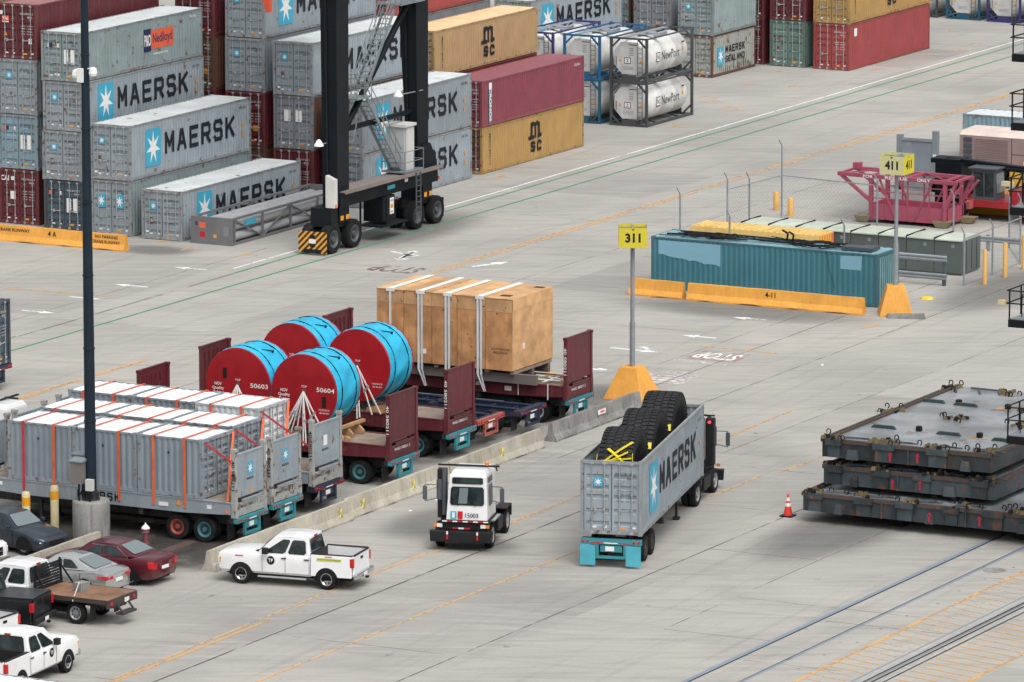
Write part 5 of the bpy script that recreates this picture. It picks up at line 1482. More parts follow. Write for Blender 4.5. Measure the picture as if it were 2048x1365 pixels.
def bollard(label, x, y, h, r, band, group):
    t = thing('bollard', label, 'bollard', (x, y, 0), 0, group)
    b = MB(); b.lathe([(r, 0), (r, h - .08), (r * .8, h - .02), (0.001, h)], 'z', (0, 0, 0), 20); b.build('post', K['cream' if band else 'oryel'], t, smooth=40)
    if band: b = MB(); b.lathe([(r + .006, h - .55), (r + .006, h - .22)], 'z', (0, 0, 0), 20); b.build('band', K['amber'], t, smooth=40)


K['oryel'] = mat('pale_orange_bollard_paint', (.74, .42, .13), .6, dirt=.2)
bollard('cream bollard with an amber band, left of its taller-looking neighbour, behind the dark sedan', -51.4, -2.75, 1.75, .165, True, 'cream bollards left of the light pole')
bollard('cream bollard with an amber band, closest to the light pole', -49.85, -3.1, 1.75, .165, True, 'cream bollards left of the light pole')
for i, (x, y) in enumerate(((20.35, -12.79), (22.71, -12.86), (25.3, -12.75), (35.1, 4.75), (36.6, 6.3))):
    bollard(('pale orange bollard nearest the fence corner', 'pale orange bollard second from the fence corner', 'pale orange bollard cut by the right edge', 'stub bollard behind the yellow box roof, right one', 'stub bollard behind the yellow box roof, left one')[i], x, y, 1.75 if i < 3 else 1.0, .11 if i < 3 else .16, False, 'pale orange bollards round the switchgear')
K['hyd'] = mat('faded_purple_red_paint', (.21, .06, .085), .5, dirt=.15)
hy = thing('fire_hydrant', 'purple-red fire hydrant with a white cap', 'hydrant', (-50.75, -7.88, 0), 0)
b = MB(); b.lathe([(.16, 0), (.16, .06), (.11, .08), (.11, .42), (.15, .46), (.15, .52), (.12, .56), (.12, .62)], 'z', (0, 0, 0), 18); b.build('barrel', K['hyd'], hy, smooth=40)
b = MB(); b.lathe([(.17, .62), (.17, .66), (.13, .72), (.06, .78), (.03, .82), (.03, .86)], 'z', (0, 0, 0), 18); b.build('cap', K['white'], hy, smooth=40)
for a in (0, 90, 180):
    b = MB(); b.tube((0, 0, .5), (.2 * math.cos(R(a)), .2 * math.sin(R(a)), .5), .05, 10); b.build('nozzle', K['hyd'], hy)
b = MB(); b.lathe([(.09, 0), (.09, .0)], 'z', (0, 0, 0.005), 8)
cn = thing('traffic_cone', 'orange-red traffic cone with white bands by the hatch covers', 'traffic cone', (-34.17, -27.97, 0), 0)
K['coner'] = flat('cone_red', (.70, .045, .03), .5)
b = MB(); b.lathe([(.19, .04), (.12, .42)], 'z', (0, 0, 0), 20); b.lathe([(.095, .56), (.08, .64)], 'z', (0, 0, 0), 20); b.lathe([(.055, .78), (.03, .92), (.001, .92)], 'z', (0, 0, 0), 20); b.build('cone_body', K['coner'], cn)
b = MB(); b.lathe([(.12, .42), (.095, .56)], 'z', (0, 0, 0), 20); b.build('reflective_band', K['white'], cn)
b = MB(); b.lathe([(.08, .64), (.055, .78)], 'z', (0, 0, 0), 20); b.build('reflective_band', K['white'], cn)
b = MB(); b.box(-.26, .26, -.26, .26, 0, .05); b.build('base', K['rubber'], cn)

# ---------------------------------------------------------------- switchgear yard right of centre
K['tealc'] = mat('petrol_teal_paint', (0.048, 0.185, 0.24), 0.5, var=.1, dirt=.12, scale=.8)
K['tealroof'] = mat('pale_teal_roof', (.20, .38, .42), .5, dirt=.25, streak=False)
K['patch'] = flat('pale_blue_overpaint', (.20, .40, .52), .55)
KFR['tealc'] = mat('frame_teal', (.05, .15, .19), .5, dirt=.3, rust=.2); ROOF['tealc'] = 'tealroof'
tc_ = container('petrol teal container behind the long orange barrier, cables on its roof', 11.75, 1.25, 0, H=2.591, col='tealc', rz=R(-90), logo_=None, group=None, doorlogo=False)
b = MB(); pts = [(.4, .018, 2.42)] + [(.4 + .28 * k, .018, 1.72 - .03 * k + random.uniform(-.05, .05)) for k in range(13)] + [(3.76, .018, 2.42)]
b.poly([pts[0]] + pts[1:-1] + [pts[-1]]); b.build('paint_patch', K['patch'], tc_); b = MB(); b.quad((10.2, .018, 1.75), (11.3, .018, 1.75), (11.35, .018, 2.45), (10.2, .018, 2.4)); b.build('paint_patch', K['patch'], tc_)
for k in range(9):
    b = MB(); b.box(12.17, 12.215, .22 + k * .245, .30 + k * .245, .2, 2.4); b.build('rib', K['patch'] if False else K['tealroof'], tc_)
cb = MB(); rnd = random.Random(3)
def tangle(b, cx, cy, z, sx, sy, n, r, seed=1):
    g = random.Random(seed)
    for k in range(n):
        a0 = g.uniform(0, 6.28); ex, ey = g.uniform(.5, 1) * sx, g.uniform(.5, 1) * sy; ox, oy = g.uniform(-.3, .3) * sx, g.uniform(-.3, .3) * sy
        pts = [(cx + ox + ex * math.cos(a0 + t * .45) * (1 - .02 * t), cy + oy + ey * math.sin(a0 + t * .45), z + g.uniform(0, .16)) for t in range(11)]
        b.path(pts, r, 5)
tangle(cb, 12.5, -1.8, 2.63, .6, 1.9, 11, .024, 5); tangle(cb, 12.6, -7.4, 2.63, .65, 1.5, 9, .032, 6); tangle(cb, 12.9, -5.0, 2.63, .5, 2.4, 4, .02, 9)
cb.path([(12.2, .6, 2.7), (12.5, -2.5, 2.75), (12.4, -5.5, 2.7), (12.9, -7.5, 2.75), (13.1, -9.6, 2.75)], .05, 6); cb.path([(13.3, .4, 2.68), (13.2, -3, 2.72), (13.0, -6, 2.7)], .04, 6)
cb.path([(12.8, -5.6, 2.7), (12.7, -5.7, 3.1), (12.7, -5.4, 3.25)], .05, 6); cb.path([(12.6, -6.0, 2.7), (12.5, -6.1, 3.1), (12.6, -5.8, 3.2)], .05, 6)
cb.path([(11.72, -8.2, 2.62), (11.70, -8.4, 1.6), (11.70, -8.7, .75)], .012, 5)
o = cb.build('cable_heap', K['seal'], None); tag(o, 'tangle of black cables heaped on the teal container roof', 'cables')
b = MB(); b.box(12.2, 13.2, -10.4, -8.8, 2.62, 2.78); o = b.build('scrap_panel', K['dsteel']); tag(o, 'dark metal panel lying on the right end of the teal roof', 'panel')
b = MB(); b.tube((11.95, .9, 2.66), (12.5, -4.4, 2.72), .03, 6); b.tube((12.9, -4, 2.7), (12.1, -9, 2.7), .03, 6); o = b.build('long_pipe', K['dsteel']); tag(o, 'thin dark pipes lying along the teal container roof', 'pipes')
# yellow corrugated box behind the teal container
yx = thing('yellow_box', 'low yellow corrugated container behind the teal one', 'container', (19.6, 3.0, 0), 0)
K['yelbox'] = mat('straw_yellow_paint', (.72, .50, .17), .5, dirt=.15)
b = MB(); b.box(0, 1.8, -7.1, 0, 0, 1.85); b.build('body', K['yelbox'], yx)
for k in range(22):
    b = MB(); b.box(.05, 1.75, -7.0 + k * .32, -6.82 + k * .32, 1.85, 1.89); b.build('roof_rib', K['yelbox'], yx)
for k in range(6):
    b = MB(); b.box(.1 + k * .29, .2 + k * .29, -7.15, -7.1, .1, 1.8); b.build('end_rib', K['orange'] if k == 5 else K['yelmark'], yx)
# grey-green switchgear cabinets
K['swg'] = mat('grey_green_cabinet_paint', (.095, .12, .115), .5, dirt=.15); K['swr'] = mat('pale_green_roof_paint', (.50, .56, .46), .5, dirt=.2, streak=False)
sw = thing('switchgear', 'row of grey-green electrical cabinets with pale roofs behind the fence', 'switchgear', (22.0, -10.85, 0), 0); sw.scale = (1, 1, .86)
for k in range(8):
    y0 = k * 1.52
    b = MB(); b.box(0, 2.3, y0 + .02, y0 + 1.50, .12, 2.0); b.build('cabinet', K['swg'], sw)
    b = MB(); b.prism([(-.06, 2.0), (2.36, 2.0), (2.36, 2.06), (1.15, 2.12), (-.06, 2.06)], 'y', y0 + .05, y0 + 1.47); b.build('roof_panel', K['swr'], sw)
    b = MB(); b.box(.02, 2.28, y0 + 1.49, y0 + 1.55, 2.0, 2.14); b.build('roof_seam', K['seal'], sw)
    marks(sw, '-x', [(-.006, y0 + .5, 1.7, .16, .2, 'steel')])
b = MB(); b.box(.1, 2.2, .1, 12.1, 0, .12); b.build('plinth', K['conc2'], sw)
for x in (.55, 1.2, 1.8):
    b = MB(); b.box(x, x + .02, .0, .018, .2, 1.95); b.build('door_gap', K['seal'], sw)


def guardrail(label, x, y0, y1, hs, post=3, group='galvanised guard rails round the switchgear', ax='y'):
    t = thing('guard_rail', label, 'guard rail', (x, y0, 0), 0 if ax == 'y' else R(-90), group)
    L = y1 - y0; n = max(2, int(L / 2.4) + 1)
    for h in hs:
        b = MB(); pr = [(0, h - .16), (-.05, h - .11), (-.05, h - .05), (0, h), (-.05, h + .05), (-.05, h + .11), (0, h + .16), (.01, h + .16), (.01, h - .16)]
        b.prism(pr, 'y', 0, L); b.build('rail', K['steel'], t)
    for k in range(n):
        yy = .1 + (L - .3) * k / (n - 1); b = MB(); b.box(.012, .15, yy, yy + .16, 0, max(hs) + .22); b.build('post', K['dsteel'] if max(hs) > 1 else K['steel'], t)


guardrail('long guard rail behind the switchgear roofs', 29.6, -11.5, 3.3, (.62,))
guardrail('two-tier guard rail right of the teal container', 18.9, -11.4, -8.2, (.45, 1.35))
guardrail('triple-tier guard rail gate behind the fence at the right', 28.6, -13.4, -11.6, (.35, .85, 1.35, 1.85))
# chain-link fence
K['mesh'] = mat('fence_wire', (.2, .21, .22), .5, .3, 0, 0)
fw_ = thing('chain_link_fence', 'chain-link fence with leaning barbed-wire arms round the switchgear', 'fence', (0, 0, 0), 0)
cor = [(19.4, -12.1), (26.6, -12.0), (31.5, -11.2)]; back = [(31.5, -11.2), (33.9, 4.7)]
posts = [(19.4, -12.1, 2.6), (23.0, -12.05, 2.5), (26.6, -12.0, 3.3), (31.0, -9.5, 2.6), (33.9, 4.7, 3.9), (30.6, 5.0, 2.6), (28.2, 5.1, 2.9), (33.0, -1.2, 2.6), (31.0, -6.4, 2.5), (19.0, -5.8, 2.6), (19.0, .5, 2.6), (22.5, 5.0, 2.9)]
for x, y, h in posts:
    b = MB(); b.tube((x, y, 0), (x, y, h), .05, 8); b.path([(x, y, h), (x - .18, y + .1, h + .35)], .03, 6); b.build('post', K['steel'], fw_)
runs = [((19.4, -12.1), (23.0, -12.05)), ((23.0, -12.05), (26.6, -12.0)), ((26.6, -12.0), (31.0, -9.5)), ((33.0, -1.2), (33.9, 4.7)), ((33.9, 4.7), (28.2, 5.1))]
for (a, c) in runs:
    b = MB(); a3, c3 = Vector((*a, 0)), Vector((*c, 0)); L = (c3 - a3).length; n = int(L / .24)
    H_ = 2.3
    for k in range(-int(H_ / .24), n):
        for s in (1, -1):
            u0, u1 = k * .24, k * .24 + H_
            z0, z1 = 0.05, H_
            if u0 < 0: z0 += -u0; u0 = 0
            if u1 > L: z1 -= u1 - L; u1 = L
            if u1 <= u0: continue
            if s < 0: zz0, zz1 = H_ + .05 - z0, H_ + .05 - z1
            else: zz0, zz1 = z0, z1
            b.bar(a3.lerp(c3, u0 / L) + Vector((0, 0, zz0)), a3.lerp(c3, u1 / L) + Vector((0, 0, zz1)), .0035)
    b.build('wire_mesh', K['mesh'], fw_)
    b = MB(); b.tube(a3 + Vector((0, 0, 2.35)), c3 + Vector((0, 0, 2.35)), .03, 6); b.tube(a3 + Vector((0, 0, .08)), c3 + Vector((0, 0, .08)), .015, 6); b.build('top_rail', K['steel'], fw_)

# pink rescue cage
K['pink'] = mat('faded_crimson_paint', (0.34, 0.07, 0.115), 0.5, dirt=0.12, scale=1.5)
rc = thing('rescue_cage', 'crimson pink steel rescue cage lettered FOR RESCUE ONLY', 'rescue cage', (35.2, .25, 0), 0); rc.scale = (1, .95, .80)
CL, CWd = 4.65, 2.1; b = MB()
b.box(0, .06, -CL, 0, .25, 1.25); b.box(CWd - .06, CWd, -CL, 0, .25, 1.25); b.box(.06, CWd - .06, -.06, 0, .25, 1.25); b.box(.06, CWd - .06, -CL, -CL + .06, .25, 1.25); b.box(.06, CWd - .06, -CL + .06, -.06, .25, .32); b.build('basket', K['pink'], rc)
for x in (0, CWd):
    for y in (-.1, -CL + .1): b = MB(); b.bar((x, y, .2), (x, y, 3.1), .2); b.build('corner_post', K['pink'], rc)
    b = MB(); b.bar((x, 1.9, 3.1), (x, -CL - .6, 3.0), .22, .24); b.build('top_rail', K['pink'], rc)
    for (p, q, w) in (((x, 1.7, 3.0), (x, -.1, 1.4), .18), ((x, -CL - .5, 2.9), (x, -CL + .1, 1.3), .18), ((x, -.6, 2.9), (x, -1.6, .4), .1), ((x, -CL + .9, 2.9), (x, -CL + 1.9, .4), .1), ((x, -CL + .2, 1.3), (x, -CL - .9, 2.9), .14)):
        b = MB(); b.bar(p, q, w); b.build('brace', K['pink'], rc)
    for z in (1.65, 2.1): b = MB(); b.bar((x, -.1, z), (x, -CL + .1, z), .06); b.build('side_rail', K['pink'], rc)
    for y in (-1.0, -2.3, -3.6): b = MB(); b.bar((x, y, .3), (x, y, 2.9), .07); b.build('upright', K['pink'], rc)
for y in (1.85, -.1, -2.3, -CL + .1, -CL - .5):
    b = MB(); b.bar((0, y, 3.1), (CWd, y, 3.1), .14); b.build('cross_rail', K['pink'], rc)
b = MB(); b.bar((0, 1.8, 3.12), (CWd, .2, 3.12), .08); b.bar((0, -CL, 3.12), (CWd, -2.4, 3.12), .08); b.build('top_brace', K['pink'], rc)
b = MB(); b.box(CWd - .3, CWd + .1, 1.5, 1.9, 3.1, 3.5); b.build('hook_block', K['pink'], rc)
for z in (.7, 1.1, 1.5, 1.9, 2.3): b = MB(); b.bar((.3, -CL + .02, z), (1.2, -CL + .02, z), .05); b.build('rung', K['pink'], rc)
for (s, y) in (('FOR', .35), ('RESCUE', -1.35), ('ONLY', -3.0)): T(rc, s, .2, K['white'], (-.115, y - .3, 3.06), '-x', {'FOR': .6, 'RESCUE': 1.35, 'ONLY': .8}[s], .02)
for (x, y) in ((0.1, .35), (0.1, -CL + .3), (CWd, -CL - .3)): b = MB(); b.hexa([(x - .25, y - .3, 0.05), (x + .25, y - .3, 0.05), (x + .25, y + .3, 0.05), (x - .25, y + .3, 0.05)], [(x - .3, y - .5, .45), (x + .3, y - .5, .45), (x + .3, y + .5, .45), (x - .3, y + .5, .45)]); b.build('guide_foot', mat('khaki_paint', (.22, .19, .11), .6, dirt=.2), rc)
for i, (x, y, w, l, h) in enumerate(((40.5, -2.2, 3.0, 4.8, .9), (50.3, -1.2, 2.4, 2.2, 1.0))):
    t = thing('yellow_skip', ('yellow steel tray behind the rescue cage', 'small yellow steel tray left of the pink generator')[i], 'tray', (x, y, 0), 0, 'yellow steel trays')
    b = MB(); b.box(0, w, -l, 0, .0, .1)
    for (a0, a1, c0, c1) in ((0, .08, -l, 0), (w - .08, w, -l, 0), (.08, w - .08, -l, -l + .08), (.08, w - .08, -.08, 0)): b.box(a0, a1, c0, c1, .1, h)
    b.build('tray', mat('deep_yellow_paint', (.72, .40, .03), .5, dirt=.2), t)
    b = MB(); b.box(-.05, w + .05, -l - .05, -l * .96, h, h + .1); b.build('rim', MATS['deep_yellow_paint'], t)

# end frame of a flat rack standing behind the cage
ef = thing('flat_rack', 'pale blue-grey flat rack with a tall end panel behind the 411 sign', 'flat rack container', (46.2, 3.7, 0), 0)
b = MB()
b.box(0, .3, -2.4, -2.1, 0, 3.3); b.box(0, .3, -.3, 0, 0, 3.0); b.build('corner_post', K['lgrey'], ef)
b = MB(); b.box(.05, .15, -2.1, -.3, .8, 2.7); b.box(.0, .2, -2.1, -.3, 2.7, 2.85); b.build('end_panel', mat('slate_blue_grey', (.25, .29, .34), .5, dirt=.15), ef)
b = MB(); b.box(.0, .35, -2.42, .02, 0.0, .75); b.box(.35, 6.0, -2.4, -2.2, .05, .55); b.box(.35, 6.0, -.2, 0, .05, .55); b.build('base_frame', K['lgrey'], ef)
marks(ef, '-x', [(-.006, -2.25, 1.9, .2, .3, 'white'), (.044, -.7, 2.45, .3, .4, 'steel')])
# pale blue container and pink generator at the right edge
container('pale blue-grey rust-edged container behind the pink generator at the right edge', 57.9, 4.95, 0, H=2.591, col='bgrey', roof='roofg', rz=R(-90), logo_=None, group=None)
b = MB(); b.box(0, .3, 0, .3, 0, 3.2); o = b.build('steel_post', K['lgrey'], None, (64.5, 2.6, 0)); tag(o, 'pale grey steel post end showing above the blue-grey container roof', 'post')
K['mauve'] = mat('dusty_pink_paint', (0.34, 0.245, 0.24), 0.55, dirt=0.15); K['mauver'] = mat('pale_pink_roof', (.66, .55, .49), .55, dirt=.15, streak=False)
gn = thing('generator_trailer', 'dusty pink louvred generator trailer at the right edge', 'generator', (50.9, 2.05, 0), 0); gn.scale = (1, 1, .82)
b = MB(); b.box(0, 2.5, -9.5, 0, 1.25, 3.05); b.box(.05, 2.45, -9.4, -3.4, .75, 1.25); b.build('housing', K['mauve'], gn)
b = MB(); b.prism([(0, 3.05), (.35, 3.3), (2.2, 3.35), (2.5, 3.05)], 'y', -9.5, -.0); b.build('roof', K['mauver'], gn)
for k in range(13): b = MB(); b.box(-.05, 0, -2.9, -.95, 1.4 + k * .12, 1.46 + k * .12); b.build('louvre', K['mauve'], gn)
for k in range(4): b = MB(); b.box(-.04, .0, -.75, -.25, 1.4 + k * .4, 1.7 + k * .4); b.build('vent', K['seal'] if False else K['dsteel'], gn)
for y in (-3.1, -4.6, -6.2): b = MB(); b.box(-.02, 0, y - .02, y + .02, 1.0, 3.0); b.build('panel_seam', K['dsteel'], gn)
b = MB(); b.box(-.02, 0, -9, -3.1, 1.95, 1.98); b.build('panel_seam', K['dsteel'], gn)
marks(gn, '-x', [(-.022, -3.9, 1.4, .2, .25, 'white')])
b = MB(); b.box(.6, 1.9, -8, -.4, .7, 1.24); b.build('frame', K['chassis'], gn)
for (x, y) in ((.25, -1.0), (.25, -2.2), (2.3, -1.0), (2.3, -2.2)):
    w = place('wheel', wheel_mesh(.55, .3), gn, (x, y, .55), R(90)); r_ = place('rim', rim_mesh(.55, .3, 6, ''), w); setmat(r_, K['mauve'])

# red reach stacker with a dark cab
K['rsred'] = mat('stacker_red_paint', (0.34, 0.018, 0.03), 0.4, dirt=0.15); K['rspink'] = mat('faded_stacker_red', (.50, .13, .14), .5, dirt=.2)
rs = thing('reach_stacker', 'red and black reach stacker with a glazed cab behind the fence', 'reach stacker', (38.2, -2.35, 0), 0); rs.scale = (1, 1, .80)
b = MB(); b.box(.2, 2.8, -9.0, -1.0, .9, 1.35); b.box(.3, 2.7, -9, -3.9, 1.35, 2.1); b.build('body', K['rsred'], rs)
b = MB(); b.box(-.3, 3.3, -1.9, -1.3, .8, 1.3); b.box(.0, .35, -1.6, -1.2, .2, 1.2); b.build('front_axle_beam', K['rspink'], rs)
b = MB(); b.prism([(-4.9, 1.9), (-9.5, 1.6), (-9.5, .6), (-5.2, .3), (-4.4, 1.1)], 'x', -.2, .2); b.build('fender', K['rspink'], rs)
b = MB(); b.box(.9, 2.3, -.9, .6, .4, 3.5); b.box(1.0, 2.2, -.7, .9, 3.45, 3.75); b.build('mast', K['cblack'], rs)
b = MB(); b.hexa([(.35, -3.1, 1.1), (1.6, -3.1, 1.1), (1.6, -1.9, 1.1), (.35, -1.9, 1.1)], [(.42, -3.05, 3.35), (1.6, -3.05, 3.35), (1.6, -1.7, 3.35), (.42, -1.7, 3.35)]); b.build('cab', K['dsteel'], rs)
for (pa, pb, pc, pd) in (((.345, -3.0, 1.6), (.345, -2.5, 1.6), (.40, -2.45, 3.15), (.40, -2.95, 3.15)), ((.345, -2.42, 1.6), (.345, -2.0, 1.6), (.40, -1.82, 3.15), (.40, -2.36, 3.15))):
    b = MB(); b.quad(pa, pb, pc, pd); b.build('window', K['glass'], rs)
b = MB(); b.quad((.5, -3.115, 1.8), (1.5, -3.115, 1.8), (1.5, -3.075, 3.1), (.5, -3.075, 3.1)); b.build('window', K['glass2'], rs)
b = MB(); b.box(.3, 1.7, -3.2, -1.55, 3.36, 3.46); b.build('cab_roof', K['lgrey'] if False else K['dsteel'], rs)
b = MB(); b.bar((1.6, .2, 3.6), (1.6, -8.5, 3.0), .4, .4); b.build('boom', K['cblack'], rs)
b = MB()
for k in range(9): b.bar((.6, -3.6 - .5 * k, 2.2), (.9, -4.0 - .5 * k, 3.4), .06); b.bar((.6, -4.1 - .5 * k, 3.4), (.6, -3.7 - .5 * k, 2.2), .05)
b.bar((.6, -3.6, 3.5), (.6, -8.5, 3.5), .07); b.build('hose_frame', K['seal'], rs)
b = MB(); b.box(-.05, .25, -4.2, -3.6, 2.45, 2.75); b.build('work_lamp', K['cream'], rs)
b = MB(); b.tube((.1, -.7, 1.9), (.1, -1.6, 1.45), .05, 8); b.build('ram', K['chrome'], rs)
for (x, y) in ((-.15, -.9), (3.0, -.9), (-.1, -6.2), (2.9, -6.2)):
    w = place('wheel', wheel_mesh(.85, .6), rs, (x, y, .85), R(90)); r_ = place('rim', rim_mesh(.85, .6, 0, ''), w); setmat(r_, K['rspink'])

# rubble and scraps by the 411 base
b = MB(); b.hexa([(0, 0, 0), (.5, .1, 0), (1.6, 1.2, 0), (1.2, 1.4, 0)], [(.05, .05, .3), (.45, .15, .25), (1.5, 1.15, .18), (1.2, 1.3, .22)]); o = b.build('concrete_rubble', K['conc2'], None, (9.9, -14.3, 0), R(60)); tag(o, 'broken concrete lying beside the orange base of the 411 sign', 'rubble')
b = MB(); b.lathe([(.35, .0), (.3, .08), (.0015, .12)], 'z', (0, 0, 0), 7); o = b.build('yellow_rag', flat('bright_yellow_cloth', (.8, .55, .02)), None, (15.2, -12.0, 0)); tag(o, 'bright yellow cloth on the ground right of the teal container', 'cloth')
g = random.Random(11)
for i, (x, y) in enumerate(((-3.2, -15.0), (-40.3, -14.0), (-37.9, -13.9))):
    b = MB(); b.lathe([(.08, .0), (.05, .03), (.002, .04)], 'z', (0, 0, 0), 5); o = b.build('litter', K['white'], None, (x, y, 0)); tag(o, ('white scrap on the open concrete right of the 311 sign', 'white scrap near the barrier left of the yard tractor', 'white scrap by the barrier close to the yard tractor')[i], 'litter')

# ---------------------------------------------------------------- stacked ship hatch covers
K['hatch'] = mat('blue_black_hatch_paint', (0.045, 0.064, 0.075), 0.5, rv=.45, var=.4, dirt=.4, dirtcol=(.05, .035, .028), rust=.35, scale=1.1)
K['hatchtop'] = mat('worn_grey_deck_paint', (0.27, 0.295, 0.315), 0.3, var=.4, dirt=.5, dirtcol=(.17, .13, .105), rust=.15, scale=.55, streak=False)
K['brass'] = mat('brassy_fitting', (.20, .155, .07), .5, .3, dirt=.3, scale=4)


def hatch(label, x, y, z, L, Wd, h, seed):
    t = thing('hatch_cover', label, 'hatch cover', (x, y, z), 0, 'stacked ship hatch covers')
    g = random.Random(seed)
    b = MB(); b.box(.12, L, -Wd + .05, -.05, 0.05, h - .03); b.build('body', K['hatch'], t)
    b = MB(); b.box(.25, L - .15, -Wd + .35, -.45, h - .03, h); b.build('deck_plate', K['hatchtop'], t)
    b = MB(); b.box(.1, L, -.1, 0, h - .1, h + .02); b.box(.1, L, -Wd, -Wd + .1, h - .1, h + .02); b.box(.06, .2, -Wd, 0, h - .14, h + .015); b.bar((.4, -.42, h + .06), (L - .3, -.42, h + .06), .07, .1); b.build('edge_coaming', mat('rusty_edge', (.075, .055, .048), .7, dirt=.3, rust=.3), t)
    yy = -.35; k = 0
    while yy > -Wd + .5:
        w = g.choice((.5, .62, .75)); kind = k % 4
        b = MB()
        if kind in (0, 2): b.box(-.02, .12, yy - w, yy, .08, h - .02); b.box(-.10, .12, yy - w - .08, yy + .08, h - .22, h + .01)
        elif kind == 1: b.hexa([(-.06, yy - w * .7, .05), (.12, yy - w * .7, .05), (.12, yy, .05), (-.06, yy, .05)], [(-.0, yy - w * .6, h * .55), (.12, yy - w * .6, h * .55), (.12, yy - .05, h * .55), (-.0, yy - .05, h * .55)])
        else: b.box(.04, .12, yy - .08, yy, .05, h - .05)
        b.build('bracket', K['hatch'] if g.random() < .75 else K['dsteel'], t)
        yy -= w + g.uniform(.25, .7); k += 1
    for (yy, zz) in ((-Wd * .42, h * .42), (-Wd * .58, h * .5)):
        b = MB(); b.box(-.135, -.105, yy - .035, yy + .035, zz - .20, zz + .10); b.prism([(yy - .09, zz + .08), (yy + .09, zz + .08), (yy, zz + .2)], 'x', -.135, -.105); b.build('arrow_mark', flat('red_arrow_paint', (.48, .015, .04)), t)
    return t, g


def fittings(t, cx, cy, z, n, g, name='lashing_fitting'):
    for k in range(n):
        b = MB(); x, y = cx + g.uniform(-.42, .42), cy + g.uniform(-.42, .42); s = g.uniform(.05, .10)
        b.hexa([(x - s, y - s, z), (x + s, y - s, z), (x + s, y + s, z), (x - s, y + s, z)], [(x - s * .6, y - s * .7, z + s * 1.6), (x + s * .7, y - s * .6, z + s * 1.6), (x + s * .6, y + s * .7, z + s * 1.4), (x - s * .7, y + s * .6, z + s * 1.7)])
        b.build(name, K['brass'] if g.random() < .65 else K['seal'], t)
    for k in range(3):
        a = g.uniform(0, 6.28); x, y = cx + .75 * math.cos(a), cy + .75 * math.sin(a); b = MB()
        b.path([(x, y + .09 * math.cos(q * .63), z + .1 + .1 * math.sin(q * .63)) for q in range(-1, 8)], .025, 5); b.build('lashing_ring', K['seal'], t)


for (lab, x, y, z, L, Wd, seed) in (('lowest and widest of the three stacked ship hatch covers', -34.95, -28.9, .42, 13.2, 13.5, 1), ('middle one of the three stacked ship hatch covers', -34.1, -29.4, 1.42, 12.9, 7.55, 2), ('topmost of the three stacked ship hatch covers', -34.15, -29.35, 2.52, 13.0, 7.45, 3)):
    t, g = hatch(lab, x, y, z, L, Wd, .80, seed)
    top = seed == 3
    for (cx, cy) in ((.35, -.4), (.35, -2.6), (.35, -4.9), (.35, -7.0)) + (((.4, -9.4), (.4, -11.6)) if seed == 1 else ()):
        fittings(t, cx, cy, .82, 11, g)
    for k in range(4):
        b = MB(); yy = -.9 - k * 1.9; b.tube((.3, yy, .86), (.45, yy - 1.3, .86), .03, 6); b.tube((.4, yy, .88), (.38, yy - 1.1, .90), .022, 6); b.build('turnbuckle', K['dsteel'], t)
    if top:
        for (cx, cy) in ((6.6, -.25), (12.4, -.35), (6.2, -3.3), (6.2, -6.2), (12.4, -2.8), (12.3, -5.4)): fittings(t, cx, cy, .80, 14, g)
        for (cx, cy) in ((3.0, -1.4), (2.9, -4.3), (2.7, -6.8), (8.9, -2.4), (9.0, -.9), (9.0, -5.2)):
            b = MB(); b.prism([(cy - .55, 0.8), (cy + .55, .8), (cy + .42, .93), (cy - .42, .93)], 'x', cx, cx + .14); b.build('raised_pad', mat('dark_teal_pad', (.03, .06, .065), .5, dirt=.2), t)
        for (cx, cy) in ((3.2, -2.9), (3.1, -5.6), (9.2, -4.2), (9.2, -2.0)):
            b = MB(); b.lathe([(.5, .801), (.47, .806)], 'z', (cx, cy, 0), 20); b.build('yellow_ring_mark', W['yf'], t)
            b = MB(); b.lathe([(.13, .8), (.14, .98), (.1, 1.0)], 'z', (cx, cy, 0), 10); b.build('socket', K['seal'], t)
        for k, (p, q) in enumerate((((12.4, -.5, .85), (11.4, -.9, .85)), ((12.5, -1.1, .86), (12.5, -2.4, .86)), ((12.4, -1.5, .85), (11.6, -1.9, .85)), ((12.4, -2.4, .85), (11.8, -2.7, .85)))):
            b = MB(); b.tube(p, q, .04, 6); b.build('lashing_rod', K['dsteel'], t)
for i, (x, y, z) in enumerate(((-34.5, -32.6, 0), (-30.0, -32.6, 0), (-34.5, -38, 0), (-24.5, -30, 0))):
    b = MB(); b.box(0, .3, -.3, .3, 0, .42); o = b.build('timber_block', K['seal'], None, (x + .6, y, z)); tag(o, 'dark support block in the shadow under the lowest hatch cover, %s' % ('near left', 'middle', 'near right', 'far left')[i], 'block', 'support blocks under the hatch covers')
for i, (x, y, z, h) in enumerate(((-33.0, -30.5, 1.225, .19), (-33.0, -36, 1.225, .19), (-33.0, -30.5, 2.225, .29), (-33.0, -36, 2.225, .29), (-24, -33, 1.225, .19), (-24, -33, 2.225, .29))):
    b = MB(); b.box(0, .4, -.2, .2, 0, h); o = b.build('spacer_block', K['seal'], None, (x, y, z)); tag(o, 'dark spacer block between hatch covers, %s gap, %s' % ('lower' if z < 2 else 'upper', ('left', 'right', 'left', 'right', 'rear', 'rear')[i]), 'block', 'spacer blocks between the hatch covers')

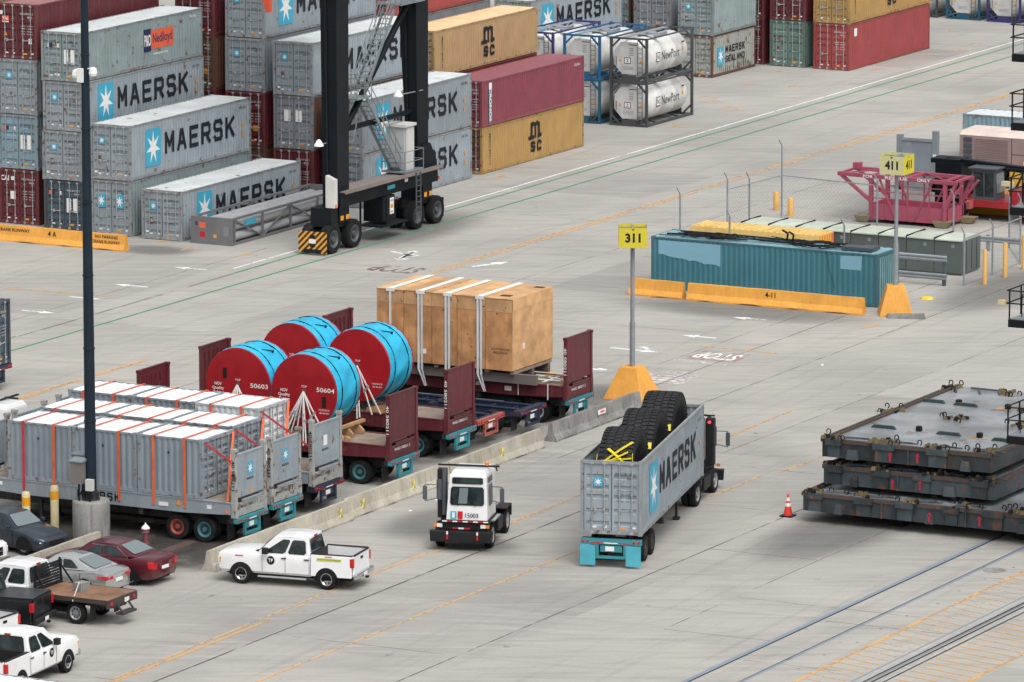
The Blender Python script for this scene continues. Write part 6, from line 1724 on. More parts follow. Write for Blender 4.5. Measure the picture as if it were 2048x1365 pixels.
# ---------------------------------------------------------------- ship-to-shore crane leg just outside the right edge with walkway platforms
K['rail'] = flat('black_railing', (.006, .007, .009), .5)
sl = thing('crane_access_tower', 'black access tower leg whose platforms reach in from the right edge', 'crane tower', (-36.5, -39.55, 0), 0)
b = MB(); b.box(.2, .7, -1.0, -.5, 0, 26); b.box(.3, .6, -1.6, -1.0, 0, .5); b.build('column', K['rail'], sl)
pls = [(4.75, .0), (9.35, .0), (13.75, .0), (17.05, .0), (19.72, .0)]
for i, (z, dx) in enumerate(pls):
    p = MB(); y0 = 0.95
    p.box(-.35, 2.2, -.6, y0, -.32, -.02); 
    p.build('platform', K['rail'], sl, (0, 0, z))
    p = MB(); p.box(-.28, 2.12, -.5, y0 - .08, -.02, 0.01); p.build('grating', K['steel'], sl, (0, 0, z))
    p = MB()
    for hh in (.62, 1.12):
        p.path([(-.32, -.5, hh), (-.36, y0 + .05, hh), (2.1, y0 + .02, hh)], .028, 6)
        p.path([(2.1, y0, hh), (2.1, -.5, hh)], .028, 6)
    for (x, y) in ((-.32, y0 - .04), (.9, y0), (2.1, y0), (-.3, .1)): p.tube((x, y, 0), (x, y, 1.12), .035, 6)
    p.path([(.3, y0 - .3, 0), (.3, y0 - .3, .85), (.3, y0 - .5, .95)], .02, 6); p.build('railing', K['rail'], sl, (0, 0, z))
    p = MB(); p.box(-.4, -.2, y0 + .1, y0 + .42, .55, .72) if i in (1,) else p.box(.4, .6, -.3, 0.1, .75, .95); p.build('work_lamp', K['cream'], sl, (0, 0, z))

# ---------------------------------------------------------------- cars and pickups
def carpaint(name, col, rough=.28, metal=0.0):
    return mat(name, col, rough, metal, .04, .05, coat=.6, streak=False)


K['pwhite'] = carpaint('white_car_paint', (.84, .85, .86)); K['pblack'] = carpaint('black_car_paint', (.008, .009, .011)); K['pmaroon'] = carpaint('cherry_red_car_paint', (.085, .005, .014))
K['psilver'] = carpaint('silver_car_paint', (.60, .61, .61), .22, .7); K['pslate'] = carpaint('dark_slate_car_paint', (.030, .042, .060), .3, .3)
K['rustwood'] = mat('rust_stained_planks', (.22, .12, .075), .8, var=.4, dirt=.4, dirtcol=(.35, .17, .06), scale=1.4, streak=False)


def loft(b, rings, m=0):
    n = len(rings[0]); vs = [p for r in rings for p in r]
    b.add(vs, [(i * n + j, i * n + (j + 1) % n, (i + 1) * n + (j + 1) % n, (i + 1) * n + j) for i in range(len(rings) - 1) for j in range(n)] + [tuple(range(n))[::-1], tuple(range((len(rings) - 1) * n, len(rings) * n))], m)


def bring(x, w, zb, zt, crown=.03, tw=.88, fz=.0):
    """body ring at x: half width w, bottom, top at the shoulder"""
    zm = zb + (zt - zb) * .55
    h = [(0, zb), (w * .88, zb), (w * .98, zb + .10), (w, zm), (w * .985, zt - .12), (w * .955, zt - .035), (w * tw, zt), (w * tw * .5, zt + crown * .8), (0, zt + crown)]
    return [(x, y, z) for y, z in h] + [(x, -y, z) for y, z in h[-2:0:-1]]


def face_pt(q, u, v, off=.012):
    """bilinear point on a four-cornered face (bottom-left, bottom-right, top-right, top-left), pushed out"""
    a, b_, c, d = [Vector(p) for p in q]
    p = a.lerp(b_, u).lerp(d.lerp(c, u), v)
    n = (b_ - a).cross(d - a).normalized()
    return p + n * off


def pane(t, q, u0, u1, v0, v1, k='glass', name='window', off=.012, su=0.0, sv=0.0, label=None):
    b = MB(); a = min(.25 * (u1 - u0), .04); c = .12 * (v1 - v0)
    pts = [(u0 + a, v0), (u1 - a, v0), (u1 - a * 0, v0 + c), (u1 + su - a * 0, v1 - c), (u1 + su - a, v1), (u0 + sv + a, v1), (u0 + sv, v1 - c), (u0, v0 + c)]
    b.poly([face_pt(q, u, v, off) for u, v in pts]); return b.build(name, K[k], t)


def greenhouse(t, mkey, x1, x2, x3, x4, wb, wr, zb, zr, sides, glass='glass', back='glass', name='cab', pillar=.0, zb4=None):
    """x1 windscreen foot, x2 roof front, x3 roof rear, x4 rear window foot; sides: list of (u0, u1, su, sv)"""
    zb4 = zb if zb4 is None else zb4
    A = [(x1, wb, zb), (x1, -wb, zb), (x4, -wb, zb4), (x4, wb, zb4)]; B_ = [(x2, wr, zr), (x2, -wr, zr), (x3, -wr, zr), (x3, wr, zr)]
    rg = []
    for (x, w0, z0, w1, z1) in ((0, 0, 0, 0, 0),): pass
    b = MB(); xm = (x2 + x3) / 2
    top = [(x2, wr, zr), (x2, 0, zr + .035), (x2, -wr, zr), (xm, wr + .01, zr + .03), (xm, 0, zr + .075), (xm, -wr - .01, zr + .03), (x3, wr, zr), (x3, 0, zr + .035), (x3, -wr, zr)]
    bot = [(x1, wb, zb), (x1 + .05, 0, zb), (x1, -wb, zb), (x4, wb, zb4), (x4 - .03, 0, zb4), (x4, -wb, zb4)]
    b.add(top + bot, [(0, 1, 4, 3), (1, 2, 5, 4), (3, 4, 7, 6), (4, 5, 8, 7), (9, 10, 1, 0), (10, 11, 2, 1), (13, 12, 6, 7), (14, 13, 7, 8), (12, 9, 0, 3, 6), (11, 14, 8, 5, 2)])
    b.build(name, K[mkey], t, bevel=.035)
    ws = [(x1, -wb, zb), (x1, wb, zb), (x2, wr, zr), (x2, -wr, zr)]       # seen from the front: right to left
    ws = [(x1, -wb, zb), (x1, wb, zb), (x2, wr, zr), (x2, -wr, zr)]
    pane(t, ws, .05, .95, .10, .90, glass, 'windscreen', .035)
    bk = [(x4, wb, zb4), (x4, -wb, zb4), (x3, -wr, zr), (x3, wr, zr)]
    pane(t, bk, .08, .92, .14, .90, back, 'rear_window', .03)
    ls = [(x1, wb, zb), (x4, wb, zb4), (x3, wr, zr), (x2, wr, zr)]
    rs_ = [(x4, -wb, zb4), (x1, -wb, zb), (x2, -wr, zr), (x3, -wr, zr)]
    for (u0, u1, su, sv) in sides:
        pane(t, ls, u0, u1, .10, .84, 'glass', 'window', .016, su, sv)
        pane(t, rs_, 1 - u1, 1 - u0, .10, .84, 'glass', 'window', .016, -sv, -su)


def arch(t, x, w, r, zb, mkey='seal'):
    for s in (1, -1):
        b = MB(); n = 14
        pts = [(x + r * math.cos(math.pi * k / n), max(zb, r * .82 + r * math.sin(math.pi * k / n) * .98 - .0)) for k in range(n + 1)]
        pts = [(x + r, zb + .01)] + [(x + r * math.cos(math.pi * k / n), .36 + (r) * math.sin(math.pi * k / n)) for k in range(n + 1)] + [(x - r, zb + .01)]
        y0, y1 = sorted((s * (w - .25), s * (w + .006)))
        b.prism(pts, 'y', y0, y1); b.build('wheel_arch', K[mkey], t)


def line_on(t, x0, x1, y, z0, z1, name='door_gap'):
    for s in (1, -1):
        b = MB(); ya, yb2 = sorted((s * y, s * (y + .004))); b.box(x0, x1, ya, yb2, z0, z1); b.build(name, K['seal'], t)


def pickup(label, x, y, rz, paint, bed='open', rim='chrome', style=7, group='parked pickups', cabx=(1.22, .42, -.98, -1.13), decal=False, sidesteps=True, black_bumper=False, cab='crew', stripe=False):
    t = thing('pickup_truck', label, 'pickup', (x, y, 0), R(rz), group); t.scale = (.94, .97, 1.0)
    P = K[paint]; w = 1.0
    b = MB()
    rings = [bring(2.88, .84, .52, 1.08, .02, .9), bring(2.84, .93, .46, 1.16, .03), bring(2.66, .98, .44, 1.21, .05), bring(1.9, 1.0, .44, 1.24, .07), bring(1.25, 1.0, .44, 1.24, .06), bring(1.2, 1.0, .44, 1.22, .0), bring(-1.14, 1.0, .44, 1.24, .0, .92)]
    loft(b, rings); b.build('body', P, t, smooth=35)
    sd = [(.12, .52, 0, .15), (.57, .93, 0, 0)] if cab == 'crew' else [(.12, .88, -.02, .13)]
    greenhouse(t, paint, *cabx, .93, .76, 1.20, 1.92, sd)
    if bed in ('open', 'cover'):
        for s in (1, -1):
            b = MB(); ya, yb2 = sorted((s * .86, s * 1.0)); b.hexa([(-2.92, ya, .50), (-1.17, ya, .50), (-1.17, yb2, .50), (-2.92, yb2, .50)], [(-2.92, ya + (.0), 1.34), (-1.17, ya, 1.34), (-1.17, yb2 - (.02 if s > 0 else -.02) * 1, 1.34), (-2.92, yb2, 1.34)]); b.build('bed_side', P, t, bevel=.02)
            b = MB(); b.box(-2.93, -1.17, *sorted((s * .84, s * .98)), 1.342, 1.37); b.build('rail_cap', K['plastic'], t)
        b = MB(); b.box(-2.9, -1.2, -.86, .86, .78, .82); b.box(-1.22, -1.17, -.86, .86, .8, 1.34); b.build('bed_floor', K['plastic'], t)
        b = MB(); b.box(-3.0, -2.925, -.86, .86, .55, 1.335); b.build('tailgate', P, t, bevel=.015)
        b = MB(); b.box(-3.015, -2.92, -.84, .84, 1.336, 1.372); b.build('tailgate_cap', K['plastic'], t)
        b = MB(); b.box(-3.012, -3.001, -.13, .13, 1.12, 1.22); b.build('handle', K['seal'], t)
        if bed == 'cover': b = MB(); b.box(-2.95, -1.2, -.88, .88, 1.38, 1.43); b.build('bed_cover', K['vinyl'], t, bevel=.02)
        for s in (1, -1): b = MB(); b.box(-3.02, -2.86, *sorted((s * .865, s * 1.006)), .92, 1.26); b.build('tail_light', K['redlens'], t, bevel=.01)
        b = MB(); b.box(-3.17, -3.01, -.98, .98, .46, .66); b.build('rear_bumper', K['plastic' if black_bumper else 'chrome'], t, bevel=.03)
        b = MB(); b.box(-3.18, -3.171, -.17, .17, .48, .62); b.build('licence_plate', K['white'], t)
        b = MB(); b.box(-3.3, -3.17, -.06, .06, .38, .46); b.build('tow_hitch', K['seal'], t)
    b = MB(); b.box(2.78, 2.98, -.96, .96, .44, .66); b.build('front_bumper', K['plastic' if black_bumper else 'chrome'], t, bevel=.04)
    b = MB(); b.box(2.86, 2.90, -.55, .55, .70, 1.03); b.build('grille', K['seal'], t); b = MB(); b.box(2.90, 2.915, -.55, .55, .86, .90); b.build('grille_bar', K['chrome'], t)
    for s in (1, -1):
        b = MB(); b.box(2.70, 2.875, *sorted((s * .58, s * .94)), .78, 1.02); b.build('headlight', K['whlens'], t, bevel=.02)
        b = MB(); b.box(2.72, 2.80, *sorted((s * .90, s * .955)), .80, .98); b.build('side_marker', K['amblens'], t)
        b = MB(); b.box(.62, .86, *sorted((s * 1.02, s * 1.24)), 1.26, 1.50); b.build('mirror', K['plastic'], t, bevel=.03)
        for hx in ((-.02, -1.0) if cab == 'crew' else (-.3,)):
            b = MB(); b.box(hx - .09, hx + .11, *sorted((s * 1.0, s * 1.03)), 1.09, 1.13); b.build('door_handle', K['plastic'], t)
        if sidesteps and bed != 'flat': b = MB(); b.tube((1.1, s * 1.02, .36), (-1.0, s * 1.02, .36), .04, 8); b.build('side_step', K['chrome'], t)
    for xx in (.92, -.08, -1.12): line_on(t, xx, xx + .015, 1.0, .56, 1.24)
    arch(t, 1.85, 1.0, .50, .44); 
    if bed != 'flat': arch(t, -1.85, 1.0, .50, .50)
    for (xx, s) in ((1.85, 1), (1.85, -1)) + (((-1.85, 1), (-1.85, -1)) if bed != 'flat' else ()):
        wheel(t, xx, s * .885, .40, .27, rim, style)
    b = MB(); b.box(-2.8, 2.6, -.6, .6, .32, .50); b.build('underbody', K['seal'], t)
    b = MB(); b.box(-1.05, -.98, -.12, .12, 1.87, 1.925); b.build('brake_light', K['redlens'], t)
    b = MB(); b.box(1.2, 1.32, -.72, .72, 1.25, 1.285); b.build('cowl', K['plastic'], t)
    if decal:
        for s in (1, -1):
            b = MB(); b.lathe([(.17, s * 1.001), (.17, s * 1.006)], 'y', (.55, 0, 1.0), 20); b.build('door_emblem', K['seal'], t)
            T(t, 'TP', .14, K['white'], (.55, s * 1.012, 1.0), '+y' if s > 0 else '-y', .2, .02)
        if stripe:
            b = MB(); b.box(-2.5, -1.45, 1.0, 1.008, 1.12, 1.22); b.build('slogan_strip', K['xyel'], t)
            T(t, 'SAFETY IS EVERYONES JOB', .06, K['signgreen'], (-1.98, 1.012, 1.17), '+y', .98, .01)
            b = MB(); b.box(1.75, 2.1, .985, 1.008, 1.10, 1.13); b.build('reflector', K['redlens'], t)
            b = MB(); b.box(-2.1, -1.8, 1.0, 1.008, 1.27, 1.30); b.build('reflector', K['redlens'], t)
    return t


K['vinyl'] = mat('black_vinyl_cover', (.018, .020, .024), .35, dirt=.1, streak=False)


def sedan(label, x, y, rz, paint, L=4.8, w=.92, zr=1.44, rim='chrome', style=7, chrome_trim=False, fast=False, trunk=1.0, belt=.96):
    t = thing('sedan', label, 'car', (x, y, 0), R(rz), 'parked sedans')
    h = L / 2; b = MB(); P = K[paint]
    rings = [bring(h, w * .62, .34, .58, .02, .9), bring(h - .05, w * .80, .26, .66, .03), bring(h - .28, w * .93, .20, .74, .04), bring(h - .8, w, .19, belt - .10, .07), bring(h - 1.35, w, .19, belt - .02, .06), bring(h - 1.5, w, .19, belt, .02, .86),
             bring(-.1, w * 1.01, .19, belt + .02, .0, .88), bring(-h + 1.15, w, .20, belt + .04, .02, .88), bring(-h + .85, w, .22, trunk + .0, .03, .86), bring(-h + .3, w * .97, .26, trunk + .0, .04, .86), bring(-h + .06, w * .90, .30, trunk - .05, .03), bring(-h, w * .80, .36, trunk - .14, .02)]
    loft(b, rings); b.build('body', P, t, smooth=40)
    x4 = -h + (.55 if fast else .85)
    greenhouse(t, paint, h - 1.42, h - 2.1, -h + (1.75 if not fast else 1.6), x4, w * .86, w * .66, belt + .0, zr, [(.13, .46, 0, .16), (.50, .82, -.03, 0)] if not fast else [(.12, .43, 0, .18), (.46, .74, .02, 0)], 'glass2' if paint != 'psilver' else 'glass2', 'glass2', name='cabin', zb4=trunk + .01)
    if chrome_trim:
        for s in (1, -1):
            b = MB(); b.bar((h - 1.75, s * w * .865, belt + .05), (-h + 1.15, s * w * .865, belt + .06), .02); b.bar((h - 2.2, s * w * .70, zr - .07), (-h + 1.75, s * w * .70, zr - .07), .02)
            b.bar((-h + 1.15, s * w * .865, belt + .06), (-h + 1.75, s * w * .70, zr - .07), .03); b.build('window_trim', K['chrome'], t)
    for s in (1, -1):
        b = MB(); b.hexa([(h - .42, *(s * w * .50, .54))[:3] if False else (h - .42, s * w * .94, .56), (h - .12, s * w * .86, .54), (h - .06, s * w * .52, .55), (h - .36, s * w * .5, .6)], [(h - .62, s * w * .945, .72), (h - .28, s * w * .84, .70), (h - .18, s * w * .52, .69), (h - .5, s * w * .5, .74)]); b.build('headlight', K['whlens'], t)
        b = MB(); b.hexa([(-h - .03, s * w * .46, trunk - .28), (-h + .0, s * w * .90, trunk - .28), (-h + .34, s * w * 1.0, trunk - .24), (-h + .3, s * w * .46, trunk - .24)], [(-h - .01, s * w * .46, trunk - .15), (-h + .02, s * w * .88, trunk - .14), (-h + .46, s * w * .99, trunk - .13), (-h + .3, s * w * .46, trunk - .15)]) if paint == 'psilver' else b.hexa([(-h - .03, s * w * .62, trunk - .38), (-h + .0, s * w * .90, trunk - .38), (-h + .18, s * w * .985, trunk - .36), (-h + .2, s * w * .62, trunk - .36)], [(-h - .0, s * w * .62, trunk - .12), (-h + .03, s * w * .89, trunk - .12), (-h + .22, s * w * .98, trunk - .10), (-h + .24, s * w * .62, trunk - .11)]); b.build('tail_light', K['redlens'], t, bevel=.015)
        b = MB(); b.box(h - 1.75, h - 1.6, *sorted((s * (w + .0), s * (w + .18))), belt + .02, belt + .15); b.build('mirror', P, t, bevel=.03)
        for hx in (-.15, -1.05): b = MB(); b.box(hx, hx + .18, *sorted((s * w, s * (w + .03))), belt - .14, belt - .11); b.build('door_handle', P, t)
    for xx in (h - 1.55, .0 - .15, -1.15): line_on(t, xx, xx + .02, w + .006, .3, belt - .02)
    b = MB(); b.box(-h + .05, -h + .6, -w * .8, w * .8, .30, .42); b.build('bumper_insert', K['plastic'], t)
    b = MB(); b.quad((-h + .87, -w * .8, trunk + .035), (-h + .88, -w * .8, trunk + .036), (-h + .88, w * .8, trunk + .036), (-h + .87, w * .8, trunk + .035)); b.build('boot_seam', K['seal'], t)
    b = MB(); b.box(-h - .012, -h + .03, -.24, .24, .62, .75); b.build('licence_plate', K['white'], t)
    b = MB(); b.box(h - .03, h + .02, -.42, .42, .42, .60); b.build('grille', K['seal'], t)
    for xx in (h - .95, -h + .95 + .03):
        arch(t, xx, w, .40, .2)
        for s in (1, -1): wheel(t, xx, s * (w - .10), .335, .22, rim, style)
    b = MB(); b.box(-h + .3, h - .3, -w * .8, w * .8, .15, .24); b.build('underbody', K['seal'], t)
    return t


pickup('white crew-cab pickup parked alone before the long concrete barrier', -53.95, -16.4, 99.2, 'pwhite', decal=True, stripe=True)
sedan('cherry red sedan with chrome window trim near the hydrant', -56.45, -9.75, 88.5, 'pmaroon', 5.05, .95, 1.46, style=10, chrome_trim=True, trunk=1.08)
sedan('silver coupe-like sedan between the red sedan and the flatbed', -59.15, -9.55, 88.5, 'psilver', 4.65, .92, 1.42, style=7, fast=True, trunk=1.04)
sedan('dark slate sedan nose-out behind the short concrete barrier', -53.55, -3.45, -100.6, 'pslate', 4.8, .91, 1.44, rim='steel', style=7, trunk=1.0)
pickup('white pickup nose-out at the left edge beside the dark sedan', -58.2, -3.0, -92, 'pwhite', sidesteps=False)
pickup('black pickup with a black bed cover, left of the rusty flatbed', -66.1, -9.75, 99.5, 'pblack', 'cover', black_bumper=True, group='parked pickups')
pickup('white pickup showing only its bed at the left edge, behind the lowest one', -69.1, -10.35, 88, 'pwhite')
pickup('white crew-cab pickup pointing right at the bottom left corner', -72.5, -15.95, 4, 'pwhite', decal=True, rim='bar', style=8, sidesteps=False)
fb = pickup('white truck with a rust-stained wooden flatbed and black headboard', -63.05, -9.75, 90.5, 'pwhite', 'flat', group='parked pickups')
b = MB(); b.box(-4.85, -1.45, -1.08, 1.08, .98, 1.04); b.build('deck', K['rustwood'], fb)
b = MB(); b.box(-4.9, -4.82, -1.1, 1.1, .72, 1.03); b.box(-4.82, -1.45, 1.08, 1.12, .88, 1.05); b.box(-4.82, -1.45, -1.12, -1.08, .88, 1.05); b.box(-4.8, -1.3, -.45, .45, .62, .97); b.build('bed_frame', mat('dark_brown_steel', (.045, .038, .034), .6, dirt=.2), fb)
b = MB(); b.box(-1.5, -1.42, -1.0, 1.0, 1.05, 1.16)
for k in range(7): b.box(-1.5, -1.42, -.95, .95, 1.22 + k * .11, 1.27 + k * .11)
for yy in (-1.0, 1.0): b.bar((-1.46, yy, 1.0), (-1.46, yy * .86, 2.02), .07); b.bar((-2.0, yy, 1.05), (-1.46, yy * .88, 1.8), .06)
b.build('headboard', K['seal'], fb)
for s in (1, -1):
    wheel(fb, -3.35, s * .88, .42, .28, 'steel', 8); b = MB(); b.box(-4.1, -4.06, *sorted((s * .7, s * 1.05)), .2, .9); b.build('mud_flap', K['plastic'], fb)
    b = MB(); b.box(-4.93, -4.9, *sorted((s * .75, s * .9)), .82, .94); b.build('tail_light', K['redlens'], fb)
b = MB(); b.box(-4.93, -4.9, -.45, -.15, .78, .93); b.build('licence_plate', K['white'], fb); b = MB(); b.box(-5.25, -4.9, -.5, .5, .42, .5); b.bar((-4.9, .4, .8), (-5.2, .4, .45), .06); b.bar((-4.9, -.4, .8), (-5.2, -.4, .45), .06); b.build('step_bumper', MATS['dark_brown_steel'], fb)
b = MB(); b.box(0, .42, -.25, .25, 0, .32); o = b.build('concrete_block', K['conc2'], None, (-63.0, -12.75, 1.045), R(80)); tag(o, 'small grey block strapped on the rusty flatbed', 'block')
b = MB(); b.bar((-64.17, -12.9, .9), (-63.2, -12.6, 1.40), .015, .06); o = b.build('tie_strap', K['webbing']); tag(o, 'pale tie strap from the block to the edge of the rusty flatbed', 'strap')


# ---------------------------------------------------------------- yard tractors
def yard_tractor(label, x, y, rz, num=None, colr='pwhite', light=False):
    t = thing('yard_tractor', label, 'yard tractor', (x, y, 0), R(rz), 'terminal yard tractors')
    b = MB(); b.box(-3.6, .5, -.42, -.28, .62, .92); b.box(-3.6, .5, .28, .42, .62, .92); b.box(-.6, .75, -.85, 1.05, .62, 1.12); b.box(-3.9, -2.2, -.5, .5, .85, 1.0); b.build('chassis_frame', K['plastic'], t)
    b = MB(); b.hexa([(.72, -1.25, .36), (.98, -1.2, .36), (.98, 1.2, .36), (.72, 1.25, .36)], [(.72, -1.27, .80), (1.02, -1.22, .80), (1.02, 1.22, .80), (.72, 1.27, .80)]); b.build('front_bumper', K['plastic'], t, bevel=.03)
    b = MB(); b.box(.72, .80, -.62, .62, .84, 1.10); b.build('grille', K['seal'], t)
    b = MB(); b.box(-.9, .86, -.78, 1.12, 1.14, 1.20); b.build('cab_floor', K['plastic'], t)
    for k in range(9):
        b = MB(); b.box(.862, .872, -.74 + k * .205, -.55 + k * .205, 1.15, 1.20); b.build('reflector', K['redlens' if k % 2 else 'white'], t)
    for k in range(3): b = MB(); b.box(1.022, 1.03, -.35 + k * .24, -.13 + k * .24, .81, .87) if False else b.box(.802, .812, -.35 + k * .24, -.13 + k * .24, .86, .92); b.build('reflector', K['redlens' if k != 1 else 'white'], t)
    for yy in (-.55, .65): b = MB(); b.box(1.02, 1.03, yy, yy + .07, .48, .80); b.build('reflector', K['redlens'], t); b = MB(); b.box(1.031, 1.035, yy, yy + .07, .68, .80); b.build('reflector', K['white'], t)
    for yy in (-.95, .78):
        b = MB(); b.box(.76, .84, yy, yy + .2, .92, 1.06); b.build('headlight', K['whlens'], t); b = MB(); b.box(.76, .84, yy - .14 if yy < 0 else yy + .2, yy if yy < 0 else yy + .34, .93, 1.05); b.build('turn_lamp', K['amblens'], t)
    b = MB()
    b.hexa([(-.95, -.60, 1.21), (.80, -.60, 1.21), (.80, 1.05, 1.21), (-.95, 1.05, 1.21)], [(-.95, -.55, 2.95), (.62, -.50, 2.95), (.62, .98, 2.95), (-.95, 1.02, 2.95)])
    b.hexa([(-.95, -.55, 2.95), (.62, -.50, 2.95), (.62, .98, 2.95), (-.95, 1.02, 2.95)], [(-.85, -.40, 3.16), (.38, -.36, 3.16), (.38, .84, 3.16), (-.85, .9, 3.16)])
    b.build('cab', K[colr], t, bevel=.03)
    fr_ = [(.80, -.60, 1.21), (.80, 1.05, 1.21), (.62, .98, 2.95), (.62, -.50, 2.95)]
    pane(t, fr_, .07, .93, .34, .76, 'glass', 'windscreen', .03); pane(t, fr_, .09, .91, .82, .965, 'glass', 'upper_window', .03)
    b = MB(); b.poly([face_pt(fr_, u, v, .034) for u, v in ((.28, .38), (.50, .38), (.52, .73), (.30, .73))]); b.build('glass_reflection', K['glass2'], t) if False else b.build('painted_reflection', K['glass2'], t)  # pale panel painted over the windscreen as a reflection in the glass
    b = MB(); b.bar(face_pt(fr_, .72, .33, .05), face_pt(fr_, .50, .52, .05), .02); b.bar(face_pt(fr_, .28, .33, .05), face_pt(fr_, .22, .38, .05), .02); b.build('wiper', K['seal'], t)
    lf = [(.80, 1.05, 1.21), (-.95, 1.05, 1.21), (-.95, 1.02, 2.95), (.62, .98, 2.95)]
    pane(t, lf, .18, .60, .30, .78, 'glass', 'side_window', .025); pane(t, lf, .12, .6, .83, .96, 'glass', 'upper_window', .025)
    rg_ = [(-.95, -.60, 1.21), (.80, -.60, 1.21), (.62, -.50, 2.95), (-.95, -.55, 2.95)]; pane(t, rg_, .3, .85, .30, .78, 'glass', 'side_window', .025)
    bkq = [(-.95, 1.05, 1.21), (-.95, -.60, 1.21), (-.95, -.55, 2.95), (-.95, 1.02, 2.95)]; pane(t, bkq, .2, .8, .4, .8, 'glass', 'rear_window', .025)
    if num:
        T(t, num, .17, K['seal'], (.80 - .012 + .04, .43, 1.42), None, .52, .01, basis=((0, 1, 0), (-.103, 0, .995)))
        marks(t, None, [(.825, -.30, 1.42, .24, .30, 'mblue'), (.825, -.03, 1.42, .20, .30, 'redlens'), (.829, -.30, 1.42, .09, .2, 'white'), (.829, -.03, 1.36, .12, .1, 'white')], basis=((0, 1, 0), (-.103, 0, .995)))
        pb = MB(); pb.lathe([(.12, 2.28), (.13, 2.38), (.10, 2.5), (.05, 2.55)], 'z', (-.1, .55, 0), 12); 
        o = pb.build('head_rest', K['seal'], t)
    b = MB(); b.box(-.2, .15, -1.08, -.72, 1.14, 3.1); b.build('intake_housing', K['plastic'], t, bevel=.04)
    b = MB(); b.tube((.22, -.78, 1.3), (.22, -.78, 3.15), .09, 12); b.tube((.2, -.98, 1.9), (.2, -.98, 2.7), .12, 12); b.build('exhaust_stack', K['dsteel'], t)
    b = MB(); b.bar((-.15, -1.1, 3.22), (-.15, 1.35, 3.22), .1, .06); b.bar((-.15, 1.2, 3.22), (.1, 1.3, 3.1), .05); b.build('light_bar', K['plastic'], t)
    b = MB(); b.lathe([(.08, 3.25), (.08, 3.36), (.05, 3.4)], 'z', (-.15, .85, 0), 12); b.build('beacon', K['amblens'], t)
    for s, y0 in ((1, 1.1), (-1, -1.08)):
        b = MB(); ya = y0 + s * .45; b.path([(.3, y0, 2.5), (.35, ya, 2.5), (.35, ya, 1.85), (.3, y0, 1.95)], .02, 6); b.build('mirror_arm', K['dsteel'], t)
        b = MB(); b.box(.34, .38, ya - .09, ya + .09, 1.9, 2.45); b.build('mirror', K['dsteel'], t, bevel=.02)
    for (xx, yy, du) in ((0, -.98, 0), (0, .98, 0), (-2.9, -1.02, .32), (-2.9, 1.02, -.32)):
        wheel(t, xx, yy, .50, .29, 'bar', 0, dual=du)
    for s in (1, -1): b = MB(); b.box(-3.45, -2.35, *sorted((s * .70, s * 1.2)), 1.05, 1.09); b.box(-3.5, -3.45, *sorted((s * .7, s * 1.2)), .6, 1.08); b.build('mud_guard', K['plastic'], t)
    b = MB(); b.box(-3.3, -2.4, -.45, .45, 1.0, 1.16); b.build('fifth_wheel', K['chassis'], t)
    for s in (1, -1): b = MB(); b.box(-1.9, -.9, *sorted((s * .55, s * 1.15)), .45, .95); b.build('fuel_tank', K['plastic'], t)
    b = MB(); b.box(-.9, .3, 1.12, 1.25, 1.12, 1.17); b.build('step', K['bar'], t)
    if light: b = MB(); b.lathe([(.001, -.26), (.06, -.25), (.06, -.2)], 'x', (0, -.9, 2.95), 12); b.build('stop_lamp', flat('lit_red_lamp', (1.0, .03, .05), .4, emit=2.5), t)
    return t


yt = yard_tractor('white yard tractor numbered 15003 with an orange beacon', -45.25, -19.2, 197.2, '15003')
# the driver seen through the windscreen: a seated torso in a lime vest, arms to the wheel, head with cap
def driver(x, y, rz):
    t = thing('person', 'driver in a lime green safety vest seated in the white yard tractor', 'person', (x, y, 1.25), R(rz))
    me = bpy.data.meshes.new('person'); vs = [(0, 0, .42), (.02, 0, .62), (.03, 0, .86), (.03, 0, .98), (.04, 0, 1.08), (.05, 0, 1.18), (.02, .19, .88), (.16, .27, .66), (.40, .17, .74), (.02, -.19, .88), (.16, -.27, .66), (.40, -.17, .74), (.08, .10, .42), (.45, .13, .44), (.5, .13, .1), (.08, -.10, .42), (.45, -.13, .44), (.5, -.13, .1)]
    es = [(0, 1), (1, 2), (2, 3), (3, 4), (4, 5), (2, 6), (6, 7), (7, 8), (2, 9), (9, 10), (10, 11), (0, 12), (12, 13), (13, 14), (0, 15), (15, 16), (16, 17)]
    me.from_pydata(vs, es, []); o = bpy.data.objects.new('body', me); COL.objects.link(o); o.parent = t
    sk = o.modifiers.new('skin', 'SKIN'); rr = [.15, .15, .16, .07, .10, .085, .075, .055, .04, .075, .055, .04, .095, .07, .05, .095, .07, .05]
    for v, r_ in zip(me.skin_vertices[0].data, rr): v.radius = (r_, r_)
    me.skin_vertices[0].data[0].use_root = True
    o.modifiers.new('sub', 'SUBSURF').levels = 1; me.materials.append(mat('skin_tone', (.35, .2, .13), .6, 0, 0, 0))
    b = MB(); b.hexa([(-.16, -.19, .40), (.17, -.19, .40), (.17, .19, .40), (-.16, .19, .40)], [(-.13, -.25, .92), (.19, -.23, .92), (.19, .23, .92), (-.13, .25, .92)]); b.build('safety_vest', flat('lime_vest', (.20, .62, .05), .7), t, bevel=.05)
    b = MB(); b.lathe([(.105, 1.14), (.10, 1.22), (.06, 1.27), (.001, 1.28)], 'z', (.04, 0, 0), 14); b.box(.1, .24, -.07, .07, 1.14, 1.16); b.build('cap', K['navy'], t)
c_, s_ = math.cos(R(197.2)), math.sin(R(197.2))
driver(-45.25 + c_ * -.2 - s_ * .6, -19.2 + s_ * -.2 + c_ * .6, 197.2)
yard_tractor('dark yard tractor pulling the open-top container, mostly hidden behind it', -31.45, -22.2, 11, None, 'pblack', True)
yard_tractor('white yard tractor cab at the left edge behind the grey flat racks', -41.75, 4.6, 90, None, 'pwhite')

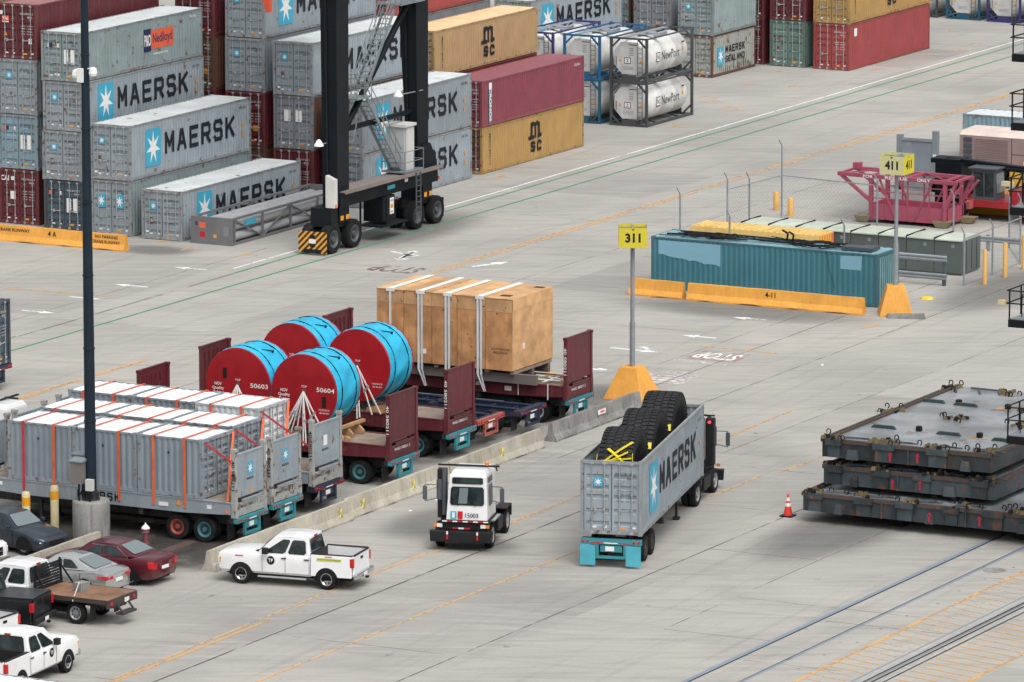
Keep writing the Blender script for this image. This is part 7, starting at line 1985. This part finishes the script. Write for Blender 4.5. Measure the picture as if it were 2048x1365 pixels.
# open-top container of giant tyres on a teal chassis
th = 14.9; ct, st_ = math.cos(R(th)), math.sin(R(th)); ox, oy = -45.76, -27.23
K['tealflap'] = mat('pale_teal_rubber', (.07, .40, .50), .6, dirt=.3, scale=2)
ot = container('open-top grey container loaded with giant tyres on the moving truck', ox, oy, 1.28, H=2.93, col='mgrey', rz=R(th), lid=False, group=None, logo_='maersk')
b = MB(); b.box(.1, 12.1, .0, .07, 2.85, 2.95); b.box(.1, 12.1, CW - .07, CW, 2.85, 2.95); b.build('top_rail', K['bar'], ot)
chassis('teal chassis with teal mud flaps under the open-top container', ox - 2.44 * st_, oy + 2.44 * ct, rz=R(th - 90), group=None, flaps='tealflap', first=('chassis',), rim='chassis')
K['bigtyre'] = mat('new_black_rubber', (.018, .019, .021), .7, spec=.3, var=.15, dirt=.15, dirtcol=(.09, .085, .08), streak=False)
for i, s in enumerate((2.25, 6.15, 9.95)):
    px_, py_ = ox + ct * s - st_ * 1.22, oy + st_ * s + ct * 1.22
    t = thing('giant_tyre', 'giant earthmover tyre %s in the open-top container' % ('nearest the doors, tied with yellow straps', 'in the middle', 'at the far end, standing highest')[i], 'tyre', (px_, py_, 1.46), R(th), 'giant tyres in the open-top container')
    r = 1.82; w = 1.34; h = w / 2; n = 54
    b = MB(); b.lathe([(r * .52, -h * .80), (r * .60, -h * .95), (r * .80, -h), (r * .93, -h * .97), (r * .965, -h * .90), (r * .97, 0), (r * .965, h * .90), (r * .93, h * .97), (r * .80, h), (r * .60, h * .95), (r * .52, h * .80)], 'y', (0, 0, r), 60)
    b.build('carcass', K['bigtyre'], t, smooth=40)
    b = MB()
    for k in range(n):
        a = 2 * math.pi * k / n; c, s2 = math.cos(a), math.sin(a); da = math.pi / n
        def pp(rr, yy, aa): return (rr * math.cos(aa), yy, r + rr * math.sin(aa))
        for sg in (1, -1):
            y0, y1 = sg * h * .68, sg * h * .985
            q = [pp(r * .955, y0, a - da * .68), pp(r * .94, y1, a - da * .68), pp(r * .94, y1, a + da * .68), pp(r * .955, y0, a + da * .68)]
            q2 = [pp(r, y0, a - da * .6), pp(r * .985, y1, a - da * .6), pp(r * .985, y1, a + da * .6), pp(r, y0, a + da * .6)]
            b.add(q + q2, [(4, 5, 6, 7), (0, 1, 5, 4), (1, 2, 6, 5), (2, 3, 7, 6), (3, 0, 4, 7)])
        for j in range(3):
            y0, y1 = -h * .62 + j * h * .42, -h * .62 + j * h * .42 + h * .39; sh = da * (.9 if j == 1 else 0)
            q = [pp(r * .955, y0, a - da * .84 + sh), pp(r * .955, y1, a - da * .84 + sh + da * .3), pp(r * .955, y1, a + da * .84 + sh + da * .3), pp(r * .955, y0, a + da * .84 + sh)]
            q2 = [pp(r, y0 + .02, a - da * .8 + sh), pp(r, y1 - .02, a - da * .8 + sh + da * .3), pp(r, y1 - .02, a + da * .8 + sh + da * .3), pp(r, y0 + .02, a + da * .8 + sh)]
            b.add(q + q2, [(4, 5, 6, 7), (0, 1, 5, 4), (1, 2, 6, 5), (2, 3, 7, 6), (3, 0, 4, 7)])
    b.build('tread', K['bigtyre'], t)
    aa = math.pi * .84
    b = MB(); q = [(r + .01) * math.cos(aa), r + (r + .01) * math.sin(aa)]
    pa = [((r + .02) * math.cos(a_), r + (r + .02) * math.sin(a_)) for a_ in (math.pi * .90, math.pi * .855)]; b.quad((pa[0][0], -h * .98, pa[0][1]), (pa[0][0], -h * .52, pa[0][1]), (pa[1][0], -h * .52, pa[1][1]), (pa[1][0], -h * .98, pa[1][1])); b.build('yellow_tag', flat('bright_yellow_tag', (.80, .72, .10), .6), t)
K['ystrap'] = flat('bright_yellow_webbing', (.75, .62, .02), .6)
t = thing('yellow_straps', 'bright yellow ratchet straps crossed over the tyre nearest the doors', 'straps', (ox + ct * 2.25 - st_ * 1.22, oy + st_ * 2.25 + ct * 1.22, 1.46), R(th))
def onr(a, y, e=.03): return ((1.82 + e) * math.cos(a), y, 1.82 + (1.82 + e) * math.sin(a))
for k, (a0, y0, a1, y1) in enumerate(((2.22, -.62, 2.80, .62), (2.62, -.66, 2.70, .55), (2.82, -.66, 2.42, .30), (2.48, -.5, 2.85, .66), (2.60, .60, 2.78, -.60))[:4]):
    b = MB(); pr_ = None
    for q in range(9):
        u = q / 8; p = onr(a0 + (a1 - a0) * u, y0 + (y1 - y0) * u, .03 + .008 * k)
        if pr_: b.bar(pr_, p, .16, .03)
        pr_ = p
    b.build('strap', K['ystrap'], t)
for (yy, a) in ((.66, 2.7), (.70, 2.55), (-.68, 2.5)):
    b = MB(); p = onr(a, yy); b.bar(p, (p[0] - .25, yy + (.12 if yy > 0 else -.05), p[2] - 1.5), .02, .06); b.build('strap', K['ystrap'], t)

# dark container on a chassis cut by the left edge, and the roof in the bottom left corner
chassis('chassis under the dark blue container cut by the left edge', -27.5, 14.8, group=None, bumper='bluech', rim='bar', first=('bar',), rail='bluech')
container('dark blue container cut by the left edge, above a mud flap', -27.5 + CW, 14.8, 1.14, H=2.896, col='dblue', rz=R(90), logo_=None, group=None, doorlogo=False)
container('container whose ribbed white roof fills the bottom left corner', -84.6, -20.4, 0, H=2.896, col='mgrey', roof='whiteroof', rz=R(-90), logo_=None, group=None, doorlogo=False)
